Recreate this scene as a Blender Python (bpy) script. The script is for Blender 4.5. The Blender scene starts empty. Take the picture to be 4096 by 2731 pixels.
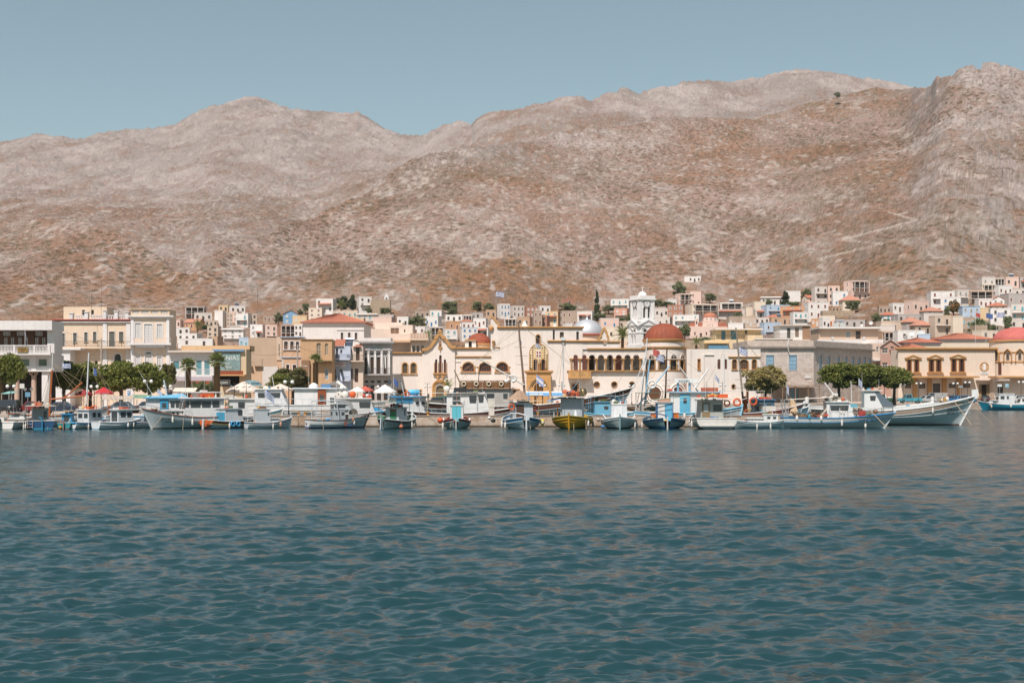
import bpy,bmesh,math,random
import numpy as np
from mathutils import Vector,Matrix
R=math.radians
rng=random.Random(7)
# ------------------------------------------------------------------ camera, sky, sun, exposure
F,YH,CH=5689.0,1540.0,4.8
scene=bpy.context.scene
cam_d=bpy.data.cameras.new("camera");cam=bpy.data.objects.new("camera",cam_d)
scene.collection.objects.link(cam);scene.camera=cam
cam.location=(0,0,CH);cam.rotation_euler=(R(90),0,0)
cam_d.sensor_width=36;cam_d.lens=36*F/4096;cam_d.shift_y=(YH-1365.5)/4096
cam_d.clip_start=1;cam_d.clip_end=20000
SUN_EL,SUN_AZ=57,20
world=bpy.data.worlds.new("World");scene.world=world;world.use_nodes=True
wn=world.node_tree.nodes;wl=world.node_tree.links
bg=wn["Background"];bg.inputs[1].default_value=0.075
sky=wn.new("ShaderNodeTexSky");sky.sky_type='NISHITA';sky.sun_disc=False
sky.sun_elevation=R(SUN_EL);sky.sun_rotation=R(180+SUN_AZ)
sky.altitude=300;sky.air_density=1.0;sky.dust_density=.5;sky.ozone_density=1.6
hs=wn.new("ShaderNodeHueSaturation");hs.inputs['Saturation'].default_value=0.70
tint=wn.new("ShaderNodeMix");tint.data_type='RGBA';tint.blend_type='MULTIPLY'
tint.inputs[0].default_value=1;tint.inputs[7].default_value=(0.88,1.04,0.95,1)
wl.new(sky.outputs[0],hs.inputs['Color']);wl.new(hs.outputs[0],tint.inputs[6]);wl.new(tint.outputs[2],bg.inputs[0])
sl=bpy.data.lights.new("sun",'SUN');sun=bpy.data.objects.new("sun",sl);scene.collection.objects.link(sun)
sl.energy=4.6;sl.angle=R(0.53);sl.color=(1.0,0.93,0.88)
sdir=Vector((-math.sin(R(SUN_AZ))*math.cos(R(SUN_EL)),-math.cos(R(SUN_AZ))*math.cos(R(SUN_EL)),math.sin(R(SUN_EL))))
sun.rotation_euler=sdir.to_track_quat('Z','Y').to_euler();sun.location=(-60,-100,200)
vs=scene.view_settings;vs.view_transform='Standard';vs.look='None';vs.exposure=0.40;vs.gamma=1
vs.use_curve_mapping=False
scene.cycles.max_bounces=6;scene.cycles.diffuse_bounces=3;scene.cycles.glossy_bounces=3
scene.cycles.transparent_max_bounces=8;scene.cycles.volume_bounces=0
scene.cycles.sample_clamp_direct=4;scene.cycles.caustics_reflective=False;scene.cycles.caustics_refractive=False
# ------------------------------------------------------------------ helpers
def at(px,py,D):return Vector(((px-2048)/F*D,D,CH+(YH-py)/F*D))
def sx(px,D):return(px-2048)/F*D
def sz(py,D):return CH+(YH-py)/F*D
def lin(h):
 h=h.lstrip('#');o=[]
 for i in(0,2,4):
  v=int(h[i:i+2],16)/255
  o.append(v/12.92 if v<=.04045 else((v+.055)/1.055)**2.4)
 return tuple(o)
MATS={}
def mat(name,col,rough=.8,var=.10,scale=.8,bump=0.,metal=0.,spec=.3,streak=0.,fine=6.0):
 """plain procedural surface: base colour broken by two noises, optional rain streaks and relief"""
 if name in MATS:return MATS[name]
 if isinstance(col,str):col=lin(col)
 m=bpy.data.materials.new(name);m.use_nodes=True;n=m.node_tree.nodes;l=m.node_tree.links
 b=n["Principled BSDF"];b.inputs['Roughness'].default_value=rough
 b.inputs['Metallic'].default_value=metal;b.inputs['Specular IOR Level'].default_value=spec
 if var>0 or bump>0:
  tc=n.new("ShaderNodeTexCoord")
  a=n.new("ShaderNodeTexNoise");a.inputs['Scale'].default_value=scale;a.inputs['Detail'].default_value=5
  l.new(tc.outputs['Object'],a.inputs['Vector'])
  f=n.new("ShaderNodeTexNoise");f.inputs['Scale'].default_value=scale*fine;f.inputs['Detail'].default_value=3
  l.new(tc.outputs['Object'],f.inputs['Vector'])
  ad=n.new("ShaderNodeMath");ad.operation='ADD';l.new(a.outputs[0],ad.inputs[0]);l.new(f.outputs[0],ad.inputs[1])
  mr=n.new("ShaderNodeMapRange");mr.inputs[1].default_value=.62;mr.inputs[2].default_value=1.38
  mr.inputs[3].default_value=1-1.3*var;mr.inputs[4].default_value=1+.7*var;l.new(ad.outputs[0],mr.inputs[0])
  val=mr.outputs[0]
  if streak>0:
   mp=n.new("ShaderNodeMapping");mp.inputs['Scale'].default_value=(1.6,1.6,.16);l.new(tc.outputs['Object'],mp.inputs[0])
   s=n.new("ShaderNodeTexNoise");s.inputs['Scale'].default_value=1.5;s.inputs['Detail'].default_value=4;l.new(mp.outputs[0],s.inputs['Vector'])
   sr=n.new("ShaderNodeMapRange");sr.inputs[1].default_value=.52;sr.inputs[2].default_value=.75
   sr.inputs[3].default_value=1;sr.inputs[4].default_value=1-streak;l.new(s.outputs[0],sr.inputs[0])
   mu=n.new("ShaderNodeMath");mu.operation='MULTIPLY';l.new(val,mu.inputs[0]);l.new(sr.outputs[0],mu.inputs[1]);val=mu.outputs[0]
  vm=n.new("ShaderNodeVectorMath");vm.operation='SCALE';vm.inputs[0].default_value=col;l.new(val,vm.inputs['Scale'])
  l.new(vm.outputs[0],b.inputs['Base Color'])
  if bump>0:
   bp=n.new("ShaderNodeBump");bp.inputs['Strength'].default_value=bump;bp.inputs['Distance'].default_value=.05
   l.new(f.outputs[0],bp.inputs['Height']);l.new(bp.outputs[0],b.inputs['Normal'])
 else:
  b.inputs['Base Color'].default_value=(*col,1)
 MATS[name]=m;return m
def plaster(h):return mat('plaster_'+h.lstrip('#'),h,.92,.08,.5,.15,0,.15,.10)
def paint(h,rough=.45):return mat('paint_'+h.lstrip('#')+('' if rough==.45 else '_r%d'%(rough*100)),h,rough,.08,1.2,0,0,.35,.12)
def dark():return mat('glass',(.018,.02,.022),.12,0,spec=.6)
class MB:
 """collects shapes into one mesh"""
 def __init__(s):s.v=[];s.f=[]
 def add(s,vs,fs):
  o=len(s.v);s.v+=[tuple(p)for p in vs];s.f+=[tuple(i+o for i in f)for f in fs];return s
 def box(s,x0,x1,y0,y1,z0,z1):
  return s.add([(x0,y0,z0),(x1,y0,z0),(x1,y1,z0),(x0,y1,z0),(x0,y0,z1),(x1,y0,z1),(x1,y1,z1),(x0,y1,z1)],[(0,3,2,1),(4,5,6,7),(0,1,5,4),(1,2,6,5),(2,3,7,6),(3,0,4,7)])
 def hexa(s,p):return s.add(p,[(0,3,2,1),(4,5,6,7),(0,1,5,4),(1,2,6,5),(2,3,7,6),(3,0,4,7)])
 def tube(s,pts,r,n=6,cap=True):
  pts=[Vector(p)for p in pts];k=len(pts)
  rs=r if isinstance(r,(list,tuple))else[r]*k
  rings=[];up0=None
  for i in range(k):
   d=(pts[min(i+1,k-1)]-pts[max(i-1,0)]).normalized()
   u=up0 if up0 is not None else(Vector((0,0,1))if abs(d.z)<.9 else Vector((1,0,0)))
   a=u-d*u.dot(d)
   a=a.normalized()if a.length>1e-6 else Vector((1,0,0));b=d.cross(a);up0=a
   rings.append([pts[i]+(a*math.cos(2*math.pi*j/n)+b*math.sin(2*math.pi*j/n))*rs[i]for j in range(n)])
  vs=[p for rg in rings for p in rg]
  fs=[(i*n+j,i*n+(j+1)%n,(i+1)*n+(j+1)%n,(i+1)*n+j)for i in range(k-1)for j in range(n)]
  if cap:fs+=[tuple(range(n-1,-1,-1)),tuple(range((k-1)*n,k*n))]
  return s.add(vs,fs)
 def bar(s,p,q,w,h=None):
  h=h or w;p,q=Vector(p),Vector(q);d=(q-p).normalized()
  a=d.cross(Vector((0,0,1)));a=a.normalized()if a.length>1e-4 else Vector((1,0,0));b=a.cross(d)
  a=a*w/2;b=b*h/2
  return s.hexa([p-a-b,p+a-b,p+a+b,p-a+b,q-a-b,q+a-b,q+a+b,q-a+b])
 def lathe(s,prof,n=16,c=(0,0,0),ang=(0,2*math.pi),axis='z'):
  full=abs(ang[1]-ang[0]-2*math.pi)<1e-6;m=n if full else n+1;vs=[]
  for r,z in prof:
   for j in range(m):
    t=ang[0]+(ang[1]-ang[0])*j/n
    p=(r*math.cos(t),r*math.sin(t),z)
    if axis=='x':p=(p[2],p[0],p[1])
    if axis=='y':p=(p[0],p[2],p[1])
    vs.append((p[0]+c[0],p[1]+c[1],p[2]+c[2]))
  fs=[]
  for i in range(len(prof)-1):
   for j in range(n):
    k=(j+1)%m if full else j+1
    fs.append((i*m+j,i*m+k,(i+1)*m+k,(i+1)*m+j))
  return s.add(vs,fs)
 def prism(s,poly,y0,y1):
  """closed x,z outline pushed from y0 to y1"""
  n=len(poly);vs=[(x,y0,z)for x,z in poly]+[(x,y1,z)for x,z in poly]
  return s.add(vs,[tuple(range(n)),tuple(range(2*n-1,n-1,-1))]+[(i,i+n,(i+1)%n+n,(i+1)%n)for i in range(n)])
 def prismz(s,poly,z0,z1):
  n=len(poly);vs=[(x,y,z0)for x,y in poly]+[(x,y,z1)for x,y in poly]
  return s.add(vs,[tuple(range(n-1,-1,-1)),tuple(range(n,2*n))]+[(i,(i+1)%n,(i+1)%n+n,i+n)for i in range(n)])
 def ribbon(s,pts,w,y0,y1):
  """band of half-width w along an x,z line, pushed from y0 to y1"""
  P=[Vector((p[0],p[1]))for p in pts];n=len(P);L=[];Rr=[]
  for i in range(n):
   d=(P[min(i+1,n-1)]-P[max(i-1,0)]).normalized();nn=Vector((-d.y,d.x));L.append(P[i]+nn*w);Rr.append(P[i]-nn*w)
  for i in range(n-1):
   q=[L[i],L[i+1],Rr[i+1],Rr[i]]
   s.hexa([(p.x,y0,p.y)for p in q]+[(p.x,y1,p.y)for p in q])
  return s
 def sphere(s,c,r,n=12,m=8,sc=(1,1,1)):
  prof=[(r*math.sin(math.pi*i/m),-r*math.cos(math.pi*i/m))for i in range(m+1)]
  o=len(s.v);s.lathe(prof,n)
  for i in range(o,len(s.v)):
   p=s.v[i];s.v[i]=(p[0]*sc[0]+c[0],p[1]*sc[1]+c[1],p[2]*sc[2]+c[2])
  return s
 def torus(s,c,Rr,r,n=18,m=8,axis='y'):
  pts=[]
  for i in range(n):
   t=2*math.pi*i/n
   for j in range(m):
    u=2*math.pi*j/m;a=Rr+r*math.cos(u);p=(a*math.cos(t),r*math.sin(u),a*math.sin(t))
    if axis=='z':p=(p[0],p[2],p[1])
    if axis=='x':p=(p[1],p[0],p[2])
    pts.append((p[0]+c[0],p[1]+c[1],p[2]+c[2]))
  return s.add(pts,[(i*m+j,i*m+(j+1)%m,((i+1)%n)*m+(j+1)%m,((i+1)%n)*m+j)for i in range(n)for j in range(m)])
 def build(s,name,m,parent=None,smooth=False,loc=None,rz=0):
  return obj(name,s.mesh(name,m,smooth),parent,loc,rz)
 def mesh(s,name,m,smooth=False):
  me=bpy.data.meshes.new(name);me.from_pydata(s.v,[],s.f)
  if isinstance(m,(list,tuple)):
   for q in m:me.materials.append(q)
  elif m:me.materials.append(m)
  if smooth is True:me.polygons.foreach_set('use_smooth',[True]*len(me.polygons))
  elif smooth:me.shade_smooth();me.set_sharp_from_angle(angle=R(smooth))
  return me
COL=scene.collection
def obj(name,me,parent=None,loc=None,rz=0):
 o=bpy.data.objects.new(name,me);COL.objects.link(o)
 if parent is not None:o.parent=parent
 if loc is not None:o.location=loc
 if rz:o.rotation_euler=(0,0,rz)
 return o
def tag(o,label,cat,group=None,kind=None):
 if label:o['label']=label
 if cat:o['category']=cat
 if group:o['group']=group
 if kind:o['kind']=kind
 return o
def thing(name,label,cat,loc,rz=0,group=None):
 o=bpy.data.objects.new(name,None);COL.objects.link(o);o.empty_display_size=.5
 o.location=loc;o.rotation_euler=(0,0,rz);return tag(o,label,cat,group)
KIDS={}
def copy_tree(o,parent=None):
 c=o.copy();COL.objects.link(c);c.parent=parent
 for ch in o.children:copy_tree(ch,c)
 return c
def fbm(x,y,octs=5,lac=2.03,gain=.5,seed=0,ridged=False):
 """numpy gradient-free value noise, -1..1"""
 tot=np.zeros_like(x);amp=1.;norm=0.
 for o in range(octs):
  xi=np.floor(x);yi=np.floor(y);fx=x-xi;fy=y-yi
  fx=fx*fx*fx*(fx*(fx*6-15)+10);fy=fy*fy*fy*(fy*(fy*6-15)+10)
  def h(a,b):
   k=(a.astype(np.int64)*374761393+b.astype(np.int64)*668265263+(seed+o)*982451653)&0x7fffffff
   k=((k^(k>>13))*1274126177)&0x7fffffff
   return((k^(k>>16))&0xffff)/32767.5-1
  v=(h(xi,yi)*(1-fx)+h(xi+1,yi)*fx)*(1-fy)+(h(xi,yi+1)*(1-fx)+h(xi+1,yi+1)*fx)*fy
  if ridged:v=1-2*np.abs(v)
  tot+=v*amp;norm+=amp;amp*=gain;x=x*lac+17.3;y=y*lac-9.1
 return tot/norm
def fbm3(x,y,z,octs=3,gain=.6,seed=0):
 tot=np.zeros_like(x);amp=1.;norm=0.
 for o in range(octs):
  i,j,k=np.floor(x),np.floor(y),np.floor(z);f,g,h=x-i,y-j,z-k;f,g,h=(t*t*(3-2*t)for t in(f,g,h))
  i,j,k=(t.astype(np.int64)for t in(i,j,k))
  def hs(a,b,c):
   q=(a*374761393+b*668265263+c*2147483647*3+c*1442695041+(seed+o)*982451653)&0x7fffffff
   q=((q^(q>>13))*1274126177)&0x7fffffff;return((q^(q>>16))&0xffff)/32767.5-1
  v=0
  for a in(0,1):
   for b in(0,1):
    w=(f if a else 1-f)*(g if b else 1-g);v=v+w*(hs(i+a,j+b,k)*(1-h)+hs(i+a,j+b,k+1)*h)
  tot+=v*amp;norm+=amp;amp*=gain;x,y,z=x*2.03+17.3,y*2.03-9.1,z*2.03+5.7
 return tot/norm
def grid_mesh(name,X,Y,Z,m,smooth=True):
 nr,nc=X.shape;me=bpy.data.meshes.new(name)
 co=np.stack([X,Y,Z],-1).reshape(-1,3).astype(np.float32)
 i=np.arange(nr-1)[:,None]*nc+np.arange(nc-1)[None,:]
 q=np.stack([i,i+1,i+nc+1,i+nc],-1).reshape(-1,4).astype(np.int32)
 me.vertices.add(len(co));me.vertices.foreach_set('co',co.ravel())
 me.loops.add(q.size);me.loops.foreach_set('vertex_index',q.ravel())
 me.polygons.add(len(q));me.polygons.foreach_set('loop_start',np.arange(0,q.size,4,dtype=np.int32))
 if smooth:me.polygons.foreach_set('use_smooth',np.ones(len(q),dtype=bool))
 me.update(calc_edges=True);me.validate()
 me.materials.append(m);return me
# ------------------------------------------------------------------ terrain
def node_mat(name):
 m=bpy.data.materials.new(name);m.use_nodes=True
 return m,m.node_tree.nodes,m.node_tree.links,m.node_tree.nodes["Principled BSDF"]
def ramp(n,l,src,stops):
 r=n.new("ShaderNodeValToRGB");e=r.color_ramp.elements
 while len(e)<len(stops):e.new(.5)
 for k,(p,c)in zip(e,stops):k.position=p;k.color=(*c,1)if len(c)==3 else c
 l.new(src,r.inputs[0]);return r.outputs[0]
def noise(n,l,vec,scale,detail=4,rough=.55):
 t=n.new("ShaderNodeTexNoise");t.inputs['Scale'].default_value=scale;t.inputs['Detail'].default_value=detail
 t.inputs['Roughness'].default_value=rough;l.new(vec,t.inputs['Vector']);return t.outputs[0]
def math_n(n,l,op,a,b):
 t=n.new("ShaderNodeMath");t.operation=op
 for i,q in enumerate((a,b)):
  if isinstance(q,(int,float)):t.inputs[i].default_value=q
  else:l.new(q,t.inputs[i])
 return t.outputs[0]
def mixc(n,l,fac,a,b):
 t=n.new("ShaderNodeMix");t.data_type='RGBA'
 for i,q in((0,fac),(6,a),(7,b)):
  if isinstance(q,(int,float)):t.inputs[i].default_value=q
  elif isinstance(q,tuple):t.inputs[i].default_value=(*q,1)
  else:l.new(q,t.inputs[i])
 return t.outputs[2]
def hill_material():
 m,n,l,b=node_mat('hill_rock_and_scrub')
 at_=n.new("ShaderNodeAttribute");at_.attribute_name='ground'
 g=n.new("ShaderNodeNewGeometry")
 f=n.new("ShaderNodeMapRange");f.inputs[1].default_value=.3;f.inputs[2].default_value=.7;f.inputs[3].default_value=.8;f.inputs[4].default_value=1.2
 l.new(noise(n,l,g.outputs['Position'],.5,2),f.inputs[0])
 v=n.new("ShaderNodeVectorMath");v.operation='SCALE';l.new(at_.outputs['Color'],v.inputs[0]);l.new(f.outputs[0],v.inputs['Scale'])
 vo=n.new("ShaderNodeTexVoronoi");vo.inputs['Scale'].default_value=.19;l.new(g.outputs['Position'],vo.inputs['Vector'])
 dm=n.new("ShaderNodeMapRange");dm.inputs[1].default_value=.26;dm.inputs[2].default_value=.46;dm.inputs[3].default_value=1;dm.inputs[4].default_value=0;l.new(vo.outputs['Distance'],dm.inputs[0])
 sc=ramp(n,l,vo.outputs['Color'],[(.3,tuple(q*.55 for q in lin('#6a4f38'))),(.6,tuple(q*.5 for q in lin('#5c5338')))])
 col=mixc(n,l,math_n(n,l,'MULTIPLY',dm.outputs[0],at_.outputs['Alpha']),v.outputs[0],sc);l.new(col,b.inputs['Base Color'])
 bp=n.new("ShaderNodeBump");bp.inputs['Strength'].default_value=.7;bp.inputs['Distance'].default_value=2.2;l.new(noise(n,l,g.outputs['Position'],.17,3,.65),bp.inputs['Height']);l.new(bp.outputs[0],b.inputs['Normal'])
 b.inputs['Roughness'].default_value=.95;b.inputs['Specular IOR Level'].default_value=.05
 return m
def curve(pts):
 xs=[p[0]for p in pts];ys=[p[1]for p in pts]
 return lambda x:np.interp(x,xs,ys)
yT=curve([(-900,1290),(0,1275),(500,1250),(700,1225),(950,1215),(1300,1175),(1600,1190),(1900,1205),(2200,1205),(2500,1185),(2800,1120),(2950,1170),(3100,1160),(3350,1115),(3480,1142),(3560,1178),(3650,1190),(3720,1180),(3800,1145),(3950,1095),(4096,1075),(5000,1060)])
rT=curve([(-900,560),(0,600),(700,680),(1300,720),(2000,700),(2800,820),(3350,740),(3560,620),(3700,600),(4096,680),(5000,700)])
yA=curve([(-900,930),(-300,905),(0,898),(100,886),(250,886),(350,905),(450,935),(550,985),(640,1050),(700,1110),(745,1165),(800,1085),(860,1035),(1000,985),(1100,930),(1250,880),(1400,810),(1490,755),(1560,690),(1640,635),(1750,590),(1850,572),(2048,562),(2200,540),(2400,510),(2550,488),(2700,492),(2850,485),(3000,478),(3120,455),(3250,420),(3400,378),(3500,352),(3600,352),(3700,370),(3722,360),(3745,318),(3800,298),(3860,285),(3920,282),(4000,292),(4060,300),(4096,302),(4400,260),(5000,330)])
rA=curve([(-900,950),(0,950),(350,920),(640,840),(745,760),(860,800),(1100,930),(1400,1120),(1640,1280),(2048,1400),(2500,1500),(3000,1550),(3400,1620),(3640,1560),(3700,1400),(3745,1320),(3900,1280),(4096,1260),(5000,1250)])
yB=curve([(-900,930),(0,912),(350,900),(600,912),(700,922),(760,912),(860,903),(1000,905),(1120,915),(1250,930),(1400,880),(1640,710),(2048,640),(2500,570),(3000,560),(3400,450),(3700,440),(3900,360),(5000,400)])
yC=curve([(-900,560),(-300,590),(0,570),(60,563),(150,558),(300,552),(420,540),(550,533),(640,520),(700,505),(760,470),(800,445),(860,420),(960,405),(1020,402),(1100,412),(1180,438),(1240,452),(1340,462),(1430,464),(1480,490),(1560,530),(1640,559),(1700,545),(1780,512),(1850,497),(1885,500),(1905,475),(1960,450),(2048,436),(2150,405),(2240,384),(2300,378),(2320,381),(2370,392),(2440,377),(2485,360),(2520,366),(2560,376),(2650,346),(2800,330),(2950,330),(3050,320),(3130,298),(3200,283),(3270,280),(3330,286),(3400,302),(3520,335),(3600,352),(3720,366),(3900,400),(5000,460)])
rC=curve([(-900,3000),(0,3000),(1000,3200),(1400,3100),(1640,2900),(1900,2450),(2300,2300),(2800,2600),(3200,2700),(3600,2500),(5000,2300)])
R0=318.0
def terrain_town_z(px,r):
 """ground height in the town belt, r metres out along the column px"""
 t=np.clip((r-R0)/(rT(px)-R0),0,1);y=1606+(yT(px)-1606)*t
 return CH+(YH-y)/F*r
def town_r(px,py):
 """distance at which the sloping town ground shows at photo point px,py"""
 t=(1606-py)/(1606-float(yT(px)));t=max(.02,min(1.15,t));return R0+(float(rT(px))-R0)*t
def build_terrain():
 ncol=1150;px=np.linspace(-420,4520,ncol)
 rr=np.concatenate([np.linspace(R0,560,40),np.linspace(563,1700,330),np.linspace(1706,3350,210),np.linspace(3400,5200,14)])
 P,Rr=np.meshgrid(px,rr)
 def zc(y,r):return CH+(YH-y)/F*r
 def sm(c,w):return np.mean([c(P+k*w)for k in(-1.4,-.9,-.5,-.2,0,.2,.5,.9,1.4)],axis=0)
 r1=sm(rT,60);z1=zc(yT(P),r1);ra=sm(rA,60);za=zc(yA(P),ra)
 ra=np.maximum(ra,r1+60)
 ras=sm(rA,130);yas=sm(yA,130);rm0=r1+(ra-r1)*.8
 zm0=z1+(zc(yas,np.maximum(ras,r1+60))-z1)*.74
 rd=ra*1.10;rb=np.maximum(1350,ra*1.22);zb=zc(yB(P),rb);zd=np.minimum(za,zb)-.018*ra
 rc=np.maximum(rC(P),rb+300);zC=zc(yC(P),rc)
 rm=rb+(rc-rb)*.45;ym=yB(P)+(yC(P)-yB(P))*.5+18;zm=zc(ym,rm)
 K=[(np.full_like(P,R0),np.full_like(P,zc(1606,R0))),(r1,z1),(rm0,zm0),(ra,za),(rd,zd),(rb,zb),(rm,zm),(rc,zC),(rc*1.3,zC-150),(np.full_like(P,9000.),zC-500)]
 Z=np.zeros_like(P)
 for(ra_,za_),(rb_,zb_)in zip(K[:-1],K[1:]):
  k=(Rr>=ra_)&(Rr<rb_);t=(Rr-ra_)/np.maximum(rb_-ra_,1e-3)
  Z=np.where(k,za_+(zb_-za_)*t,Z)
 tt=np.clip((Rr-R0)/(r1-R0),0,1);Z=np.where(Rr<r1,zc(1606+(yT(P)-1606)*tt,Rr)-.8,Z)
 for _ in range(4):Z[1:-1]=(Z[:-2]+2*Z[1:-1]+Z[2:])/4
 X=(P-2048)/F*Rr;Y=Rr
 w=np.clip((Rr-r1-5)/90,0,1);far=np.clip((Rr-1500)/900,0,1);near=1-far
 g=fbm(X/240+.3*Y/240,Y/330,5,seed=3,ridged=True)
 g2=fbm(X/46+.5*Y/46,Y/60,5,seed=11,ridged=True)
 g3=fbm(X/6,Y/15,4,gain=.6,seed=23)
 crag=np.exp(-((P-3990)/260)**2)*np.clip((Rr-560)/120,0,1)*near*.9+.5*np.exp(-((P-2000)/600)**2)*np.exp(-((Rr-ra+30)/60)**2)+.35*np.exp(-((P-900)/160)**2)*near*np.clip((Rr-640)/60,0,1)
 Z+=w*(g*(5+9*far)+g2*(2.8+4.5*far+4*crag)+g3*(1.4+2.0*far+.9*crag)-(3+6*far)*.3)
 ledge=fbm(X/60,Y/90,3,seed=5);Z+=w*crag*6*np.tanh(5*(ledge*3-np.round(ledge*3)))*.5
 big=fbm(X/190,Y/260,4,seed=31);st=1+1.3*np.round(far*4)/4;k_=lambda su,oc,sd,gn=.6:fbm3(X/(su*st),.26*Y/(su*st),Z/(su*st),oc,gn,sd)
 md=k_(20,3,37);fn=k_(4.2,2,41,.8)
 wn_=np.random.RandomState(2).uniform(-1,1,X.shape)
 gy=np.gradient(Z,axis=0)/np.gradient(Y,axis=0);gx=np.gradient(Z,axis=1)/np.gradient(X,axis=1);steep=np.clip(np.sqrt(gx**2+gy**2)-.45,0,1.5)
 lay=np.clip((Rr-ra*1.04)/60,0,1);rocky=.36+.12*lay+.20*big+.42*md+.40*fn+.30*steep+.26*far+.32*crag
 rk=np.clip(.5+1.6*(rocky-.5),0,1)
 shade=.85+.20*fn+.13*wn_+.12*md
 rock=np.array(lin('#a79a93'))*.67;rock2=np.array(lin('#bdaea7'))*.68;earth=np.array(lin('#b6998a'))*.62;rust=np.array(lin('#b38a70'))*.62;scrub=np.array(lin('#6b5339'))*.52;olive=np.array(lin('#6c6446'))*.55
 e=lambda a:a[...,None]
 tv=np.clip(.5+1.2*fbm(X/70,Y/110,3,seed=47),0,1)
 C=e(1-tv)*rock+e(tv)*rock2
 E=e(tv)*earth+e(1-tv)*rust
 low=e(np.clip(1-(Rr-r1)/160,0,1)*near);E=E*(1-.6*low)+.6*low*np.array(lin('#b3845f'))*.60
 C=e(rk)*C+e(1-rk)*E
 tuft=np.clip((fn*.9+wn_*.45+.35*fbm(X/90,Y/160,3,seed=53)-.08)*4,0,1)*(1-.5*rk)*(.8-.3*far)
 ol=np.clip(.45+1.4*fbm(X/60,Y/80,3,seed=59),0,1)
 C=C*e(1-tuft)+e(tuft)*(e(ol)*olive+e(1-ol)*scrub)
 C*=e(shade);dens=np.clip(.8-.5*rk+.5*fbm(X/110,Y/170,3,seed=67),0,.85)*np.clip((Rr-r1+20)/40,.25,1)*(1-.45*far)
 boul=np.clip((k_(3.4,1,61)+.5*md-.40)*5,0,1)*.6*(1-.3*far)
 C=C*e(1-boul)+e(boul)*np.array(lin('#bcaea4'))*.72
 yp=YH-(Z-CH)/Y*F;pd=np.full_like(X,1e3)
 for(xa,ya),(xb,yb)in(((3555,849),(3668,881)),((3668,881),(3372,957)),((3346,957),(3529,975)),((3529,975),(3267,1038)),((3833,699),(3955,705)),((3955,705),(3880,722))):
  t=np.clip(((P-xa)*(xb-xa)+(yp-ya)*(yb-ya))/((xb-xa)**2+(yb-ya)**2),0,1);pd=np.minimum(pd,np.hypot(P-xa-t*(xb-xa),yp-ya-t*(yb-ya)))
 pth=np.clip(1.4-pd/3.2,0,1)*(Rr<ra)*.75;C=C*e(1-pth)+e(pth)*np.array(lin('#c4b4a8'))*.72;dens=dens*(1-pth)
 o=obj('hillside',grid_mesh('hillside',X,Y,Z,hill_material(),smooth=False))
 ca=o.data.color_attributes.new('ground','FLOAT_COLOR','POINT')
 ca.data.foreach_set('color',np.concatenate([np.clip(C,.01,1),e(dens)],-1).astype(np.float32).ravel())
 return o
o=build_terrain();o['kind']='structure';o['label']='bare rocky mountains and slopes with dry scrub behind the town'
# ------------------------------------------------------------------ water
def water_material():
 m,n,l,b=node_mat('harbour_water')
 g=n.new("ShaderNodeNewGeometry");pos=g.outputs['Position']
 b.inputs['Base Color'].default_value=(.012,.041,.047,1)
 b.inputs['IOR'].default_value=1.333;b.inputs['Roughness'].default_value=.17;b.inputs['Specular IOR Level'].default_value=.5
 m2=n.new("ShaderNodeMapping");m2.inputs['Scale'].default_value=(.6,1.0,1);l.new(pos,m2.inputs[0])
 patch=n.new("ShaderNodeMapRange");patch.inputs[1].default_value=.36;patch.inputs[2].default_value=.62;patch.inputs[3].default_value=.45;patch.inputs[4].default_value=1.3
 m3=n.new("ShaderNodeMapping");m3.inputs['Scale'].default_value=(.2,1.0,1);l.new(pos,m3.inputs[0])
 l.new(noise(n,l,m3.outputs[0],.07,3),patch.inputs[0])
 def vm(op,a,c):
  t=n.new("ShaderNodeVectorMath");t.operation=op
  for i,q in enumerate((a,c)):
   if isinstance(q,tuple):t.inputs[i].default_value=q
   elif q is not None:l.new(q,t.inputs['Scale' if(op=='SCALE' and i)else i])
  return t.outputs[0]
 t1=n.new("ShaderNodeTexNoise");t1.inputs['Scale'].default_value=1.5;t1.inputs['Detail'].default_value=4;t1.inputs['Roughness'].default_value=.62;l.new(m2.outputs[0],t1.inputs['Vector'])
 sl_=vm('MULTIPLY',vm('SUBTRACT',t1.outputs['Color'],(.5,.5,.5)),(.9,1.35,0.));sl_=vm('SCALE',sl_,patch.outputs[0])
 l.new(vm('NORMALIZE',vm('ADD',g.outputs['Normal'],sl_),None),b.inputs['Normal'])
 return m
def build_water():
 ys=np.concatenate([np.linspace(2860,1740,440),np.linspace(1738,1600,40)])
 D=CH*F/(ys-YH);px=np.linspace(-260,4356,720)
 P,Dd=np.meshgrid(px,D);X=(P-2048)/F*Dd;Y=Dd
 Z=np.zeros_like(X);rg=np.random.RandomState(4)
 patch=np.clip(.8+.6*fbm(X/36,Y/12,3,seed=2),.3,1.5)
 for i in range(110):
  lam=.27*1.036**(i%70)
  th=rg.normal(-1.25,.62);k=2*math.pi/lam
  dD=Dd*Dd/(CH*F)*2.5;fade=np.clip((lam-1.6*dD)/(1.2*lam),0,1)
  ph=k*(math.cos(th)*X+math.sin(th)*Y)+rg.uniform(0,6.28)+1.4*fbm(X/(6*lam),Y/(6*lam),1,seed=100+i)
  a=.0074*lam**.52
  s_=np.sin(ph);Z+=fade*a*(s_+.35*s_*np.abs(s_)+.2*np.sin(2*ph+1.57))
 Z*=patch
 return obj('sea',grid_mesh('sea',X,Y,Z,WATER))
WATER=water_material()
o=build_water();o['kind']='structure'
mb=MB()
mb.add([(-900,-300,-.35),(900,-300,-.35),(900,420,-.35),(-900,420,-.35)],[(0,1,2,3)])
o=mb.build('sea_floor_sheet',WATER);o.name='sea';o['kind']='structure'
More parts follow.
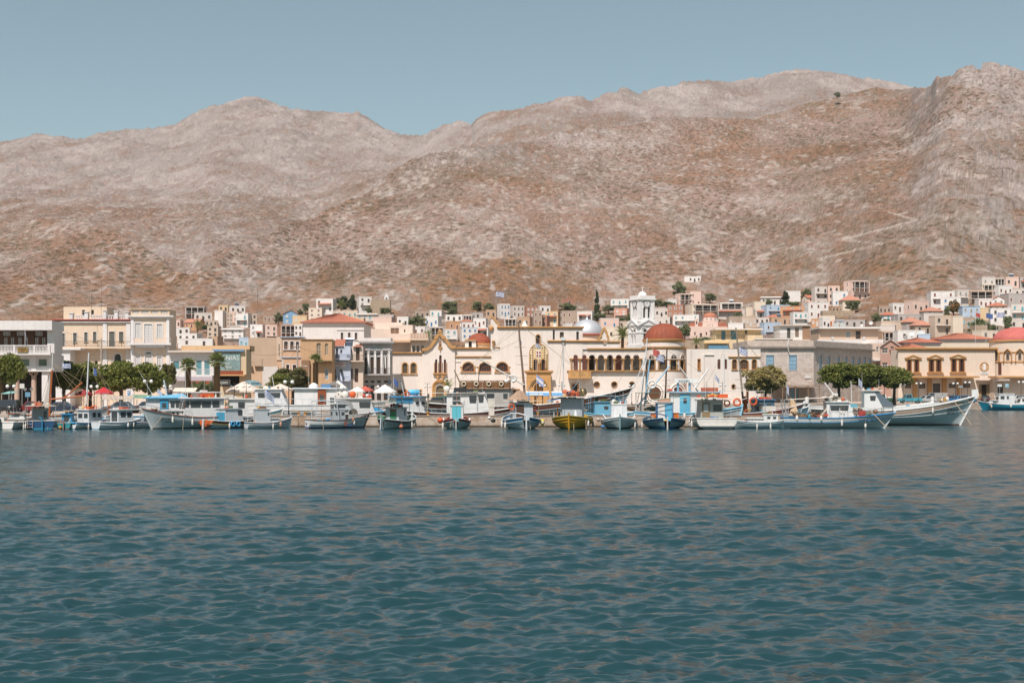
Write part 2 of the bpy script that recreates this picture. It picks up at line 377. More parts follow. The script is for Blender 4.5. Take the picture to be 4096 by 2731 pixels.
# ------------------------------------------------------------------ quay ground
QZ=1.3
def pave():
 m,n,l,b=node_mat('quay_paving')
 g=n.new("ShaderNodeNewGeometry");pos=g.outputs['Position']
 c=ramp(n,l,noise(n,l,pos,.35,6),[(.3,lin('#9a8a7c')),(.7,lin('#c0b0a2'))]);l.new(c,b.inputs['Base Color']);b.inputs['Roughness'].default_value=.9
 return m
PAVE=pave()
EDGE=[(-420,168),(0,168),(640,169),(1010,171),(1130,200),(1500,236),(2000,254),(2600,263),(3200,270),(3600,277),(4096,281),(4600,285)]
mb=MB();pts=[(sx(p,d),d)for p,d in EDGE];back=[(sx(4700,330),330),(sx(-420,330),330)]
poly=pts+back
n=len(poly)
mb.add([(x,y,QZ)for x,y in poly]+[(x,y,-.8)for x,y in pts],[tuple(range(n))]+[(i,i+n,i+1+n,i+1)for i in range(len(pts)-1)])
o=mb.build('promenade',PAVE);o['kind']='structure'
def wallmat():
 m,n,l,b=node_mat('quay_wall_stone')
 g=n.new("ShaderNodeNewGeometry");pos=g.outputs['Position']
 c=ramp(n,l,noise(n,l,pos,.6,7,.65),[(.3,lin('#93755c')),(.45,lin('#b39c88')),(.62,lin('#c6b5a6')),(.75,lin('#b08a68'))])
 sep=n.new("ShaderNodeSeparateXYZ");l.new(pos,sep.inputs[0])
 wet=n.new("ShaderNodeMapRange");wet.inputs[1].default_value=.05;wet.inputs[2].default_value=.22;l.new(math_n(n,l,'ADD',sep.outputs[2],math_n(n,l,'MULTIPLY',noise(n,l,pos,1.5),-.1)),wet.inputs[0])
 l.new(mixc(n,l,wet.outputs[0],lin('#4a3c2c'),c),b.inputs['Base Color']);b.inputs['Roughness'].default_value=.9
 bp=n.new("ShaderNodeBump");bp.inputs['Strength'].default_value=.5;bp.inputs['Distance'].default_value=.06;l.new(noise(n,l,pos,3,5),bp.inputs['Height']);l.new(bp.outputs[0],b.inputs['Normal'])
 return m
WALLM=wallmat()
PD0,PD1=163.6,169.2
mb=MB();x0,x1=sx(980,PD0),sx(3290,PD0)
mb.box(x0,x1,PD0+.12,PD1,-.8,QZ-.10)
pier=mb.build('pier',WALLM);pier['kind']='structure'
blk={}
for row,(za,zb)in enumerate(((-.3,.36),(.38,.84),(.86,1.24))):
 x=x0+(.0 if row%2 else .7)
 k=0
 while x<x1-.4:
  w=[1.9,2.3,2.6][(k*7+row*5+k//3)%3]
  key=(row,w)
  if key not in blk:blk[key]=MB().box(.012,w-.012,0,.2,za,zb).mesh('stone_block',WALLM)
  obj('stone_block',blk[key],pier,(x,PD0+rng.uniform(-.02,.03),0));x+=w;k+=1
cap=None
x=x0;k=0
while x<x1-.5:
 w=3.2
 if cap is None:cap=MB().box(.012,w-.012,-.06,1.1,1.255,1.30).box(.02,w-.02,-.04,1.1,1.245,1.257).mesh('coping_stone',PAVE)
 obj('coping_stone',cap,pier,(x,PD0,rng.uniform(-.006,.01)));x+=w
# ------------------------------------------------------------------ roofs, windows, hillside houses
def tile_mat(name,h):
 if name in MATS:return MATS[name]
 m,n,l,b=node_mat(name);tc=n.new("ShaderNodeTexCoord")
 c=ramp(n,l,noise(n,l,tc.outputs['Object'],2.2,5,.7),[(.3,tuple(v*.62 for v in lin(h))),(.5,lin(h)),(.7,tuple(min(1,v*1.25)for v in lin(h)))])
 l.new(c,b.inputs['Base Color']);b.inputs['Roughness'].default_value=.85
 MATS[name]=m;return m
TILE=tile_mat('clay_tile','#a5664f');TILE2=tile_mat('clay_tile_pale','#ad7863')
WALLS=dict(W='#ddd6d0',C='#dccbb8',P='#d9bcae',Y='#d6ba95',O='#c79873',B='#c6b2a0',G='#b3aaa4',S='#ac9887',L='#aebccb',U='#7b9ebb',R='#ab7d69',T='#b8997f',K='#d09c86',D='#8d817a',E='#cfc4bb')
SHUT=dict(B='#3f76a3',R='#7a3f2e',D='#3a3430',G='#8a8580',T='#5f9aa3',O='#b06a3a',W='#c9c4bf',N='#5e4a3c')
MC={}
def win_mesh(w,h,frame,pane='#23211f',arch=False,bars=0,dep=.10,name='window'):
 """frame with the pane set back in it; faces -y; origin at the sill centre"""
 k=('win',round(w,2),round(h,2),frame,pane,arch,bars,dep)
 if k in MC:return MC[k]
 a=MB();f=min(.12,w*.12);fm=[]
 def top(hw,base):
  if not arch:return[(-hw,base),(hw,base),(hw,h-(w/2-hw)),(-hw,h-(w/2-hw))]
  zc=h-w/2;return[(-hw,base),(hw,base)]+[(hw*math.cos(t),zc+hw*math.sin(t))for t in[math.pi*i/8 for i in range(9)]]
 o=top(w/2,0);i_=top(w/2-f,f);n=len(o)
 vs=[(x,-dep*.4,z)for x,z in o]+[(x,-dep*.4,z)for x,z in i_]+[(x,dep*.35,z)for x,z in i_]+[(x,dep,z)for x,z in o]
 fs=[]
 for q in range(n):
  p=(q+1)%n;fs+=[(q,p,n+p,n+q),(n+q,n+p,2*n+p,2*n+q),(q,3*n+q,3*n+p,p)]
 a.add(vs,fs);nf=len(a.f)
 for b_ in range(bars):
  t=-w/2+w*(b_+1)/(bars+1);a.box(t-.03,t+.03,-.02,dep*.34,f,h*(.97 if not arch else .9))
 if bars:a.box(-w/2+f,w/2-f,-.02,dep*.34,h*.55,h*.55+.06)
 nf=len(a.f);a.add([(x,dep*.35,z)for x,z in i_],[tuple(range(n))])
 me=a.mesh(name,[paint(frame,.6),mat('pane_'+pane.lstrip('#'),pane,.18,0,spec=.5)])
 mi=[0]*nf+[1]*(len(a.f)-nf);me.polygons.foreach_set('material_index',mi)
 MC[k]=me;return me
def shutter_mesh(w,h,colr):
 k=('shut',round(w,2),round(h,2),colr)
 if k not in MC:
  a=MB();n=6
  for s_ in(-1,1):
   x0,x1=(-w/2,-.015)if s_<0 else(.015,w/2)
   a.box(x0,x1,-.035,.03,0,h)
   for q in range(n):a.box(x0+.06,x1-.06,-.06,-.034,h*(.06+.9*q/n),h*(.06+.9*q/n)+h*.07)
  MC[k]=a.mesh('shutter',paint(colr,.6))
 return MC[k]
def corrugated(mb,p0,p1,p2,p3,n):
 """clay-tile slope p0 p1 (eave) p2 p3 (ridge) as n rounded rolls"""
 p0,p1,p2,p3=map(Vector,(p0,p1,p2,p3));nm=(p1-p0).cross(p3-p0).normalized();vs=[];fs=[]
 k=n*2;h=(p1-p0).length/n*.22
 for i in range(k+1):
  t=i/k;d=nm*(h if i%2 else 0);vs+=[p0.lerp(p1,t)+d,p3.lerp(p2,t)+d]
 for i in range(k):fs.append((2*i,2*i+2,2*i+3,2*i+1))
 mb.add(vs,fs)
def hip_roof(root,w,d,z,h,over=.4,name='roof',m=None,rolls=0,c=(0,0),ridge=None):
 m=m or TILE;W,Dp=w/2+over,d/2+over;cx,cy=c
 rl=max(w-d,0)/2 if ridge is None else ridge;a=MB()
 A,B,C_,D_=(cx-W,cy-Dp,z),(cx+W,cy-Dp,z),(cx+W,cy+Dp,z),(cx-W,cy+Dp,z);E1,E2=(cx-rl,cy,z+h),(cx+rl,cy,z+h)
 if rolls:
  corrugated(a,A,B,E2,E1,int(2*W/.32));corrugated(a,B,C_,E2,E2,int(2*Dp/.32));corrugated(a,D_,A,E1,E1,int(2*Dp/.32));corrugated(a,C_,D_,E1,E2,int(2*W/.4))
 else:a.add([A,B,C_,D_,E1,E2],[(0,1,5,4),(1,2,5),(2,3,4,5),(3,0,4)])
 a.box(cx-W,cx+W,cy-Dp,cy+Dp,z-.12,z-.004)
 return a.build(name,m,root)
def gable_roof(root,w,d,z,h,over=.3,m=None,along='x',rolls=0,gm=None):
 m=m or TILE;W,Dp=w/2+over,d/2+over;a=MB();t=.14
 if along=='x':
  e=[(-W,-Dp,z),(W,-Dp,z),(W,0,z+h),(-W,0,z+h)],[(W,Dp,z),(-W,Dp,z),(-W,0,z+h),(W,0,z+h)]
  g=[[(-w/2,-d/2,z),(-w/2,d/2,z),(-w/2,0,z+h*.93)],[(w/2,-d/2,z),(w/2,d/2,z),(w/2,0,z+h*.93)]]
 else:
  e=[(-W,Dp,z),(-W,-Dp,z),(0,-Dp,z+h),(0,Dp,z+h)],[(W,-Dp,z),(W,Dp,z),(0,Dp,z+h),(0,-Dp,z+h)]
  g=[[(-w/2,-d/2,z),(w/2,-d/2,z),(0,-d/2,z+h*.93)],[(-w/2,d/2,z),(w/2,d/2,z),(0,d/2,z+h*.93)]]
 for q in e:
  if rolls:corrugated(a,*q,rolls)
  a.add([(x,y,zz-.01)for x,y,zz in q]+[(x,y,zz-t)for x,y,zz in q],[(0,1,2,3),(7,6,5,4),(0,4,5,1),(1,5,6,2),(3,2,6,7),(0,3,7,4)])
 o=a.build('roof',m,root)
 for q in g:MB().add(q,[(0,1,2)]).build('gable',gm,root)
 return o
def house(x0,x1,yt,yb,wall,code,label,cat='house',group='houses on the hillside'):
 tk=dict((t[0],t[1:])for t in code.split());cx=(x0+x1)/2
 r=float(tk['Z'])if 'Z' in tk else town_r(cx,yb)
 s=F/r;Wd=(x1-x0)/s;H=(yb-yt)/s;hs=(hash_(label)%1000)/1000
 yaw=float(tk['y'])if 'y' in tk else(hs-.5)*44
 a=abs(R(yaw));dr=.75;w=Wd/(math.cos(a)+dr*math.sin(a));w=max(w,1.5);d=min(dr*w,11);d=max(d,4)
 w=max((Wd-d*math.sin(a))/math.cos(a),1.8)
 roof=code[0];rh=0
 if roof in 'hg':rh=min(.32*min(w,d)+.3,H*.4)
 H-=rh
 root=thing(tk.get('N','house'),label,cat,(sx(cx,r),r+d/2,sz(yb,r)),R(yaw),group)
 wc=WALLS.get(wall,wall);wm=plaster(wc)
 b=MB().box(-w/2,w/2,-d/2,d/2,-5,H)
 b.build('wall',wm,root)
 if roof=='f':
  p=MB();t=.22;ph=.35;x,y=w/2+.05,d/2+.05
  p.box(-x,x,-y,-y+t,H,H+ph);p.box(-x,x,y-t,y,H,H+ph);p.box(-x,-x+t,-y+t,y-t,H,H+ph);p.box(x-t,x,-y+t,y-t,H,H+ph)
  p.build('parapet',plaster(WALLS[tk['p']])if 'p' in tk else wm,root)
  if 'q' in tk:
   MB().box(-w/2-.5,w/2+.5,-d/2-.6,d/2+.3,H-.22,H-.004).build('roof_slab',plaster(WALLS['W']),root)
 elif roof=='h':hip_roof(root,w,d,H,rh,m=TILE if hs<.5 else TILE2)
 elif roof=='g':gable_roof(root,w,d,H,rh,m=TILE2 if hs<.5 else TILE,along='x' if 'x' in tk else 'z',gm=wm)
 if 'n' not in tk:
  nr=int(tk.get('r',max(1,round(H/3.1))));nc=int(tk.get('c',max(1,min(5,round(w/2.6)))));fh=H/nr
  sc=SHUT[tk.get('s','D')];arch='a' in tk
  ww,wh=min(1.0,w/nc*.5),min(1.45,fh*.5);jit=random.Random(hash_(label))
  for i in range(nr):
   for j in range(nc):
    if jit.random()<.10 and nr*nc>2:continue
    x=-w/2+w*(j+.5)/nc;z=fh*i+fh*.33;door=(i==0 and j==nc//2)or('b' in tk and i==nr-1 and j==nc//2)
    hh=wh*1.45 if door else wh;z=fh*i+.1 if door else z
    me=win_mesh(ww,hh,'#d8d2cc' if sc!=SHUT['D']else '#a79d94',sc,arch)
    obj('door' if door else 'window',me,root,(x,-d/2-.07,z))
   if d>5:
    me=win_mesh(.85,wh,'#d8d2cc',sc,arch);sgn=1 if yaw<0 else-1
    obj('window',me,root,(sgn*(w/2+.07),0,fh*i+fh*.33),R(90*sgn))
 if 'b' in tk:
  nr=max(2,round(H/3.1));z=H/nr*(nr-1)if H>4.5 else .2
  bl=MB().box(-w*.42,w*.42,-d/2-1.3,-d/2+.02,z-.16,z).build('balcony',plaster(WALLS['W']),root)
  rl=MB();rl.box(-w*.42,w*.42,-d/2-1.28,-d/2-1.22,z+.9,z+.97)
  n_=max(4,int(w/.5))
  for q in range(n_+1):xx=-w*.42+w*.84*q/n_;rl.box(xx-.02,xx+.02,-d/2-1.27,-d/2-1.23,z,z+.9)
  rl.build('railing',paint('#6d6a68'),bl)
 if 'v' in tk:
  z=H-.25 if H<4.6 else H-.25;z0=z-2.7
  v=MB();v.box(-w*.46,w*.46,-d/2-2.0,-d/2+.01,z,z+.2);v.box(-w*.46,w*.46,-d/2-2.0,-d/2+.01,z0-.18,z0)
  for q in range(4):xx=-w*.44+w*.88*q/3;v.box(xx-.12,xx+.12,-d/2-1.95,-d/2-1.7,z0-2,z)
  v.box(-w*.46,w*.46,-d/2-1.95,-d/2-1.88,z0+.85,z0+.95)
  v.build('veranda',plaster(WALLS['E']),root)
  MB().box(-w*.40,w*.40,-d/2-.06,-d/2-.02,z0+.1,z-.3).build('opening',mat('opening_dark',(.05,.043,.04),.8,.2),root)
 if 'w' in tk:
  z=H*.62 if H>4.5 else H*.8;q=MB();y=-d/2
  q.hexa([(-w*.4,y-1.5,z-.05),(w*.4,y-1.5,z-.05),(w*.4,y+.02,z+.55),(-w*.4,y+.02,z+.55),(-w*.4,y-1.5,z+.06),(w*.4,y-1.5,z+.06),(w*.4,y+.02,z+.68),(-w*.4,y+.02,z+.68)])
  q.build('awning',TILE,root)
 if 'S' in tk:
  q=MB();q.hexa([(-.9,-.3,H+.4),(.9,-.3,H+.4),(.9,1.2,H+1.5),(-.9,1.2,H+1.5),(-.9,-.35,H+.47),(.9,-.35,H+.47),(.9,1.15,H+1.57),(-.9,1.15,H+1.57)])
  sh=q.build('solar_panel',mat('solar',(.05,.06,.08),.2,0,spec=.6),root)
  MB().lathe([(.001,-1),(.3,-1),(.3,1),(.001,1)],10,(0,1.3,H+1.75),axis='x').build('water_tank',mat('steel','#b9bcc0',.3,.1,metal=.7),sh,40)
 return root
def hash_(s):
 h=2166136261
 for ch in s:h=((h^ord(ch))*16777619)&0xffffffff
 return h>>7
HS=[]
def H_(ox,oy,k,rows):
 for(a,b,c,d,wall,code,label)in rows:
  HS.append((ox+a/k,ox+b/k,oy+c/k,oy+d/k,wall,code,label))
H_(600,1180,2.8,[(370,615,135,250,'D','f v c3 y8','unfinished grey house with open veranda highest at the left end of town'),(760,872,122,180,'Y','f c2 r1 sD','small yellow house joined to a white one on the left slope'),(868,1060,128,205,'W','f c3 r1 S','white flat house with solar heater beside the small yellow one'),(720,842,182,345,'W','f n y-14','tall blank white wall house on the left slope'),(838,922,212,345,'B','f c2 r3 sN','narrow beige three-storey house right of the blank white wall'),(880,1010,192,290,'P','f c2 r2','pale pink house behind the narrow beige one'),(955,1120,212,345,'W','f b c2 r2 sT','white house with arched window and planted balcony on the left slope'),(1112,1195,218,330,'B','f c1 r2','slim beige house right of the planted balcony house'),(1258,1400,237,300,'S','f c3 r1 sR','low stone house with red shutters left of the blue house'),(1480,1658,165,328,'U','g c2 r2 sW b y6','bright blue gabled house with balcony'),(1596,1755,238,332,'Y','f c2 r1 sW','square yellow house in front of the bright blue house'),(220,350,287,372,'P','f c3 r1 sD','pale pink low house behind the tall cream mansion'),(380,590,262,372,'O','g c3 r1 sR x','orange house with gabled tile roof on the left slope'),(470,690,205,290,'E','f c3 r1','long ruined whitish house above the orange gabled house'),(600,752,290,350,'B','f b c3 r1','beige house with balcony right of the orange gabled house'),(220,440,372,440,'W','f c3 r1','low white house right behind the cream mansion'),(640,775,355,470,'B','f b c2 r2','beige two-storey house with balcony below the blank white wall'),(800,1045,382,490,'W','f q b c3 r2 sG','white apartment house with long balconies above the fish tavern'),(860,1010,350,392,'E','f n','pale roof terrace block behind the white apartment house'),(1120,1272,338,460,'W','f c2 r2 sG','plain white cube house below the low stone house'),(1270,1420,340,462,'P','f b c2 r2 sN','pinkish house with two balconies left of the tile-roofed white house'),(1425,1625,340,462,'R','f v c2 r2','dark red house with white terrace posts below the blue house'),(1615,1712,338,462,'W','f c2 r2 sD','narrow white house touching the tile-roofed white house'),(300,560,440,520,'W','f c3 r1','long white flat building behind the taverna roof'),(690,800,470,572,'T','f n','plain tan block on the roof line behind the fish tavern'),(305,700,495,575,'W','f c2 r1 y2','low white building directly behind the balcony with teal doors'),(995,1102,482,590,'L','f c2 r1 sT','pale blue house left of the tan blank wall'),(1145,1252,408,470,'W','f w c1 r1','little white house with red tile awning above the tan blank wall'),])
H_(1200,1180,2.8,[(180,395,48,200,'W','f w c3 r2 y-10','white house with two red tile awnings on the upper slope'),(95,262,152,300,'C','f c2 r3 sR','cream house with small red shutters below the red awnings'),(350,640,178,262,'C','f c4 r1 sT','long cream house with blue windows behind the big red hipped roof'),(632,800,28,195,'W','f b c2 r3 y18','white three-storey block with balconies beside the pine trees'),(568,722,268,335,'Y','f c3 r1 sO','yellow house with orange shutters right of the big red roof'),(640,880,215,270,'E','f q c4 r1 sT','low whitish house with overhanging roof above the yellow house'),(815,1060,252,345,'P','f n y-12','blank pale pink wall house left of the stone terrace'),(880,1058,228,335,'G','f c2 r1','grey house half hidden behind the blank pale pink wall'),(1085,1242,250,348,'W','f c2 r1 y-15','whitewashed stone house under the dry grass slope'),(1270,1452,182,262,'S','f c3 r1 sD','grey stone house with three dark windows below the dry grass'),(1450,1606,178,250,'W','f c2 r1 sT','white house with teal shutters next to the grey stone house'),(1400,1582,243,362,'W','f c3 r1 sB','white house with bright blue door below the teal-shuttered one'),(1195,1402,362,445,'W','f c3 r1 sR','low white house with three red windows above the town hall gable'),(1400,1600,362,465,'E','f v c3 r1','white house with veranda right above the town hall gable'),(1630,1832,228,302,'W','f c3 r1 sD','white house with three dark windows above the orange house'),(1830,1952,228,300,'E','f v c2 r1 sR','whitish house with dark veranda right of the three-window house'),(1630,1790,300,395,'O','f c2 r1 sR','orange house with white window frames behind the town hall'),(1600,1762,392,495,'W','f b c2 r2 sT','white house with two balconies between gable and small dome'),(1798,1962,312,385,'W','f c3 r1 sR','white house with three reddish windows above the blue-shuttered one'),(1785,1990,372,495,'W','f c3 r2 sB pL','white house with blue cornice and blue shutters left of the small dome'),])
H_(1500,1180,2.8,[(1085,1210,203,255,'G','f c1 r1 sD','small grey house with one wide dark window'),(950,1100,270,330,'W','h n','white house with low red hipped roof above the small dome'),(1100,1262,268,360,'W','f c3 r1 sR','white house with red shutters right of the low hipped roof'),(1130,1302,375,475,'W','f w c2 r1','white house with red awning touching the small dome'),(1368,1512,105,240,'W','f c3 r2 sB','white two-storey house with blue windows under the hilltop flag'),(1508,1672,128,245,'E','f c3 r2 sN','pale two-storey house with brown shutters right of the flag'),(1668,1832,138,252,'R','f c3 r2 sW','brick red two-storey house with white framed windows'),(1828,1965,128,200,'W','f c2 r1 y12','white house above the ochre terraces behind the central block'),(1240,1362,172,252,'T','f c2 r1','brown flat house left of the flagpole'),(1450,1592,268,355,'E','f v c2 r1','whitish house with shaded veranda behind the central block'),(1768,1872,182,342,'S','f c2 r2 sR','narrow stone house with red windows and white base'),(1590,1765,250,345,'T','f c2 r1','tan house behind the central block roof'),(1870,1962,240,345,'R','f c1 r2','reddish house with dark openings left of the ochre house'),])
H_(2100,1180,2.8,[(230,402,190,332,'Y','f w c2 r2 sT','ochre yellow house with brown canopy behind the town hall'),(400,586,182,352,'S','f c3 r2 sR a y4','rubble stone house with arched red door'),(584,776,188,300,'W','f w c2 r1 sD','white house with red awning veranda left of the tall cypress'),(425,532,322,365,'W','f n','tiny white block at the left foot of the silver dome'),(425,540,45,115,'R','f c1 r1','ruined brick hut alone on the slope'),(962,1202,50,175,'W','f b c3 r2 sT','white balconied house left of the clock tower top'),(1000,1172,155,292,'K','f b c2 r2 sW','salmon pink house with balcony left of the clock tower'),(835,1052,268,368,'P','f c2 r1 sB pW','pink and white house with blue windows right of the silver dome'),(1040,1190,300,372,'B','f c2 r1','beige house below the salmon pink one'),(900,1180,365,500,'C','f c2 r1 y-5','cream house behind the palm and clock tower'),(1405,1612,152,248,'E','f b c4 r1 sD','whitish house with planted balcony right of the clock tower'),(1410,1662,252,345,'E','f c3 r1 sN','low whitish house right of the clock tower foot'),(1580,1702,52,132,'W','f c2 r1 a','small white house with two arched windows high on the slope'),(1600,1802,118,252,'R','f c3 r2 sG','unfinished brick house below the white arched one'),])
H_(2600,1180,2.8,[(295,480,-10,122,'P','f v c3 r2','pinkish house with dark veranda and pillars high on the slope'),(455,592,-35,118,'P','f c2 r2 a sR','pink arched house highest right of the clock tower'),(262,600,228,345,'W','f b c4 r2 sT','wide white house with glazed balcony behind the large dome'),(415,772,108,255,'C','f v c4 r2 sR','wide cream two-storey house above the pink church'),(790,1062,92,215,'W','f v c2 r2 S y-8','white house with veranda and solar heater above the church dome'),(700,1062,165,262,'E','f w c3 r1 sT','whitish house with brown awning just above the church dome'),(1165,1296,80,215,'C','f n y3','tall blank cream wall house on the upper slope'),(1070,1180,142,215,'C','f n y3','lower blank cream block joined to the tall one'),(1245,1525,25,112,'W','f q c4 r1 sD','long white house at the top edge under the dry slope'),(1180,1302,172,255,'E','f w c1 r1','whitish house with cloth awning below the blank cream wall'),(1275,1572,118,235,'L','f b c3 r2 sB','pale blue house with long shaded balcony'),(1465,1772,132,245,'O','f w c3 r2 sT','orange house with red tile awnings beside the pale blue house'),(1290,1552,212,305,'W','h c3 r1','white house with red hipped roof below the pale blue balcony'),(1590,1772,198,335,'W','f b c3 r2 sT','white house with small balcony below the orange house'),(868,1012,245,355,'S','f c3 r1 sW','brownish stone house with white windows right of the church'),(1010,1192,242,355,'B','f c4 r1 sW','long beige house with a row of white windows'),(1180,1360,260,330,'E','f c3 r1','whitish house with dark eaves left of the brown house'),(1360,1562,255,330,'T','f c2 r1 S','brown house with rooftop solar heater'),(1250,1472,314,415,'L','f b c2 r1 sN','pale blue cube house behind the stone customs house'),(880,1080,320,385,'W','f n','plain white wall behind the yellow house'),(1600,1760,325,400,'W','f c2 r1','white house behind the terrace with washing'),])
H_(3000,1180,2.8,[(640,880,88,258,'W','f c3 r2 sR y4','big white cube house with brown shutters'),(690,792,272,352,'O','f c2 r1 sW','small orange red house below the big white cube'),(780,992,242,350,'C','f c2 r1 sO','cream house with terrace above the peach building'),(792,900,262,375,'W','f b c2 r1','white house with balcony left of the cream terrace house'),(1060,1340,285,360,'G','f c3 r1 sD','low grey house above the rooftop solar panels'),(930,1062,285,350,'P','f c2 r1','low pinkish house above the peach building'),(1460,1642,415,505,'N' if False else 'T','f w v c3 r1','brown house with shaded veranda right of the peach building'),(1640,1960,405,515,'W','f c2 r1 y3','wide white flat building behind the pink gabled house'),(1470,1660,345,420,'E','f n','pale blank block above the brown veranda house'),(600,790,-5,90,'C','g c2 r1 x','small cream house with tile roof left of the arcaded block'),])
H_(2600,1080,2.613,[(1710,1870,178,378,'E','f b c2 r3 sD a','pale three-storey block with arched balconies on the upper right slope'),(1862,1992,172,380,'P','f c2 r3','plain pinkish tower house beside the arcaded block'),(1912,2080,228,385,'W','f c2 r2 sB y-6','white house with bright blue shutters and blue striped wall'),(2050,2288,118,310,'P','f v c3 r3 a','pinkish three-storey house with arcades topmost right of centre'),(2005,2210,262,400,'C','h c2 r1','cream house with red hipped roof beside the round tree'),(1865,2050,385,445,'T','f c4 r1 a','tan arcade of low arches under the white blue-shuttered house'),(1420,1592,225,330,'W','f n y-10','white blank walled house beside the dark conifer'),(1618,1712,262,335,'B','h c1 r1','little beige house with red roof behind the blank walled house'),(360,540,72,128,'W','f c4 r1 a','lonely white house alone high on the bare slope'),(1600,1740,330,400,'P','f w c2 r1','pinkish house with tile awning left of the big white cube'),])
H_(3400,1040,3.379,[(395,562,632,735,'S','f c3 r1 sD','small stone house at the foot of the cliff'),(560,772,592,705,'W','f c3 r1 sN','white house with three brown windows at the cliff foot'),(770,1082,555,705,'P','f c3 r1','pinkish grey house with red arched doorway'),(415,642,698,805,'W','h c3 r1 sT','white house with red hipped roof and green awning'),(980,1272,632,775,'C','h c3 r1','cream house with broad red hipped roof below the cliff'),(620,1000,742,855,'G','f c4 r1 sD','long grey white house with dark doors'),(1000,1272,728,850,'E','f n y-4','blank whitish wall house left of the bougainvillea'),(1095,1422,432,612,'W','f b c3 r2 sR','white two-storey house with wide balcony on the right slope'),(1418,1612,412,600,'E','f b c2 r2 sG','greyish house with lower terrace right of the wide balcony'),(1610,1962,422,562,'T','f v c3 r1','tan house with open pillared veranda on the right slope'),(1240,1552,512,682,'W','f c2 r2 sB','white house behind the orange bougainvillea'),(1785,1962,238,345,'E','f c2 r1 sG','greyish top house left of two more on the skyline slope'),(1955,2112,252,350,'B','f v c1 r1','beige top house with shaded corner terrace'),(2108,2302,238,352,'P','f c2 r1 sD S','pinkish top house with water heater near the right edge'),(2300,2420,240,380,'G','f w c1 r2','grey house with red awning cut by the right edge'),(1790,1970,335,425,'C','f v c2 r1','cream house with dark ground floor below the top houses'),(1970,2205,352,475,'W','f c3 r1 sR','white house with three reddish doors below the top houses'),(2090,2420,462,605,'G','f c4 r1 sR','long grey house with red doors at the right edge'),(2160,2420,402,470,'E','f c3 r1 a','whitish house with three arched windows at the right edge'),(1728,1932,532,645,'W','f c3 r1 sR','white house with three bright red shutters'),(1930,2092,478,605,'W','g c2 r1 sG','white gabled house on the right slope'),(1878,2162,570,695,'C','h c3 r1','cream house with red hipped roof below the white gable'),(1522,1762,638,800,'L','f c3 r2 sG pU b','pale blue neoclassical house with blue cornice'),(1522,1720,785,905,'S','f c3 r1 a sT','stone arcade base under the pale blue neoclassical house'),(1908,2200,662,862,'W','f c2 r2 sD','white house behind the three waving flags'),(2188,2420,592,825,'E','f b c2 r2 sT pG','grey and white house with balcony at the right edge'),(1760,1912,655,790,'Y','f n','pale yellow blank wall right of the neoclassical house'),(700,985,768,955,'G','h c3 r1 sT','grey house with broad red hipped roof above the white chapel'),(848,1112,812,1000,'S','h c2 r1','stone house with red hipped roof and outside stair'),(1108,1372,762,1000,'B','f b c2 r2 sD','beige block with two stacked balconies right of the tiled houses'),(1368,1532,768,1000,'C','f n','blank cream wall joined to the beige block'),(2150,2420,815,930,'E','f c2 r1','whitish house above the pink dome at the right edge'),(400,700,835,960,'B','f n y5','beige retaining block above the brown veranda house'),(660,1030,962,1065,'W','f n','white flat block behind the little chapel'),(930,1130,1010,1075,'L','f n','pale blue flat roof block behind the tiled roofs'),(1700,2015,962,1075,'C','f c2 r1','cream house just left of the pink dome'),])
for hrow in HS:house(*hrow)
def terrace(x0,x1,yt,yb,label):
 r=town_r((x0+x1)/2,yb);b=MB().box(sx(x0,r),sx(x1,r),0,5,sz(yb,r)-6,sz(yt,r))
 o=b.build('retaining_wall',mat('rubble_wall','#a8947f',.95,.3,.9,.5),None,False,(0,r,0));tag(o,label,'wall','retaining walls on the slope')
terrace(1200+790/2.8,1200+1010/2.8,1180+52/2.8,1180+200/2.8,'stone terrace wall under the small white bell arch')
terrace(3000+815/2.8,3000+1175/2.8,1180+175/2.8,1180+250/2.8,'long tan retaining wall right of the big white cube house')
terrace(2710,2760,1128,1145,'ruined stone wall below the lonely white house')
terrace(3650+250,3650+300,1300,1345,'grey stone garden wall above the right red roofs')
terrace(2740,2900,1345,1385,'grey forecourt wall of the pink church')
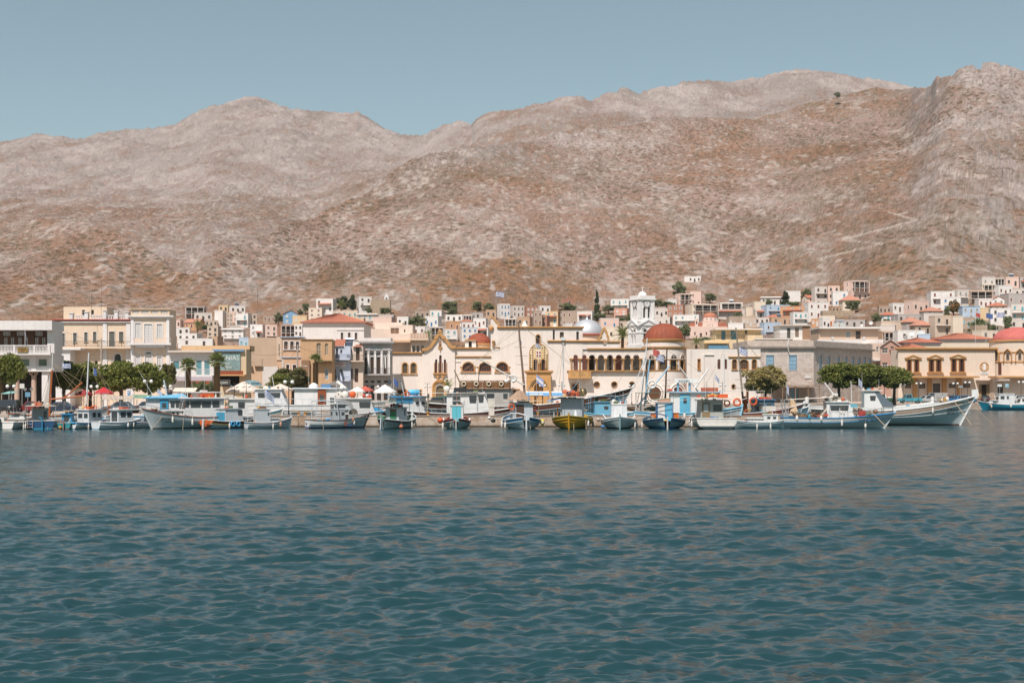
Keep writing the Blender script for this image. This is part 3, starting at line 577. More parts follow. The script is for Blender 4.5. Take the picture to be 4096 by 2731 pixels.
# ------------------------------------------------------------------ waterfront buildings
def facade(mb,x0,x1,z0,z1,ops,dep=.3,y=0.0):
 """front wall at y facing -y with real openings; ops: (cx, zbottom, w, h, kind) kind r/a/o(circle)"""
 xs={x0,x1};zs={z0,z1}
 for cx,zb,w,h,k in ops:xs|={max(x0,cx-w/2),min(x1,cx+w/2)};zs|={zb,zb+h}
 xs=sorted(v for v in xs if x0-1e-6<=v<=x1+1e-6);zs=sorted(v for v in zs if z0-1e-6<=v<=z1+1e-6)
 for i in range(len(xs)-1):
  for j in range(len(zs)-1):
   mx,mz=(xs[i]+xs[i+1])/2,(zs[j]+zs[j+1])/2
   if any(abs(mx-cx)<w/2 and zb<mz<zb+h for cx,zb,w,h,k in ops):continue
   mb.add([(xs[i],y,zs[j]),(xs[i+1],y,zs[j]),(xs[i+1],y,zs[j+1]),(xs[i],y,zs[j+1])],[(0,1,2,3)])
 for cx,zb,w,h,k in ops:
  l,r_,t=cx-w/2,cx+w/2,zb+h
  if k=='r':out=[(l,zb),(r_,zb),(r_,t),(l,t)]
  elif k=='a':
   n=10;zc=t-w/2;arc=[(cx+w/2*math.cos(math.pi*i/n),zc+w/2*math.sin(math.pi*i/n))for i in range(n+1)]
   out=[(l,zb),(r_,zb)]+arc
   for i in range(n):
    c=(r_,t)if i<n/2 else(l,t)
    mb.add([(arc[i][0],y,arc[i][1]),(c[0],y,c[1]),(arc[i+1][0],y,arc[i+1][1])],[(0,1,2)])
   mb.add([(cx,y,t),(r_,y,t),(arc[n//2][0],y,arc[n//2][1]-1e-4)],[(0,1,2)])
  else:
   n=20;zc=zb+h/2;out=[(cx+w/2*math.cos(2*math.pi*i/n),zc+h/2*math.sin(2*math.pi*i/n))for i in range(n)]
   for i in range(n):
    a=2*math.pi*(i+.5)/n;c=(r_ if math.cos(a)>0 else l,t if math.sin(a)>0 else zb);q=out[(i+1)%n]
    mb.add([(out[i][0],y,out[i][1]),(c[0],y,c[1]),(q[0],y,q[1])],[(0,1,2)])
  n=len(out)
  for i in range(n):
   p,q=out[i],out[(i+1)%n]
   mb.add([(p[0],y,p[1]),(q[0],y,q[1]),(q[0],y+dep,q[1]),(p[0],y+dep,p[1])],[(0,1,2,3)])
 return mb
def shell(mb,x0,x1,z0,z1,d,y=0.0,roof=True):
 """sides, back and roof that close a building behind its front wall"""
 mb.add([(x0,y,z0),(x0,y+d,z0),(x0,y+d,z1),(x0,y,z1)],[(0,1,2,3)]);mb.add([(x1,y,z0),(x1,y+d,z0),(x1,y+d,z1),(x1,y,z1)],[(3,2,1,0)])
 mb.add([(x0,y+d,z0),(x1,y+d,z0),(x1,y+d,z1),(x0,y+d,z1)],[(3,2,1,0)])
 if roof:mb.add([(x0,y,z1),(x1,y,z1),(x1,y+d,z1),(x0,y+d,z1)],[(0,1,2,3)])
 return mb
class Bld:
 """a building laid out from photo coordinates at its own distance; x(px), z(py) give local metres"""
 def __init__(s,name,label,px,D,yaw=0,cat='building',zb=QZ,group=None):
  s.px,s.D,s.s,s.zb=px,D,F/D,zb;s.root=thing(name,label,cat,(sx(px,D),D,zb),R(yaw),group)
 def x(s,px):return(px-s.px)/s.s
 def z(s,py):return CH+(YH-py)/s.s-s.zb
 def m(s,d):return d/s.s
 def wall(s,x0,x1,yt,ops,m,yb=None,d=10,name='wall',y=0.,dep=.3,sh=True,roof=True):
  if s.root.name.split('.')[0]in('harbour_office','corner_mansion','neoclassical_mansion','fish_tavern','coffee_house','tan_house','harbour_police','ruined_wall','bank','beige_shop','blue_grey_shop'):d=min(d,4.5)
  """ops in photo px: (cx, ytop, w, h, kind)"""
  z0=-.3 if yb is None else s.z(yb);z1=s.z(yt)
  o=[(s.x(c),s.z(t+h),w/s.s,h/s.s,k)for c,t,w,h,k in ops]
  b=facade(MB(),s.x(x0),s.x(x1),z0,z1,o,dep,y)
  if sh:shell(b,s.x(x0),s.x(x1),z0,z1,d,y,roof)
  return b.build(name,m,s.root)
 def box(s,name,x0,x1,yt,yb,y0,y1,m,parent=None):
  return MB().box(s.x(x0),s.x(x1),y0,y1,s.z(yb),s.z(yt)).build(name,m,parent or s.root)
 def win(s,c,t,w,h,frame='#7a4a38',pane='#25221f',arch=False,bars=1,y=.2,name='window',dep=.12,par=None):
  return obj(name,win_mesh(w/s.s,h/s.s,frame,pane,arch,bars,dep),par or s.root,(s.x(c),y,s.z(t+h)))
 def shut(s,c,t,w,h,colr,y=-.02,name='shutter',par=None):
  return obj(name,shutter_mesh(w/s.s,h/s.s,colr),par or s.root,(s.x(c),y,s.z(t+h)))
 def surround(s,c,t,w,h,m,wd=2.2,arch=False,name='window_surround',pr=.08,sill=True):
  b=MB();hw=w/2+wd/2
  if arch:pts=[(c-hw,t+h),(c-hw,t+w/2)]+[(c-hw*math.cos(math.pi*i/12),t+w/2-hw*math.sin(math.pi*i/12))for i in range(1,12)]+[(c+hw,t+w/2),(c+hw,t+h)]
  else:pts=[(c-hw,t+h),(c-hw,t-wd/2),(c+hw,t-wd/2),(c+hw,t+h)]
  if arch:b.ribbon([(s.x(a),s.z(q))for a,q in pts],s.m(wd/2),-pr,.002)
  else:
   b.box(s.x(c-w/2-wd),s.x(c-w/2),-pr,.002,s.z(t+h),s.z(t-wd));b.box(s.x(c+w/2),s.x(c+w/2+wd),-pr,.002,s.z(t+h),s.z(t-wd));b.box(s.x(c-w/2),s.x(c+w/2),-pr,.002,s.z(t),s.z(t-wd))
  if sill:b.box(s.x(c-hw-wd),s.x(c+hw+wd),-pr-.12,.002,s.z(t+h+wd*.9),s.z(t+h)-.004)
  return b.build(name,m,s.root)
 def cornice(s,x0,x1,yt,yb,m,pr=.35,name='cornice',y=0.):
  b=MB();za,zb=s.z(yb),s.z(yt);hh=zb-za;X0,X1=s.x(x0),s.x(x1)
  b.box(X0-pr,X1+pr,y-pr,y+.3,za+hh*.45,zb);b.box(X0-pr*.55,X1+pr*.55,y-pr*.55,y+.3,za+hh*.0,za+hh*.44)
  return b.build(name,m,s.root)
 def rail(s,x0,x1,yt,yb,y,m,n=None,name='railing',parent=None):
  b=MB();X0,X1,z0,z1=s.x(x0),s.x(x1),s.z(yb),s.z(yt);n=n or max(4,int((X1-X0)/.3))
  b.box(X0,X1,y-.02,y+.02,z1-.05,z1);b.box(X0,X1,y-.02,y+.02,z0+.06,z0+.1)
  for i in range(n+1):x=X0+(X1-X0)*i/n;b.box(x-.012,x+.012,y-.012,y+.012,z0,z1-.05)
  return b.build(name,m,parent or s.root)
 def marks(s,x0,x1,yb,h,m,y,seed=1):
  b=MB();rr=random.Random(seed);x=x0
  while x<x1:w=rr.uniform(1.2,3.2);b.box(s.x(x),s.x(min(x1,x+w)),y-.01,y+.01,s.z(yb),s.z(yb-h*rr.uniform(.7,1)));x+=w+.7
  o=b.build('faded_lettering',m,s.root);o['kind']='stuff'
 def text(s,t,c,yb,h,m,y=-.06,name='lettering',w=None,font_sp=1,parent=None):
  return text_obj(t,s.m(h),m,s.root if parent is None else parent,(s.x(c),y,s.z(yb)),w and s.m(w),name)
def text_obj(t,size,m,parent,loc,width=None,name='lettering',rot=(R(90),0,0),ext=.02):
 cu=bpy.data.curves.new(name,'FONT');cu.body=t;cu.size=size*1.38;cu.align_x='CENTER';cu.extrude=ext;cu.resolution_u=2
 tmp=bpy.data.objects.new('tmp',cu);COL.objects.link(tmp)
 o=obj(name,bpy.data.meshes.new(name),parent,loc);o.rotation_euler=rot;o['kind']='stuff';TEXTS.append((tmp,o,m,width));return o
TEXTS=[]
def set_texts():
 dg=bpy.context.evaluated_depsgraph_get();done=[(bpy.data.meshes.new_from_object(t.evaluated_get(dg)),t,o,m,w)for t,o,m,w in TEXTS]
 for me,t,o,m,w in done:
  bpy.data.objects.remove(t);text_fill(me,o,m,w)
def text_fill(me,o,m,width):
 me.name=o.data.name;me.materials.clear();me.materials.append(m)
 if width and len(me.vertices):
  co=np.empty(len(me.vertices)*3,np.float32);me.vertices.foreach_get('co',co);w0=co[0::3].max()-co[0::3].min();k=width/max(w0,1e-3)
  co[0::3]*=k;me.vertices.foreach_set('co',co)
 o.data=me
def twist_col(mb,x,y,z0,z1,r,turns=3,n=9,m=26):
 vs=[];fs=[]
 for i in range(m+1):
  t=i/m;z=z0+(z1-z0)*t
  for j in range(n):
   a=2*math.pi*j/n+2*math.pi*turns*t/3*3;rr=r*(1+.22*math.cos(3*(2*math.pi*j/n)))
   vs.append((x+rr*math.cos(a),y+rr*math.sin(a),z))
 for i in range(m):
  for j in range(n):fs.append((i*n+j,i*n+(j+1)%n,(i+1)*n+(j+1)%n,(i+1)*n+j))
 mb.add(vs,fs)
CREAM=plaster('#ddd0c6');OCH=mat('ochre_trim','#b98c5c',.85,.12,.8,.1,0,.15,.15);OCH2=mat('ochre_portal','#be925f',.9,.1,.6,.15,0,.15,.2)
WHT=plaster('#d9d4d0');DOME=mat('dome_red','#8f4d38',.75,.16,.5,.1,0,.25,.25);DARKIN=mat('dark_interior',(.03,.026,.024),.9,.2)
STONE_G=mat('grey_marble','#a9a3a0',.8,.16,.9,.2,0,.2,.3);BROWN=mat('brown_wood','#5a3527',.6,.2,2)
IRON=paint('#3b3836',.5);ROOFG=mat('flat_roof','#b9ada2',.95,.2,.4)
# ---- town hall ------------------------------------------------------------------------------
T=Bld('town_hall','long cream town hall with ochre trim, gable, arcade and red domes',2048,270,0,'town hall');tr=T.root
T.wall(1563,1690,1411,[(1620,1452,20,42,'a'),(1654,1452,20,42,'a'),(1608,1560,32,22,'r'),(1672,1560,26,22,'r')],CREAM,d=14)
T.cornice(1560,1690,1408,1416,OCH)
for c in(1620,1654):T.win(c,1453,20,41,'#8a7256','#3d342c',True,2);T.surround(c,1452,20,42,OCH,4.2,True)
for c,w in((1608,32),(1672,26)):T.win(c,1560,w,22,'#6a3e30',bars=1);T.surround(c,1560,w,22,OCH,3.5)
gz=[(1690,1400),(1700,1399),(1711,1396),(1716,1391),(1723,1388),(1733,1372),(1741,1363),(1745,1354),(1750,1346),(1755,1338),(1760,1324),(1765,1338),(1770,1346),(1776,1354),(1786,1361),(1794,1374),(1803,1385),(1811,1389),(1820,1391)]
T.wall(1690,1820,1411,[(1745,1437,9,54,'a'),(1762,1420,10,71,'a'),(1780,1437,9,54,'a'),(1760,1538,32,80,'a')],CREAM,d=14,y=-.35,roof=False)
b=MB();ol=[(T.x(a),T.z(q))for a,q in gz];bot=[(T.x(1820),T.z(1411)),(T.x(1690),T.z(1411))]
nl=[(T.x(1755),T.z(1386)),(T.x(1755),T.z(1352)),(T.x(1767),T.z(1352)),(T.x(1767),T.z(1386))]
left=ol[:11]+[(T.x(1761),T.z(1350))]+[nl[1],nl[0],(T.x(1755),T.z(1411)),bot[1]]
right=[(T.x(1761),T.z(1350))]+ol[10:]+[bot[0],(T.x(1755),T.z(1411)),nl[0],nl[3],nl[2]]
b.prism([(x,z)for x,z in left],-.35,.35);b.prism(right,-.35,.35);b.build('gable',CREAM,tr)
b=MB();b.ribbon(ol,.28,-.7,.4);b.build('gable_coping',OCH,tr)
for c,yy,r_ in((1760,1325,.35),(1697,1399,.4),(1815,1390,.4),(1745,1352,.35),(1776,1352,.35)):
 b=MB();b.box(T.x(c)-r_,T.x(c)+r_,-.78,.42,T.z(yy)-.2,T.z(yy)+.3);b.build('coping_block',OCH,tr)
b=MB();b.box(T.x(1753),T.x(1769),-.6,-.34,T.z(1392),T.z(1386));b.prism([(T.x(1757),T.z(1393)),(T.x(1761),T.z(1408)),(T.x(1765),T.z(1393))],-.55,-.34);b.build('niche_bracket',OCH,tr)
MB().lathe([(.001,0),(.12,0),(.18,.3),(.05,.5),(.001,.55)],10,(T.x(1761),-.1,T.z(1386))).build('bell',mat('bronze','#6b5a3a',.4,.1,metal=.6),tr,40)
for c,t,w,h in((1745,1437,9,54),(1762,1420,10,71),(1780,1437,9,54)):T.win(c,t,w,h,'#7c4536','#4a2a22',True,1,y=-.08)
for c in(1738.5,1754,1770,1787):
 b=MB();twist_col(b,T.x(c),-.45,T.z(1491),T.z(1450),.07,4);b.build('twisted_column',OCH,tr,True)
b=MB();b.box(T.x(1733),T.x(1789),-.85,-.34,T.z(1496),T.z(1491))
for sgn in(-1,1):b.prism([(T.x(1761+sgn*24),T.z(1496)),(T.x(1761+sgn*2),T.z(1496)),(T.x(1761+sgn*6),T.z(1508)),(T.x(1761+sgn*10),T.z(1520)),(T.x(1761+sgn*13),T.z(1508))][::sgn],-.7,-.34)
b.build('window_sill_bracket',OCH,tr)
for i,(r_,y_)in enumerate(((29,-.75),(24.5,-.62),(20,-.5))):
 b=MB();pts=[(T.x(1760-r_),-.1),(T.x(1760-r_),T.z(1549))]+[(T.x(1760)-T.m(r_)*math.cos(math.pi*k/14),T.z(1549)+T.m(r_)*math.sin(math.pi*k/14))for k in range(1,14)]+[(T.x(1760+r_),T.z(1549)),(T.x(1760+r_),-.1)]
 b.ribbon(pts,T.m(2.3),y_,-.33+i*.001);b.build('portal_arch',OCH2,tr)
b=MB();b.prism([(T.x(1748),T.z(1528)),(T.x(1752),T.z(1520)),(T.x(1760),T.z(1513)),(T.x(1768),T.z(1520)),(T.x(1772),T.z(1528))],-.7,-.34);b.build('portal_finial',OCH,tr)
T.win(1760,1540,31,72,'#5d4a36','#6b5b49',True,1,y=-.05,name='door')
T.wall(1820,1966,1394,[(1873,1450,46,36,'a'),(1941,1450,46,36,'a'),(1850,1560,30,20,'r'),(1925,1560,30,20,'r')],CREAM,d=14)
T.cornice(1815,1964,1389,1397,OCH);T.cornice(1820,1971,1424,1430,OCH,.25)
MB().box(T.x(1822),T.x(1843),-.12,.002,T.z(1447.5),T.z(1445)).build('plaster_moulding',CREAM,tr)
for c in(1850,1925):T.win(c,1560,30,20,'#6a3e30');T.surround(c,1560,30,20,OCH,3.5)
T.wall(1966,2330,1312,[(1989,1343,11,43,'a'),(2009,1450,46,36,'a'),(2152,1340,15,40,'a'),(2142,1438,14,44,'a'),(2173,1438,14,44,'a'),(2062,1558,28,22,'r'),(2215,1320,8,39,'r'),(2247,1328,16,24,'r'),(2310,1326,10,34,'r'),(2154,1534,34,90,'a')],CREAM,d=16,y=-.3)
T.cornice(1995,2330,1306,1315,OCH,y=-.3)
for c in(1873,1941,2009):
 y0=-.1 if c==2009 else .2
 T.win(c,1451,46,35,'#7a4334','#3a2a24',True,4,y=y0)
 b=MB();hw=25;yy=-.3 if c==2009 else 0.
 b.ribbon([(T.x(c-hw-8),T.z(1467)),(T.x(c-hw),T.z(1467))]+[(T.x(c)-T.m(hw)*math.cos(math.pi*k/14),T.z(1472)+T.m(hw)*math.sin(math.pi*k/14))for k in range(2,13)]+[(T.x(c+hw),T.z(1467)),(T.x(c+hw+8),T.z(1467))],T.m(1.7),yy-.12,yy)
 b.box(T.x(c-32),T.x(c+32),yy-.25,yy,T.z(1489.5),T.z(1486.5));b.box(T.x(c-29),T.x(c-23),yy-.08,yy,T.z(1486),T.z(1469));b.box(T.x(c+23),T.x(c+29),yy-.08,yy,T.z(1486),T.z(1469))
 b.build('window_surround',OCH,tr)
T.win(1989,1344,11,42,'#4d4038','#2b2622',True,0,y=0);T.win(2152,1341,15,39,'#7a4334','#241f1c',True,1,y=0)
for c in(2142,2173):T.win(c,1439,14,43,'#7a4334','#2a211d',True,1,y=0)
T.box('sill',1979,1999,1387,1390,-.5,-.298,OCH);T.win(2062,1558,28,22,'#6a3e30',y=0);
b=MB();b.ribbon([(T.x(2045),T.z(1580)),(T.x(2045),T.z(1556)),(T.x(2079),T.z(1556)),(T.x(2079),T.z(1580))],T.m(1.8),-.4,-.3);b.build('window_surround',OCH,tr)
for c,t,w,h in((2215,1320,8,39),(2310,1326,10,34)):T.win(c,t,w,h,'#6b5a4a','#3a3029',bars=0,y=0)
T.win(2247,1328,16,24,'#6b5a4a','#5c4638',bars=1,y=0)
MB().box(T.x(2243),T.x(2259),-.9,-.32,T.z(1362),T.z(1349)).build('air_conditioner',paint('#c9ccc8'),tr)
b=MB();pc,hw=2154.5,37
pan=[(T.x(pc-hw),T.z(1483)),(T.x(pc+hw),T.z(1483)),(T.x(pc+hw),T.z(1412))]+[(T.x(pc)+T.m(hw)*math.cos(math.pi*k/14),T.z(1412)+T.m(hw)*math.sin(math.pi*k/14))for k in range(1,14)]+[(T.x(pc-hw),T.z(1412))]
zz=lambda p:p
def panel_piece(x0,x1):
 q=MB();n=14;cols=[x0+(x1-x0)*i/n for i in range(n+1)]
 for i in range(n):
  def top(x):
   d=abs(x-pc);return T.z(1412)+math.sqrt(max(0,T.m(hw)**2-T.m(d)**2))
  a,c=cols[i],cols[i+1];q.add([(T.x(a),-.325,T.z(1483)),(T.x(c),-.325,T.z(1483)),(T.x(c),-.325,top(c)),(T.x(a),-.325,top(a))],[(0,1,2,3)])
 return q
PAN=mat('panel_pale_ochre','#d6c19f',.9,.1,.8)
for x0,x1 in((2117.5,2133.5),(2150.5,2164.5),(2181.5,2191.5)):panel_piece(x0,x1).build('decorative_panel',PAN,tr)
b=MB();b.add([(T.x(2133.5),-.327,T.z(1436)),(T.x(2150.5),-.327,T.z(1436)),(T.x(2150.5),-.327,T.z(1383)),(T.x(2133.5),-.327,T.z(1383))],[(0,1,2,3)]);b.add([(T.x(2164.5),-.327,T.z(1436)),(T.x(2181.5),-.327,T.z(1436)),(T.x(2181.5),-.327,T.z(1383)),(T.x(2164.5),-.327,T.z(1383))],[(0,1,2,3)]);b.build('decorative_panel',PAN,tr)
disc=MB();disc.lathe([(.001,-.05),(T.m(3.4),-.05),(T.m(3.4),0)],12,axis='y');disc=disc.mesh('disc',mat('disc_brown','#8d7350',.9,.15,3))
for i in range(8):
 for j in range(11):
  dx,dy=2121.5+i*9.4,1381+j*9.8
  if dx>2190 or(abs(dx-pc)>32 and dy<1412)or math.hypot(dx-pc,min(0,dy-1412))>33:continue
  if(2132<dx<2152 or 2163<dx<2183)and dy>1432:continue
  if abs(dx-2152)<12 and dy<1384:continue
  if 2140<dx<2166 and 1398<dy<1432:continue
  obj('disc',disc,tr,(T.x(dx),-.325,T.z(dy)))
b=MB();b.ribbon([(x,z)for x,z in pan[2:]],T.m(1.2),-.4,-.3);b.ribbon([pan[0],pan[-1]],T.m(1.2),-.4,-.3);b.ribbon([pan[1],pan[2]],T.m(1.2),-.4,-.3);b.build('panel_frame',OCH,tr)
for c,t,w,h in((2152,1340,15,40),(2142,1438,14,44),(2173,1438,14,44)):
 b=MB();hw2=w/2+2.2;b.ribbon([(T.x(c-hw2),T.z(t+h)),(T.x(c-hw2),T.z(t+w/2))]+[(T.x(c)-T.m(hw2)*math.cos(math.pi*k/12),T.z(t+w/2)+T.m(hw2)*math.sin(math.pi*k/12))for k in range(1,12)]+[(T.x(c+hw2),T.z(t+w/2)),(T.x(c+hw2),T.z(t+h))],T.m(1.6),-.5,-.3);b.build('window_surround',OCH,tr)
b=MB();b.box(T.x(2145),T.x(2164),-.37,-.33,T.z(1428),T.z(1404));crest=b.build('crest_plate',paint('#e3ddd4'),tr)
for dx in(-1,1):
 for dy in(-1,1):MB().box(T.x(2154.5+dx*5)-.15,T.x(2154.5+dx*5)+.15,-.40,-.37,T.z(1416+dy*6)-.2,T.z(1416+dy*6)+.2).build('crest_quarter',paint('#8a3f3a'),crest)
for dx in(-14,15):MB().box(T.x(2154.5+dx)-.12,T.x(2154.5+dx)+.12,-.42,-.325,T.z(1433),T.z(1400)).build('panel_pilaster',paint('#d9b277',.7),tr)
b=MB();twist_col(b,T.x(2157.5),-.55,T.z(1483),T.z(1462),.14,3);b.lathe([(.14,0),(.3,.35),(.3,.45),(.001,.45)],10,(T.x(2157.5),-.55,T.z(1462)));b.build('twisted_column',OCH,tr,40)
T.wall(2106,2203,1490,[(2154,1532,36,92,'a')],OCH2,d=1.4,y=-1.7,dep=1.4,name='portal')
T.cornice(2103,2206,1482,1494,OCH,.3,y=-1.7,name='portal_cornice')
b=MB();pts=[(T.x(2154)-T.m(29)*math.cos(math.pi*k/16),T.z(1550)+T.m(29)*math.sin(math.pi*k/16))for k in range(1,16)];b.ribbon(pts,T.m(5),-1.76,-1.69);b.build('inscription_band',mat('band_dark','#4a3526',.8,.1),tr)
b=MB();pts=[(T.x(2154)-T.m(36)*math.cos(math.pi*k/16),T.z(1550)+T.m(36)*math.sin(math.pi*k/16))for k in range(0,17)];b.ribbon(pts,T.m(1.6),-1.85,-1.7);b.build('portal_arch',OCH,tr)
ins='ΕΠΑΡΧΕΙΟ ΚΑΛΥΜΝΟΥ';GOLD=paint('#d8b27a',.5)
for i,ch in enumerate(ins):
 if ch==' ':continue
 a=math.pi*(1-(i+1.2)/(len(ins)+1.4));lo=text_obj(ch,.26,GOLD,tr,(T.x(2154)+T.m(27)*math.cos(a),-1.79,T.z(1550)+T.m(27)*math.sin(a)),None,'letter');lo.rotation_euler=(R(90),R(90)-a,0)
T.win(2154,1534,34,80,'#5a3527','#1c1613',True,1,y=-.25,name='door')
for c in(2123,2184):
 b=MB().box(T.x(c-6),T.x(c+6),-1.6,-1.2,T.z(1484),T.z(1478)).build('planter',paint('#a8603e',.8),tr)
 q=MB();rr=random.Random(c)
 for _ in range(60):p=Vector((T.x(c)+rr.uniform(-.28,.28),-1.4+rr.uniform(-.2,.2),T.z(1478)));q.add([p,p+Vector((rr.uniform(-.2,.2),rr.uniform(-.1,.1),rr.uniform(.1,.4))),p+Vector((.06,0,0))],[(0,1,2)])
 o=q.build('flowers',mat('leaf_small','#5f6b3a',.8,.2),b);o['kind']='stuff'
b=MB();b.prism([(T.x(1963),T.z(1400)),(T.x(1963),T.z(1270)),(T.x(1972),T.z(1270)),(T.x(1985),T.z(1285)),(T.x(1992),T.z(1298)),(T.x(1997),T.z(1308)),(T.x(1997),T.z(1400))],-.36,.3);b.build('fin_wall',CREAM,tr)
b=MB();b.ribbon([(T.x(1960),T.z(1270)),(T.x(1970),T.z(1268)),(T.x(1979),T.z(1277)),(T.x(1984),T.z(1285)),(T.x(1991),T.z(1290)),(T.x(1996),T.z(1302)),(T.x(1998),T.z(1309))],.2,-.5,.4);b.build('fin_coping',OCH,tr)
b=MB();b.lathe([(.001,0),(.45,.25),(.5,.7),(.3,.9),(.001,1.2)],10,(T.x(1965),-.4,T.z(1325)));b.build('corner_urn',OCH,tr,40)
b=MB();twist_col(b,T.x(1974),-.5,T.z(1387),T.z(1365),.2,2);b.box(T.x(1968),T.x(1980),-.8,-.3,T.z(1367),T.z(1362));b.build('twisted_column',OCH,tr,40)
sm_c=(T.x(1912),7.5,0)
b=MB();b.lathe([(T.m(53),T.z(1392)),(T.m(53),T.z(1374))],32,(sm_c[0],sm_c[1],0));b.build('small_drum',CREAM,tr,40)
for yy,rr_ in((1388,57),(1374,56)):b=MB();b.lathe([(T.m(rr_-4),T.z(yy)-.2),(T.m(rr_),T.z(yy)-.1),(T.m(rr_),T.z(yy)+.2),(T.m(rr_-6),T.z(yy)+.25)],32,(sm_c[0],sm_c[1],0));b.build('drum_cornice',OCH,tr,30)
b=MB();b.lathe([(T.m(51)*math.cos(math.pi/2*i/10),T.z(1372)+T.m(46)*math.sin(math.pi/2*i/10))for i in range(10)]+[(.001,T.z(1372)+T.m(46))],32,(sm_c[0],sm_c[1],0));b.build('small_dome',DOME,tr,True)
b=facade(MB(),T.x(1858),T.x(1902),T.z(1390),T.z(1360),[(T.x(1879),T.z(1388),T.m(13),T.m(25),'r')],.3,3.0);shell(b,T.x(1858),T.x(1902),T.z(1390),T.z(1360),3,3.0);b.build('dormer',CREAM,tr)
MB().box(T.x(1856),T.x(1904),2.7,6.0,T.z(1360),T.z(1356)).build('dormer_cornice',OCH,tr);MB().box(T.x(1873),T.x(1885),3.25,3.3,T.z(1388),T.z(1363)).build('dormer_opening',DARKIN,tr)
T.cornice(2195,2406,1361,1369,OCH,.3,y=-.31,name='shoulder_cornice');T.wall(2330,2478,1366,[],CREAM,yb=1397,d=14,y=-.25,name='wall');T.cornice(2432,2478,1364,1372,OCH,.25,y=-.25,name='shoulder_cornice')
gl=[(2394,1362),(2396,1350),(2404,1345),(2402,1336),(2408,1326),(2412,1318),(2416,1312),(2421,1320),(2426,1330),(2428,1340),(2432,1348),(2433,1362)]
b=MB();b.prism([(T.x(a),T.z(q))for a,q in gl][::-1],-.45,.3);b.build('gablet',CREAM,tr);b=MB();b.ribbon([(T.x(a),T.z(q))for a,q in gl],.2,-.62,.4);b.build('gablet_coping',OCH,tr)
b=MB();b.torus((T.x(2417),-.5,T.z(1366)),.28,.09);b.build('gablet_ring',OCH,tr)
for c,r_,h_ in((2100,27,32),(2225,22,22)):
 b=MB();b.lathe([(T.m(r_),0),(T.m(r_*.6),T.m(h_*.3)),(T.m(r_*.28),T.m(h_*.75)),(T.m(r_*.2),T.m(h_)),(.001,T.m(h_+3))],8,(T.x(c),8,T.z(1310)));b.build('roof_vent_cap',mat('vent_white','#cfc5bb',.9,.15),tr)
AR=[2302,2337,2368,2404,2440,2475,2510,2545]
T.wall(2330,2582,1396,[(c,1419,25,62,'a')for c in AR if c>2340]+[(c,1527,22,22,'o')for c in(2387,2457,2528)],CREAM,d=12,dep=.45,roof=False)
b=MB();b.box(T.x(2330),T.x(2582),.02,12,T.z(1413),T.z(1397));b.box(T.x(2356),T.x(2576),.46,7,T.z(1485),T.z(1482));b.box(T.x(2356),T.x(2576),5.0,5.2,T.z(1482),T.z(1413));b.build('loggia',CREAM,tr)
for c,w,m_ in((2372,18,BROWN),(2448,8,BROWN),(2480,26,mat('salmon_wall','#c77f68',.9,.1)),(2530,44,mat('grey_blocks','#b9b3af',.9,.15,1.5))):MB().box(T.x(c-w/2),T.x(c+w/2),4.9,4.99,T.z(1481),T.z(1420)).build('loggia_panel',m_,tr)
for c in AR[:2]:
 T.win(c,1419,17,62,'#7a4334','#5d3a30',True,1,y=-.38)
T.cornice(2355,2578,1392,1400,OCH,.35,name='arcade_cornice')
T.cornice(2273,2580,1481,1487,OCH,.28,y=-.31,name='sill_course')
edges=[2286]+[(a+b_)/2 for a,b_ in zip(AR[:-1],AR[1:])]+[2560]
for e in edges:
 yb=-.45
 b=MB();twist_col(b,T.x(e),yb+.1,T.z(1481),T.z(1444),.16,3);b.lathe([(.18,0),(.32,.3),(.34,.4)],10,(T.x(e),yb+.1,T.z(1444)));b.box(T.x(e)-.42,T.x(e)+.42,yb-.25,yb+.5,T.z(1444)+.38,T.z(1444)+.52);b.build('twisted_column',OCH,tr,40)
for c in(2387,2457,2528):
 b=MB();b.torus((T.x(c),-.03,T.z(1538)),T.m(12.5),T.m(1.5),22,6);b.build('round_window_frame',OCH,tr,True)
 MB().lathe([(.001,.32),(T.m(11),.32)],20,(T.x(c),0,T.z(1538)),axis='y').build('pane',mat('brown_glass','#5f4331',.3,.2),tr)
BAL=T.wall(2273,2363,1486,[(2285+i*6+(14 if i>2 else 0)+(16 if i>6 else 0),1492+j*8,3.2,2.6,'r')for i in range(9)for j in range(2)],OCH2,yb=1511,d=1.2,y=-1.55,dep=.25,name='balcony')
b=MB();b.hexa([(T.x(2273),-1.5,T.z(1511)),(T.x(2363),-1.5,T.z(1511)),(T.x(2363),-.31,T.z(1511)),(T.x(2273),-.31,T.z(1511)),(T.x(2273),-1.6,T.z(1511)+.02),(T.x(2363),-1.6,T.z(1511)+.02),(T.x(2363),-.31,T.z(1511)+.02),(T.x(2273),-.31,T.z(1511)+.02)]);b.build('balcony_floor',OCH,BAL)
T.box('balcony_moulding',2272,2364,1509,1514,-1.65,-.31,OCH,BAL)
T.box('window_pane',2290,2309,1538,1572,-.36,-.33,DARKIN);b=MB();b.ribbon([(T.x(2287),T.z(1572)),(T.x(2287),T.z(1534)),(T.x(2312),T.z(1534)),(T.x(2312),T.z(1572))],T.m(3),-.42,-.3);b.build('window_surround',OCH,tr)
BC=(T.x(2665),4.0);BR=T.m(88)
b=MB();b.lathe([(BR,-.3),(BR,T.z(1483))],48,(*BC,0));b.lathe([(BR,T.z(1437)),(BR,T.z(1388))],48,(*BC,0));b.lathe([(BR*.93,T.z(1388)),(BR*.93,T.z(1360))],48,(*BC,0))
nb=36;wins=[]
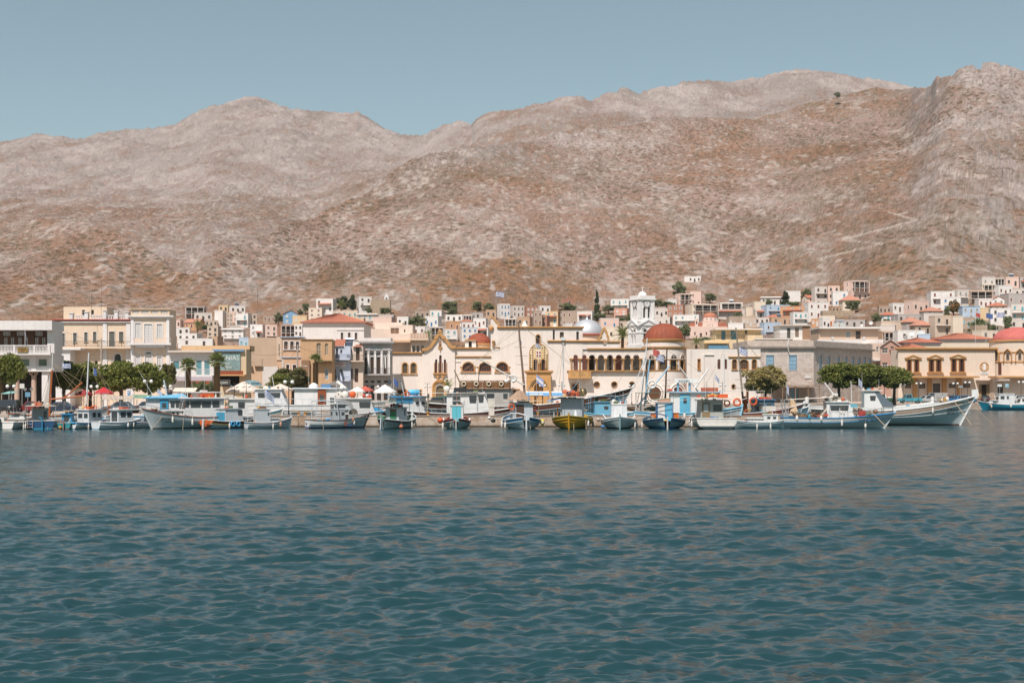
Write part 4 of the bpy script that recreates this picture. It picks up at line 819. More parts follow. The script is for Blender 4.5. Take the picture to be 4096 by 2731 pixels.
for i in range(nb):
 a0,a1=2*math.pi*i/nb,2*math.pi*(i+1)/nb
 if i%3==0 or not(math.pi<(a0+a1)/2<2*math.pi):
  b.add([(BC[0]+BR*math.cos(a0),BC[1]+BR*math.sin(a0),T.z(1483)),(BC[0]+BR*math.cos(a1),BC[1]+BR*math.sin(a1),T.z(1483)),(BC[0]+BR*math.cos(a1),BC[1]+BR*math.sin(a1),T.z(1437)),(BC[0]+BR*math.cos(a0),BC[1]+BR*math.sin(a0),T.z(1437))],[(0,1,2,3)])
b.build('round_bay',CREAM,tr,35)
b=MB();b.lathe([(BR-.5,T.z(1482)),(BR-.5,T.z(1416))],48,(*BC,0));b.build('bay_glazing',mat('bay_glass','#57493e',.25,.2,1.2),tr)
for i in range(nb):
 a=2*math.pi*(i+.5)/nb
 if math.pi<a<2*math.pi and i%3!=0 and i%3==1:
  am=2*math.pi*(i+1)/nb;p=(BC[0]+(BR+.06)*math.cos(am),BC[1]+(BR+.06)*math.sin(am),T.z(1437))
  o=obj('window',win_mesh(1.35,1.0,'#cbbcae','#3a312a',True,1,.1),tr,p);o.rotation_euler=(0,0,am+R(90))
for i in range(nb):
 a=2*math.pi*i/nb
 if math.pi<a<2*math.pi and i%3!=2:
  q=MB();twist_col(q,BC[0]+(BR-.05)*math.cos(a),BC[1]+(BR-.05)*math.sin(a),T.z(1482),T.z(1440),.16,3);q.build('twisted_column',OCH,tr,True)
for yy,rr_,hh in((1482,90,.22),(1438,89,.16),(1390,92,.35),(1359,87.5,.4)):
 b=MB();b.lathe([(T.m(rr_-4),T.z(yy)-hh),(T.m(rr_),T.z(yy)-hh*.3),(T.m(rr_+1),T.z(yy)+hh*.5),(T.m(rr_-6),T.z(yy)+hh*.6)],48,(*BC,0));b.build('bay_cornice',OCH,tr,30)
b=MB();nd=48;prof=[(T.m(79)*math.cos(math.pi/2*i/14),T.z(1356)+T.m(66)*math.sin(math.pi/2*i/14))for i in range(14)]+[(.001,T.z(1356)+T.m(66))]
b.lathe(prof,nd,(*BC,0));b.build('large_dome',DOME,tr,True)
for i in range(24):
 a=2*math.pi*i/24
 if not math.pi*.95<a<math.pi*2.05:continue
 q=MB();q.tube([(BC[0]+(r_+.015)*math.cos(a),BC[1]+(r_+.015)*math.sin(a),z_+.01)for r_,z_ in prof[:-1]],.035,4);q.build('dome_seam',DOME,tr)
for c in(2620,2712):
 a=-math.pi/2+math.asin((c-2665)/90);p=(BC[0]+(BR+.02)*math.cos(a),BC[1]+(BR+.02)*math.sin(a),0)
 q=MB()
 for rr_ in(1.9,1.45):q.torus((0,0,T.z(1575)),rr_,.18,20,6)
 o=q.build('blind_arch',CREAM,tr,True,p,a+R(90));MB().lathe([(.001,0),(1.3,0)],20,(0,-.03,T.z(1575)),axis='y').build('arch_opening',mat('brown_glass','#5f4331'),o)
T.wall(2748,3042,1396,[(2796,1436,10,42,'r'),(2876,1436,12,40,'a'),(2902,1436,12,40,'a'),(2938,1436,17,41,'a'),(2976,1438,34,39,'a'),(3017,1436,17,41,'a'),(2934,1534,12,24,'o'),(2990,1525,10,90,'r')],CREAM,d=14)
T.cornice(2918,3040,1425,1431,OCH,.25,name='band_cornice');T.box('quoin',2752,2763,1396,1606,-.25,-.002,CREAM);T.box('pilaster',2808,2816,1418,1606,-.2,-.002,CREAM)
T.box('plaster_moulding',2818,2856,1417,1420,-.2,-.002,CREAM)
T.win(2796,1436,10,42,'#b5773c','#8a5a30',bars=0);T.surround(2796,1436,10,42,OCH,1.6)
for c in(2876,2902):T.win(c,1437,12,39,'#7a4334','#4a3b34',True,1)
for c,w in((2938,17),(2976,34),(3017,17)):T.win(c,1438,w,39,'#8a5a36','#4d3b30',True,3 if w>20 else 1);T.surround(c,1437,w,40,OCH,3,True)
b=MB();b.torus((T.x(2934),-.02,T.z(1546)),.45,.07,18,6);o=b.build('round_window_frame',OCH,tr);T.box('window_pane',2927,2941,1533,1560,.3,.33,DARKIN);T.box('ochre_door_frame',2984,2986,1521,1606,-.1,-.002,OCH);T.box('door',2986,2994,1526,1606,.2,.25,BROWN)
# ---- clock tower and silver-domed church behind --------------------------------------------------
CT=Bld('clock_tower','pale marble clock tower with belfry openings and crown parapet',2570,302,24,'clock tower');MARB=mat('pale_marble','#e2ddd9',.7,.10,.9,.1,0,.25,.15);cr=CT.root
z=CT.z;hw=2.25
def four(fn):
 for k in range(4):fn(k)
b=MB()
def sq(b,h_,z0,z1):b.box(-h_,h_,-h_,h_,z0,z1)
for k in range(4):
 f=MB();facade(f,-hw,hw,-.3,z(1300),[(-.62,z(1375),.85,z(1316)-z(1375),'a'),(.62,z(1375),.85,z(1316)-z(1375),'a')],.4,-hw)
 f.build('lower_wall',MARB,cr,False,(0,0,0),R(90*k))
 f=MB();f.prism([(-hw-.3,z(1303)),(hw+.3,z(1303)),(0,z(1281))],-hw-.25,-hw+.3);f.build('pediment',MARB,cr,False,(0,0,0),R(90*k))
 f=MB();f.ribbon([(-hw-.35,z(1304)),(0,z(1280)),(hw+.35,z(1304))],.16,-hw-.42,-hw+.1);f.build('pediment_moulding',MARB,cr,False,(0,0,0),R(90*k))
 f=MB();f.torus((0,-hw-.02,z(1311)),.52,.09,18,6);f.ribbon([(-1.55,z(1330)),(-1.5,z(1316)),(-1.1,z(1309)),(-.55,z(1304)),(0,z(1302.5)),(.55,z(1304)),(1.1,z(1309)),(1.5,z(1316)),(1.55,z(1330))],.1,-hw-.15,-hw+.02);f.build('rose_window',MARB,cr,False,(0,0,0),R(90*k))
 f=MB();f.box(-hw-.1,hw+.1,-hw-.1,-hw-.002,z(1334),z(1330));f.build('string_course',MARB,cr,False,(0,0,0),R(90*k))
 h2=1.85
 f=MB();facade(f,-h2,h2,z(1284),z(1200),[(-.55,z(1273),.62,z(1230)-z(1273),'a'),(.55,z(1273),.62,z(1230)-z(1273),'a')],.4,-h2);f.build('belfry_wall',MARB,cr,False,(0,0,0),R(90*k))
 f=MB();f.lathe([(.001,-.1),(.72,-.1),(.72,0)],24,(0,-h2,z(1217)),axis='y');cf=f.build('clock_face',paint('#d8d5cf'),cr,False,(0,0,0),R(90*k))
 f=MB();f.torus((0,-h2-.08,z(1217)),.76,.07,24,6);f.build('clock_rim',paint('#2e2b2a'),cf)
 for q in range(12):f=MB();a=math.pi/6*q;f.bar((.55*math.sin(a),-h2-.11,z(1217)+.55*math.cos(a)),(.66*math.sin(a),-h2-.11,z(1217)+.66*math.cos(a)),.05,.02);f.build('hour_mark',paint('#2e2b2a'),cf)
 for q,(a,ln)in enumerate(((R(-12),.34),(R(2),.5))):f=MB();f.bar((0,-h2-.12,z(1217)),(ln*math.sin(a),-h2-.12,z(1217)+ln*math.cos(a)),.07,.02);f.build('clock_hand',paint('#2e2b2a'),cf)
 for xx in(-1.6,1.6):f=MB();f.box(xx-.22,xx+.22,-h2-.09,-h2-.002,z(1275),z(1206));f.build('corner_pilaster',MARB,cr,False,(0,0,0),R(90*k))
 for q in range(6):f=MB();xx=-h2+.3+q*.62;f.box(xx-.2,xx+.2,-h2-.28,-h2,z(1196),z(1184));f.build('crenel',MARB,cr,False,(0,0,0),R(90*k))
b=MB();sq(b,h2+.3,z(1201),z(1196));sq(b,h2+.12,z(1204),z(1201)-.002);b.build('tower_cornice',MARB,cr)
b=MB();sq(b,hw+.05,z(1290),z(1284)-.002);b.box(-hw*.92,hw*.92,-hw*.92,hw*.92,z(1300),z(1290));b.build('tower_shoulder',MARB,cr)
b=MB();sq(b,hw+.25,-.3,z(1379));b.build('tower_base',MARB,cr)
b=MB();b.lathe([(.95,z(1192)),(.95,z(1184))]+[(.95*math.cos(math.pi/2*i/8),z(1184)+.95*math.sin(math.pi/2*i/8))for i in range(1,8)]+[(.08,z(1184)+1.0),(.05,z(1160)),(.001,z(1160))],16);b.build('cupola',MARB,cr,35)
b=MB();b.box(-.04,.04,-.04,.04,z(1160),z(1147));b.box(-.3,.3,-.04,.04,z(1153),z(1151));b.build('cross',MARB,cr)
CH_=Bld('cathedral','church with large silver dome on a tile-trimmed drum behind the town hall',2352,330,0,'church');r0=CH_.root
SILV=mat('silver_dome','#b9babd',.55,.08,.6,0,.35,.4)
b=MB();rr_=CH_.m(67);b.lathe([(rr_,0),(rr_,CH_.z(1334))],40,(0,4,0));b.build('drum',plaster('#d6bba6'),r0,40)
b=MB();b.lathe([(rr_+.1,CH_.z(1342)),(rr_+.45,CH_.z(1338)),(rr_+.3,CH_.z(1333)),(rr_-.3,CH_.z(1332))],40,(0,4,0));b.build('tile_trim',mat('trim_red','#9b5a4a',.85,.3,3),r0)
b=MB();b.lathe([(CH_.m(64)*math.cos(math.pi/2*i/14),CH_.z(1334)+CH_.m(60)*math.sin(math.pi/2*i/14))for i in range(14)]+[(.3,CH_.z(1273)),(.25,CH_.z(1268)),(.001,CH_.z(1264))],40,(0,4,0));b.build('dome',SILV,r0,True)
MB().box(-9,9,-1,16,-.3,CH_.z(1362)).build('nave',plaster('#d6bba6'),r0)
b=MB();b.box(-.05,.05,3.95,4.05,CH_.z(1266),CH_.z(1252));b.box(-.35,.35,3.95,4.05,CH_.z(1259),CH_.z(1257));b.build('cross',MARB,r0)
# ---- left waterfront ---------------------------------------------------------------------------
LB=Bld('harbour_office','white modern building with balustrade balcony and dark recessed upper floor, far left',60,195,0);lr=LB.root;PW=plaster('#d5cfcb')
LB.box('roof_slab',-160,219,1284,1321,-1.2,4,PW)
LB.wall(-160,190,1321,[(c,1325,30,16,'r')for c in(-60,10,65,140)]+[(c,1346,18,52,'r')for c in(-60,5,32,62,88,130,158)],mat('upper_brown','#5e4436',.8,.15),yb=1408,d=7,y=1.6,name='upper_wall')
for c in(-60,10,65,140):LB.win(c,1325,30,16,'#d0cbc6','#9a938b',y=1.75)
for c in(-60,5,32,62,88,130,158):LB.win(c,1346,18,52,'#6a4a3a','#b3aeaa',y=1.75,name='curtained_window')
LB.box('end_wall',190,218,1321,1412,-.1,3.5,PW)
LB.box('balcony_slab',-160,214,1410,1420,-1.3,3.5,PW)
bal=LB.box('balustrade',-160,210,1381,1385,-1.25,-1.0,PW)
bm_=MB();bm_.lathe([(.07,0),(.11,.2),(.05,.45),(.09,.62),(.06,.72),(.08,.85)],8);bm_=bm_.mesh('baluster',PW,True)
for i in range(62):obj('baluster',bm_,bal,(LB.x(-150+i*5.8),-1.12,LB.z(1410)))
for c in(-90,-10,70,150,208):LB.box('balustrade_post',c-4,c+4,1380.5,1410,-1.3,-.95,PW,bal)
LB.wall(-160,214,1420,[(c,1433,38,32,'r')for c in(-40,30,100,170)],PW,yb=1482,d=8,name='middle_wall')
for c in(-40,30,100,170):LB.win(c,1433,38,32,'#c9c2bb','#5c6a5b',y=.15,bars=0)
for c in(65,136,206):LB.box('pilaster',c-9,c+9,1420,1480,-.15,-.002,PW)
LB.box('floor_slab',-160,216,1480,1485.5,-.4,3.5,PW)
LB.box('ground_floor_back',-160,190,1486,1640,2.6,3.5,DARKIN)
for c in(62,130):
 b=MB();b.lathe([(.42,-.3),(.36,0),(.34,LB.z(1500))],16,(LB.x(c),.6,0));b.torus((LB.x(c)-.35,.4,LB.z(1492)),.18,.09);b.torus((LB.x(c)+.35,.4,LB.z(1492)),.18,.09);b.box(LB.x(c)-.5,LB.x(c)+.5,.1,1.1,LB.z(1489),LB.z(1486.2));b.build('ionic_column',mat('column_pink','#b79b8a',.8,.1),lr,40)
LB.box('corner_pier',168,192,1485.6,1650,-.1,1.2,PW)
LB.box('plaque',84,125,1390,1410,-1.42,-1.34,mat('brass','#8a6f3f',.5,.15,3));
for i in range(3):LB.marks(90+5*i,119-5*i,1397+i*5,2.6,paint('#5a4526'),-1.43,i)
PEACH=plaster('#d3bda7');PW2=plaster('#d3cfcd');LOUV='#68665f'
CM=Bld('corner_mansion','cream corner mansion with white pilasters, long iron balcony and roof balustrade',370,238,0);m_=CM.root
GW=[(253,1333,13,55,'r'),(300,1331,14,37,'r'),(344,1329,13,37,'r'),(379,1327,13,37,'r'),(448,1326,22,60,'r'),(485,1327,17,37,'r'),(470,1412,30,60,'a'),(257,1422,30,30,'r'),(385,1443,12,24,'r'),(340,1445,12,24,'r')]
CM.wall(216,524,1283,GW,PEACH,d=14)
for c,t,w,h,k in GW[:6]:CM.win(c,t,w,h,'#cfc8c0','#3a3a36',bars=0);CM.shut(c,t+1,w-2,h-2,LOUV,y=.12)
for c,t,w,h,k in GW[:6]:CM.surround(c,t,w,h,PW2,1.6)
CM.win(470,1412,30,60,'#cfcbc6','#1d1b1a',True,0);CM.surround(470,1412,30,60,PW2,3.2,True,sill=False);CM.win(257,1422,30,30,'#7a4a40','#6b4038',bars=1);CM.win(385,1443,12,24,'#5b5048',bars=0);CM.win(340,1445,12,24,'#5b5048',bars=0)
for c,w in((421,16),(514,17),(220,9)):CM.box('pilaster',c-w/2,c+w/2,1294,1640,-.18,-.002,PW2)
CM.box('side_wing',230,303,1402,1640,-3.0,-.02,PW2);CM.box('side_wing_slab',228,346,1394,1401,-3.4,-.02,PW2);CM.box('side_wing_shutter',241,273,1422,1452,-3.05,-2.99,paint('#8a5a52'))
CM.cornice(218,520,1277,1284,mat('cornice_red','#a5564a',.85,.2,2),.5,'tile_edge');CM.cornice(218,520,1286,1292,PW2,.35)
pp=CM.box('roof_parapet',285,512,1276,1278,.1,.35,PW2)
for c,t in((285,1255),(346,1250),(420,1244),(465,1247),(508,1250)):CM.box('parapet_post',c-7,c+7,t,1276.5,-.2,.6,PW2,pp);CM.box('post_cap',c-10,c+10,t-3,t-.2,-.3,.7,PW2,pp)
CM.box('parapet_rail',285,512,1260,1264,.05,.4,PW2,pp)
for i in range(22):CM.box('baluster',292+i*10,297+i*10,1264.2,1276,.12,.32,PW2,pp)if all(abs(294+i*10-c)>10 for c in(285,346,420,465,508))else None
CM.wall(224,400,1222,[(305,1234,13,28,'r'),(342,1234,12,20,'r')],PEACH,yb=1284,d=8,y=4,name='penthouse');CM.win(305,1234,13,28,'#cfc8c0',y=4.15,bars=0);CM.win(342,1234,12,20,'#cfc8c0',y=4.15,bars=0)
bl=CM.box('balcony',212,534,1387,1394,-1.3,-.19,PEACH);CM.rail(200,534,1365,1387,-1.25,IRON,90,parent=bl)
for c in range(212,540,47):MB().box(CM.x(c)-.04,CM.x(c)+.04,-1.29,-1.21,CM.z(1387),CM.z(1362)).build('rail_post',IRON,bl)
NM=Bld('neoclassical_mansion','cream neoclassical mansion with white shutters and panelled attic',600,236,0);n_=NM.root
NW=[(552,1292,22,60,'r'),(593,1296,30,78,'r'),(638,1296,20,56,'r'),(552,1424,20,60,'r'),(594,1424,26,100,'r'),(594,1406,24,11,'r'),(638,1426,18,60,'r')]
NM.wall(524,679,1266,NW,plaster('#d8c4b2'),d=14)
for c,t,w,h,k in NW:
 NM.win(c,t,w,h,'#d2cecb','#6b6862',bars=0,y=.14);
 if h>20:NM.shut(c,t+2,w-4,h-3,'#c6c2bf',y=.1)
 NM.surround(c,t,w,h,PW2,4,sill=False)
for c in(530,672):NM.box('pilaster',c-6,c+6,1272,1640,-.16,-.002,PW2)
NM.cornice(522,684,1262,1272,PW2,.5);NM.wall(524,678,1238,[(c,1243,26,11,'r')for c in(543,580,618,657)],plaster('#d0b9a1'),yb=1262,d=6,dep=.15,name='attic')
for c in(543,580,618,657):NM.box('attic_panel',c-12,c+12,1244,1253,.08,.14,PW2)
NM.cornice(522,680,1234,1239,plaster('#d0b9a1'),.25,'attic_cornice')
bl=NM.box('balcony',520,690,1373,1380,-1.2,-.17,PW2);NM.rail(520,690,1352,1373,-1.15,paint('#cdbdb4'),50,parent=bl);NM.box('balcony_bracket',548,664,1381,1391,-.9,-.18,PW2)
for c in(560,600,650):
 q=MB();q.tube([(NM.x(c),-.3,NM.z(1290)),(NM.x(c),-.45,NM.z(1286)),(NM.x(c)+.3,-.6,NM.z(1288))],.03,5)
TV=Bld('fish_tavern','low white taverna with teal shutters, balcony and painted fish tavern sign',840,230,0,'taverna');t_=TV.root
TW=[(705,1445,23,30,'r'),(752,1445,20,24,'r'),(796,1442,21,56,'r'),(828,1443,21,55,'r')]
TV.wall(678,858,1409,TW,plaster('#d0c9c5'),d=12)
for c,t,w,h,k in TW:TV.win(c,t,w,h,'#b9b3ae','#3f4a4a',bars=0);TV.shut(c,t,w-1,h,'#5f8c92',y=.12)
TV.box('roof_slab',676,860,1402,1409,-.9,5,plaster('#c9bdb1'));TV.wall(708,985,1380,[],plaster('#c3a27f'),yb=1402,d=9,y=3,name='attic_wall')
bl=TV.box('balcony',678,857,1501,1507,-1.6,-.002,PW2);TV.rail(680,856,1476,1501,-1.55,paint('#c9c4bf'),60,parent=bl)
TV.wall(858,985,1396,[(910,1495,95,50,'r')],plaster('#c8b193'),d=10,name='sign_bay');TV.box('sign_bay_back',862,958,1494,1548,1.4,1.6,DARKIN)
TV.box('blue_coping',850,978,1397,1405,-.5,.02,paint('#6f8fae'))
sg=TV.box('sign_board',862,962,1411,1482,-.2,-.01,mat('sign_sea','#7d9290',.8,.25,.5))
SGL=paint('#d3d6d0',.6)
TV.text('ΜΑΝΙΑS' if False else 'MANIAS',912,1440,17,SGL,-.24,w=90,parent=t_);TV.text('FISH',911,1459,10,SGL,-.24,w=17);TV.text('TAVERN',912,1474,10,SGL,-.24,w=32)
TV.box('brick_fascia',891,980,1483,1498,-1.8,-1.6,mat('brick_strip','#8d4a30',.8,.2,4));TV.box('canopy',880,988,1498,1503,-2.0,-.01,plaster('#c79a6e'))
TV.box('lower_fascia',776,858,1524,1542,-1.9,-1.7,mat('brick_strip','#8d4a30',.8,.2,4));TV.box('awning',700,858,1507.5,1523,-1.7,-1.5,paint('#b3a6ac'))
ks=TV.box('script_sign',880,933,1518,1540,-2.4,-2.25,paint('#4c4744'));TV.text('kuurs',907,1534,11,SGL,-2.44,w=30)
CB=Bld('coffee_house','tan block with blank side wall and windowed front with vertical lettering',1100,255,0);c_=CB.root;TAN=plaster('#b9a08a')
CB.wall(992,1108,1350,[],TAN,d=12,y=.4,name='blank_wall')
CB.wall(1108,1212,1350,[(1144,1365,15,32,'r'),(1168,1365,14,32,'r'),(1190,1366,12,32,'r'),(1151,1458,12,30,'r'),(1178,1459,14,30,'r')],plaster('#c6a488'),d=12)
for c,t,w,h in((1144,1365,15,32),(1168,1365,14,32),(1190,1366,12,32),(1151,1458,12,30),(1178,1459,14,30)):CB.win(c,t,w,h,'#6a4a3c','#7a6254',bars=1);CB.surround(c,t,w,h,PW2,3)
CB.box('sign_strip',1107,1128,1347,1440,-.15,-.01,plaster('#c8b19c'))
for i,ch in enumerate('Καφενές'):CB.text(ch,1117,1381+i*6.8,4.4,paint('#3f332b'),-.18,w=5)
CB.cornice(1128,1212,1346,1352,paint('#a9b4c4',.7),.3);CB.cornice(1128,1210,1427,1433,paint('#a9b4c4',.7),.2,'string_course')
for c in(1131,1207):
 for q in range(5):CB.box('quoin',c-(4 if q%2 else 3),c+(4 if q%2 else 3),1436+q*8,1443+q*8,-.08,-.002,PW2)
RW=Bld('ruined_wall','peeling peach and white ruined wall beside the tavern',1040,246,0,'wall');RW.wall(980,1050,1464,[],plaster('#cba98c'),d=.8);RW.wall(1050,1112,1466,[],plaster('#cfc6bf'),d=.8,y=-.05,name='white_wall');
b=MB();b.box(RW.x(1018),RW.x(1050),-.6,0,RW.z(1462),RW.z(1436));b.hexa([(RW.x(975),-1.2,RW.z(1440)),(RW.x(1008),-1.2,RW.z(1450)),(RW.x(1008),2,RW.z(1450)),(RW.x(975),2,RW.z(1440)),(RW.x(975),-1.2,RW.z(1438)),(RW.x(1008),-1.2,RW.z(1448)),(RW.x(1008),2,RW.z(1448)),(RW.x(975),2,RW.z(1438))]);b.build('lean_to',TAN,RW.root)
TB=Bld('tan_house','plain tan house with two tall arched windows and stone balcony',1270,250,0);TAN2=plaster('#bb9876')
TB.wall(1205,1328,1358,[(1275,1371,18,64,'a'),(1306,1373,13,47,'a'),(1306,1474,14,44,'r')],TAN2,d=12)
TB.win(1275,1371,18,64,'#cbb69e','#7c6e60',True,1);TB.win(1306,1373,13,47,'#cbb69e','#8d7d6b',True,1);TB.win(1306,1474,14,44,'#d0c9c2','#8796a0',bars=0)
TB.box('balcony',1258,1334,1439,1444,-1.3,-.002,plaster('#a98d6c'))
for c in(1270,1285,1300,1315,1328):TB.box('bracket',c-2,c+2,1444.2,1452,-1.0,-.003,plaster('#a98d6c'))
TB.box('lower_annex',1207,1240,1440,1600,-.6,-.01,plaster('#8a6b52'));TB.cornice(1204,1329,1356,1360,TAN2,.2)
RH=Bld('hipped_house','large white house with broad red hipped tile roof behind the harbour shops',1335,305,0);WW=plaster('#d8cec8')
RH.wall(1212,1456,1290,[(1368,1329,10,30,'r'),(1397,1330,10,28,'r'),(1424,1332,10,28,'r')],WW,d=15)
for c in(1368,1397,1424):RH.win(c,1330,10,30,'#8a6a58','#5a463a',bars=0);RH.surround(c,1330,10,28,PW2,2.5)
RH.box('string_course',1347,1456,1318,1320,-.15,-.002,PW2)
wv=RH.m(244);hip_roof(RH.root,wv,15,RH.z(1289),RH.m(41),.6,rolls=1,c=(RH.x(1334),7.5),ridge=.6)
BL=Bld('blue_grey_shop','narrow blue-grey shop house with red tile roof and red and black shop sign',1363,256,0);BG=plaster('#bcc2cf')
BL.wall(1327,1402,1384,[(1334,1395,8,20,'r'),(1348,1392,10,38,'r'),(1365,1398,8,16,'r'),(1338,1474,14,44,'r'),(1363,1474,14,44,'r')],BG,d=10)
for c,t,w,h in((1334,1395,8,20),(1348,1392,10,38),(1365,1398,8,16),(1338,1474,14,44),(1363,1474,14,44)):BL.win(c,t,w,h,'#dad6d2','#44464a',bars=1 if h>40 else 0)
b=MB();corrugated(b,(BL.x(1325),-.3,BL.z(1384)),(BL.x(1376),-.3,BL.z(1384)),(BL.x(1372),5,BL.z(1354)),(BL.x(1330),5,BL.z(1354)),9);b.build('roof',TILE,BL.root)
bl=BL.box('balcony',1326,1402,1432,1440,-1.2,-.002,BG);BL.rail(1327,1401,1418,1432,-1.15,IRON,26,parent=bl)
sg=BL.box('sign_board',1331,1385,1447,1466,-.5,-.42,paint('#d2cbc7'));BL.text('pro',1345,1458,9,paint('#2e2b2b'),-.52,w=12);BL.text('Driver',1364,1458,9,paint('#b03a34'),-.52,w=24);BL.marks(1350,1374,1463.5,2.2,paint('#b05a54'),-.51,4)
b=MB();b.prism([(BL.x(1332),BL.z(1465)),(BL.x(1336),BL.z(1465)),(BL.x(1339),BL.z(1449)),(BL.x(1335),BL.z(1449))],-.53,-.5);b.build('sign_mark',paint('#a33a34'),sg)
bl=BL.box('lower_balcony',1322,1400,1518,1524,-1.0,-.002,BG);BL.rail(1322,1400,1506,1518,-.95,IRON,24,parent=bl)
BE=Bld('beige_shop','narrow beige shop house with brown doors and iron balcony left of the bank',1425,257,0);BEI=plaster('#cbb9aa')
BE.wall(1396,1452,1385,[(1431,1388,15,54,'r'),(1404,1391,6,20,'r'),(1404,1474,14,40,'r'),(1426,1474,14,54,'r')],BEI,d=10)
for c,t,w,h in((1431,1388,15,54),(1404,1474,14,40),(1426,1474,14,54)):BE.win(c,t,w,h,'#4f3528','#573c30',bars=1,name='door')
BE.win(1404,1391,6,20,'#6a5a50',bars=0)
bl=BE.box('balcony',1388,1458,1442,1447,-1.2,-.002,BEI);BE.rail(1390,1458,1420,1442,-1.15,IRON,24,parent=bl);BE.box('air_conditioner',1398,1410,1455,1465,-.6,-.1,paint('#c9c5c0'))
b=MB();corrugated(b,(BE.x(1412),-.5,BE.z(1388)),(BE.x(1446),-.5,BE.z(1388)),(BE.x(1442),4,BE.z(1376)),(BE.x(1416),4,BE.z(1376)),7);b.build('roof',TILE,BE.root)
st=MB();st.hexa([(BE.x(1374),2,BE.z(1384)),(BE.x(1405),2,BE.z(1384)),(BE.x(1405),3.2,BE.z(1360)),(BE.x(1374),3.2,BE.z(1360)),(BE.x(1374),1.9,BE.z(1384)),(BE.x(1405),1.9,BE.z(1384)),(BE.x(1405),3.1,BE.z(1360)),(BE.x(1374),3.1,BE.z(1360))])
so=st.build('solar_panel',mat('solar',(.05,.06,.08),.2,0,spec=.6),BE.root);MB().lathe([(.001,-.8),(.32,-.8),(.32,.8),(.001,.8)],12,(BE.x(1392),3.2,BE.z(1354)),axis='x').build('water_tank',mat('steel','#b9bcc0',.3,.1,metal=.7),so,40)
BK=Bld('bank','grey marble bank with four tall brown windows, pilasters and iron balcony',1502,260,0,'bank');b_=BK.root
BW=[(c,1428,13,66,'r')for c in(1461,1488,1514,1541)]+[(c,1412,13,9,'r')for c in(1461,1488,1514,1541)]+[(c,1521,16,10,'r')for c in(1465,1490,1516,1543)]+[(c,1540,16,60,'r')for c in(1465,1490,1516,1543)]
BK.wall(1448,1562,1368,BW,STONE_G,d=12)
for c,t,w,h,k in BW:BK.win(c,t,w,h,'#553c30' if h>20 else '#6e6966','#3d2b23' if 60<h else '#33302d',bars=1 if h>60 else 0)
for c in(1451,1474.5,1501,1527.5,1557):BK.box('pilaster',c-3,c+3,1404,1496,-.2,-.002,mat('pale_marble','#c3bdb9'));BK.box('capital',c-4.5,c+4.5,1406,1410,-.3,-.2,mat('pale_marble','#c3bdb9'))
BK.cornice(1446,1564,1364,1378,STONE_G,.6);BK.cornice(1448,1563,1398,1405,STONE_G,.3,'architrave');BK.text('ALPHA BANK',1504,1399,9.5,paint('#44606c'),-.12,w=52)
BK.wall(1450,1560,1350,[],WW,yb=1364,d=6,y=1.5,name='attic')
bl=BK.box('balcony',1450,1563,1496,1501,-1.2,-.002,STONE_G);BK.rail(1452,1562,1472,1496,-1.15,IRON,44,parent=bl)
for c in(1462,1490,1517,1545):BK.box('bracket',c-2.5,c+2.5,1501.2,1508,-.9,-.003,STONE_G)
b=MB();b.lathe([(.001,-.06),(.33,-.06),(.33,0)],18,(BK.x(1559),-.1,BK.z(1527)),axis='y');o=b.build('logo_disc',paint('#4f6d86'),b_);BK.text('A',1559,1530,7,SGL,-.2)
SB=Bld('stepped_apartments','pale pink stepped apartment block with roof terraces behind the bank',1600,320,0,'apartment block',group=None)
SBM=plaster('#d8c4b5')
SB.wall(1490,1602,1285,[(1516,1279+5,0.1,0.1,'r')],SBM,d=9,y=6,name='upper_block');SB.wall(1458,1580,1312,[(1464,1321,12,12,'r')],SBM,d=10,y=4,name='left_block');SB.win(1464,1321,12,12,'#b5a698',y=4.1,bars=1)
SB.wall(1555,1648,1298,[(1568,1310,17,23,'r'),(1585,1310,16,23,'r'),(1616,1316,5,12,'r')],SBM,yb=1420,d=9,y=2,name='middle_block')
for c,w in((1568,17),(1585,16)):SB.win(c,1310,w,23,'#8a6a55','#7a5f4c',y=2.1,bars=0)
SB.win(1616,1316,5,12,'#8a5a40',y=2.1,bars=0)
SB.wall(1552,1650,1335,[(1600,1372,76,46,'r')],SBM,yb=1450,d=8,y=.0,dep=2.2,name='terrace_block');SB.box('terrace_back',1560,1640,1370,1420,2.2,2.4,SBM)
for c in(1584,1614):SB.shut(c,1384,19,28,'#b9bcbc',y=2.1)
SB.box('terrace_canopy',1570,1648,1361,1369,-1.4,1.5,plaster('#cba98a'))
SB.wall(1646,1715,1352,[(1656,1383,11,26,'r'),(1673,1383,11,26,'r'),(1691,1383,11,26,'r')],plaster('#c6b5a6'),yb=1450,d=8,y=-1,name='corner_block')
for c in(1656,1673,1691):SB.win(c,1383,11,26,'#8d8377','#5e584e',y=-.85,bars=0)
bl=SB.box('striped_balcony',1642,1716,1354,1362,-2.4,-1.01,plaster('#cdb6a0'))
for i in range(18):SB.box('awning_stripe',1643+i*4,1646.6+i*4,1334,1353.8,-2.42,-2.36,paint(('#c9b3a0','#c08f70','#b9a89a')[i%3],.8),bl)
for c in(1655,1670,1685,1700):SB.box('bracket',c-2.5,c+2.5,1362.2,1368,-2.0,-1.02,plaster('#b59a7c'))
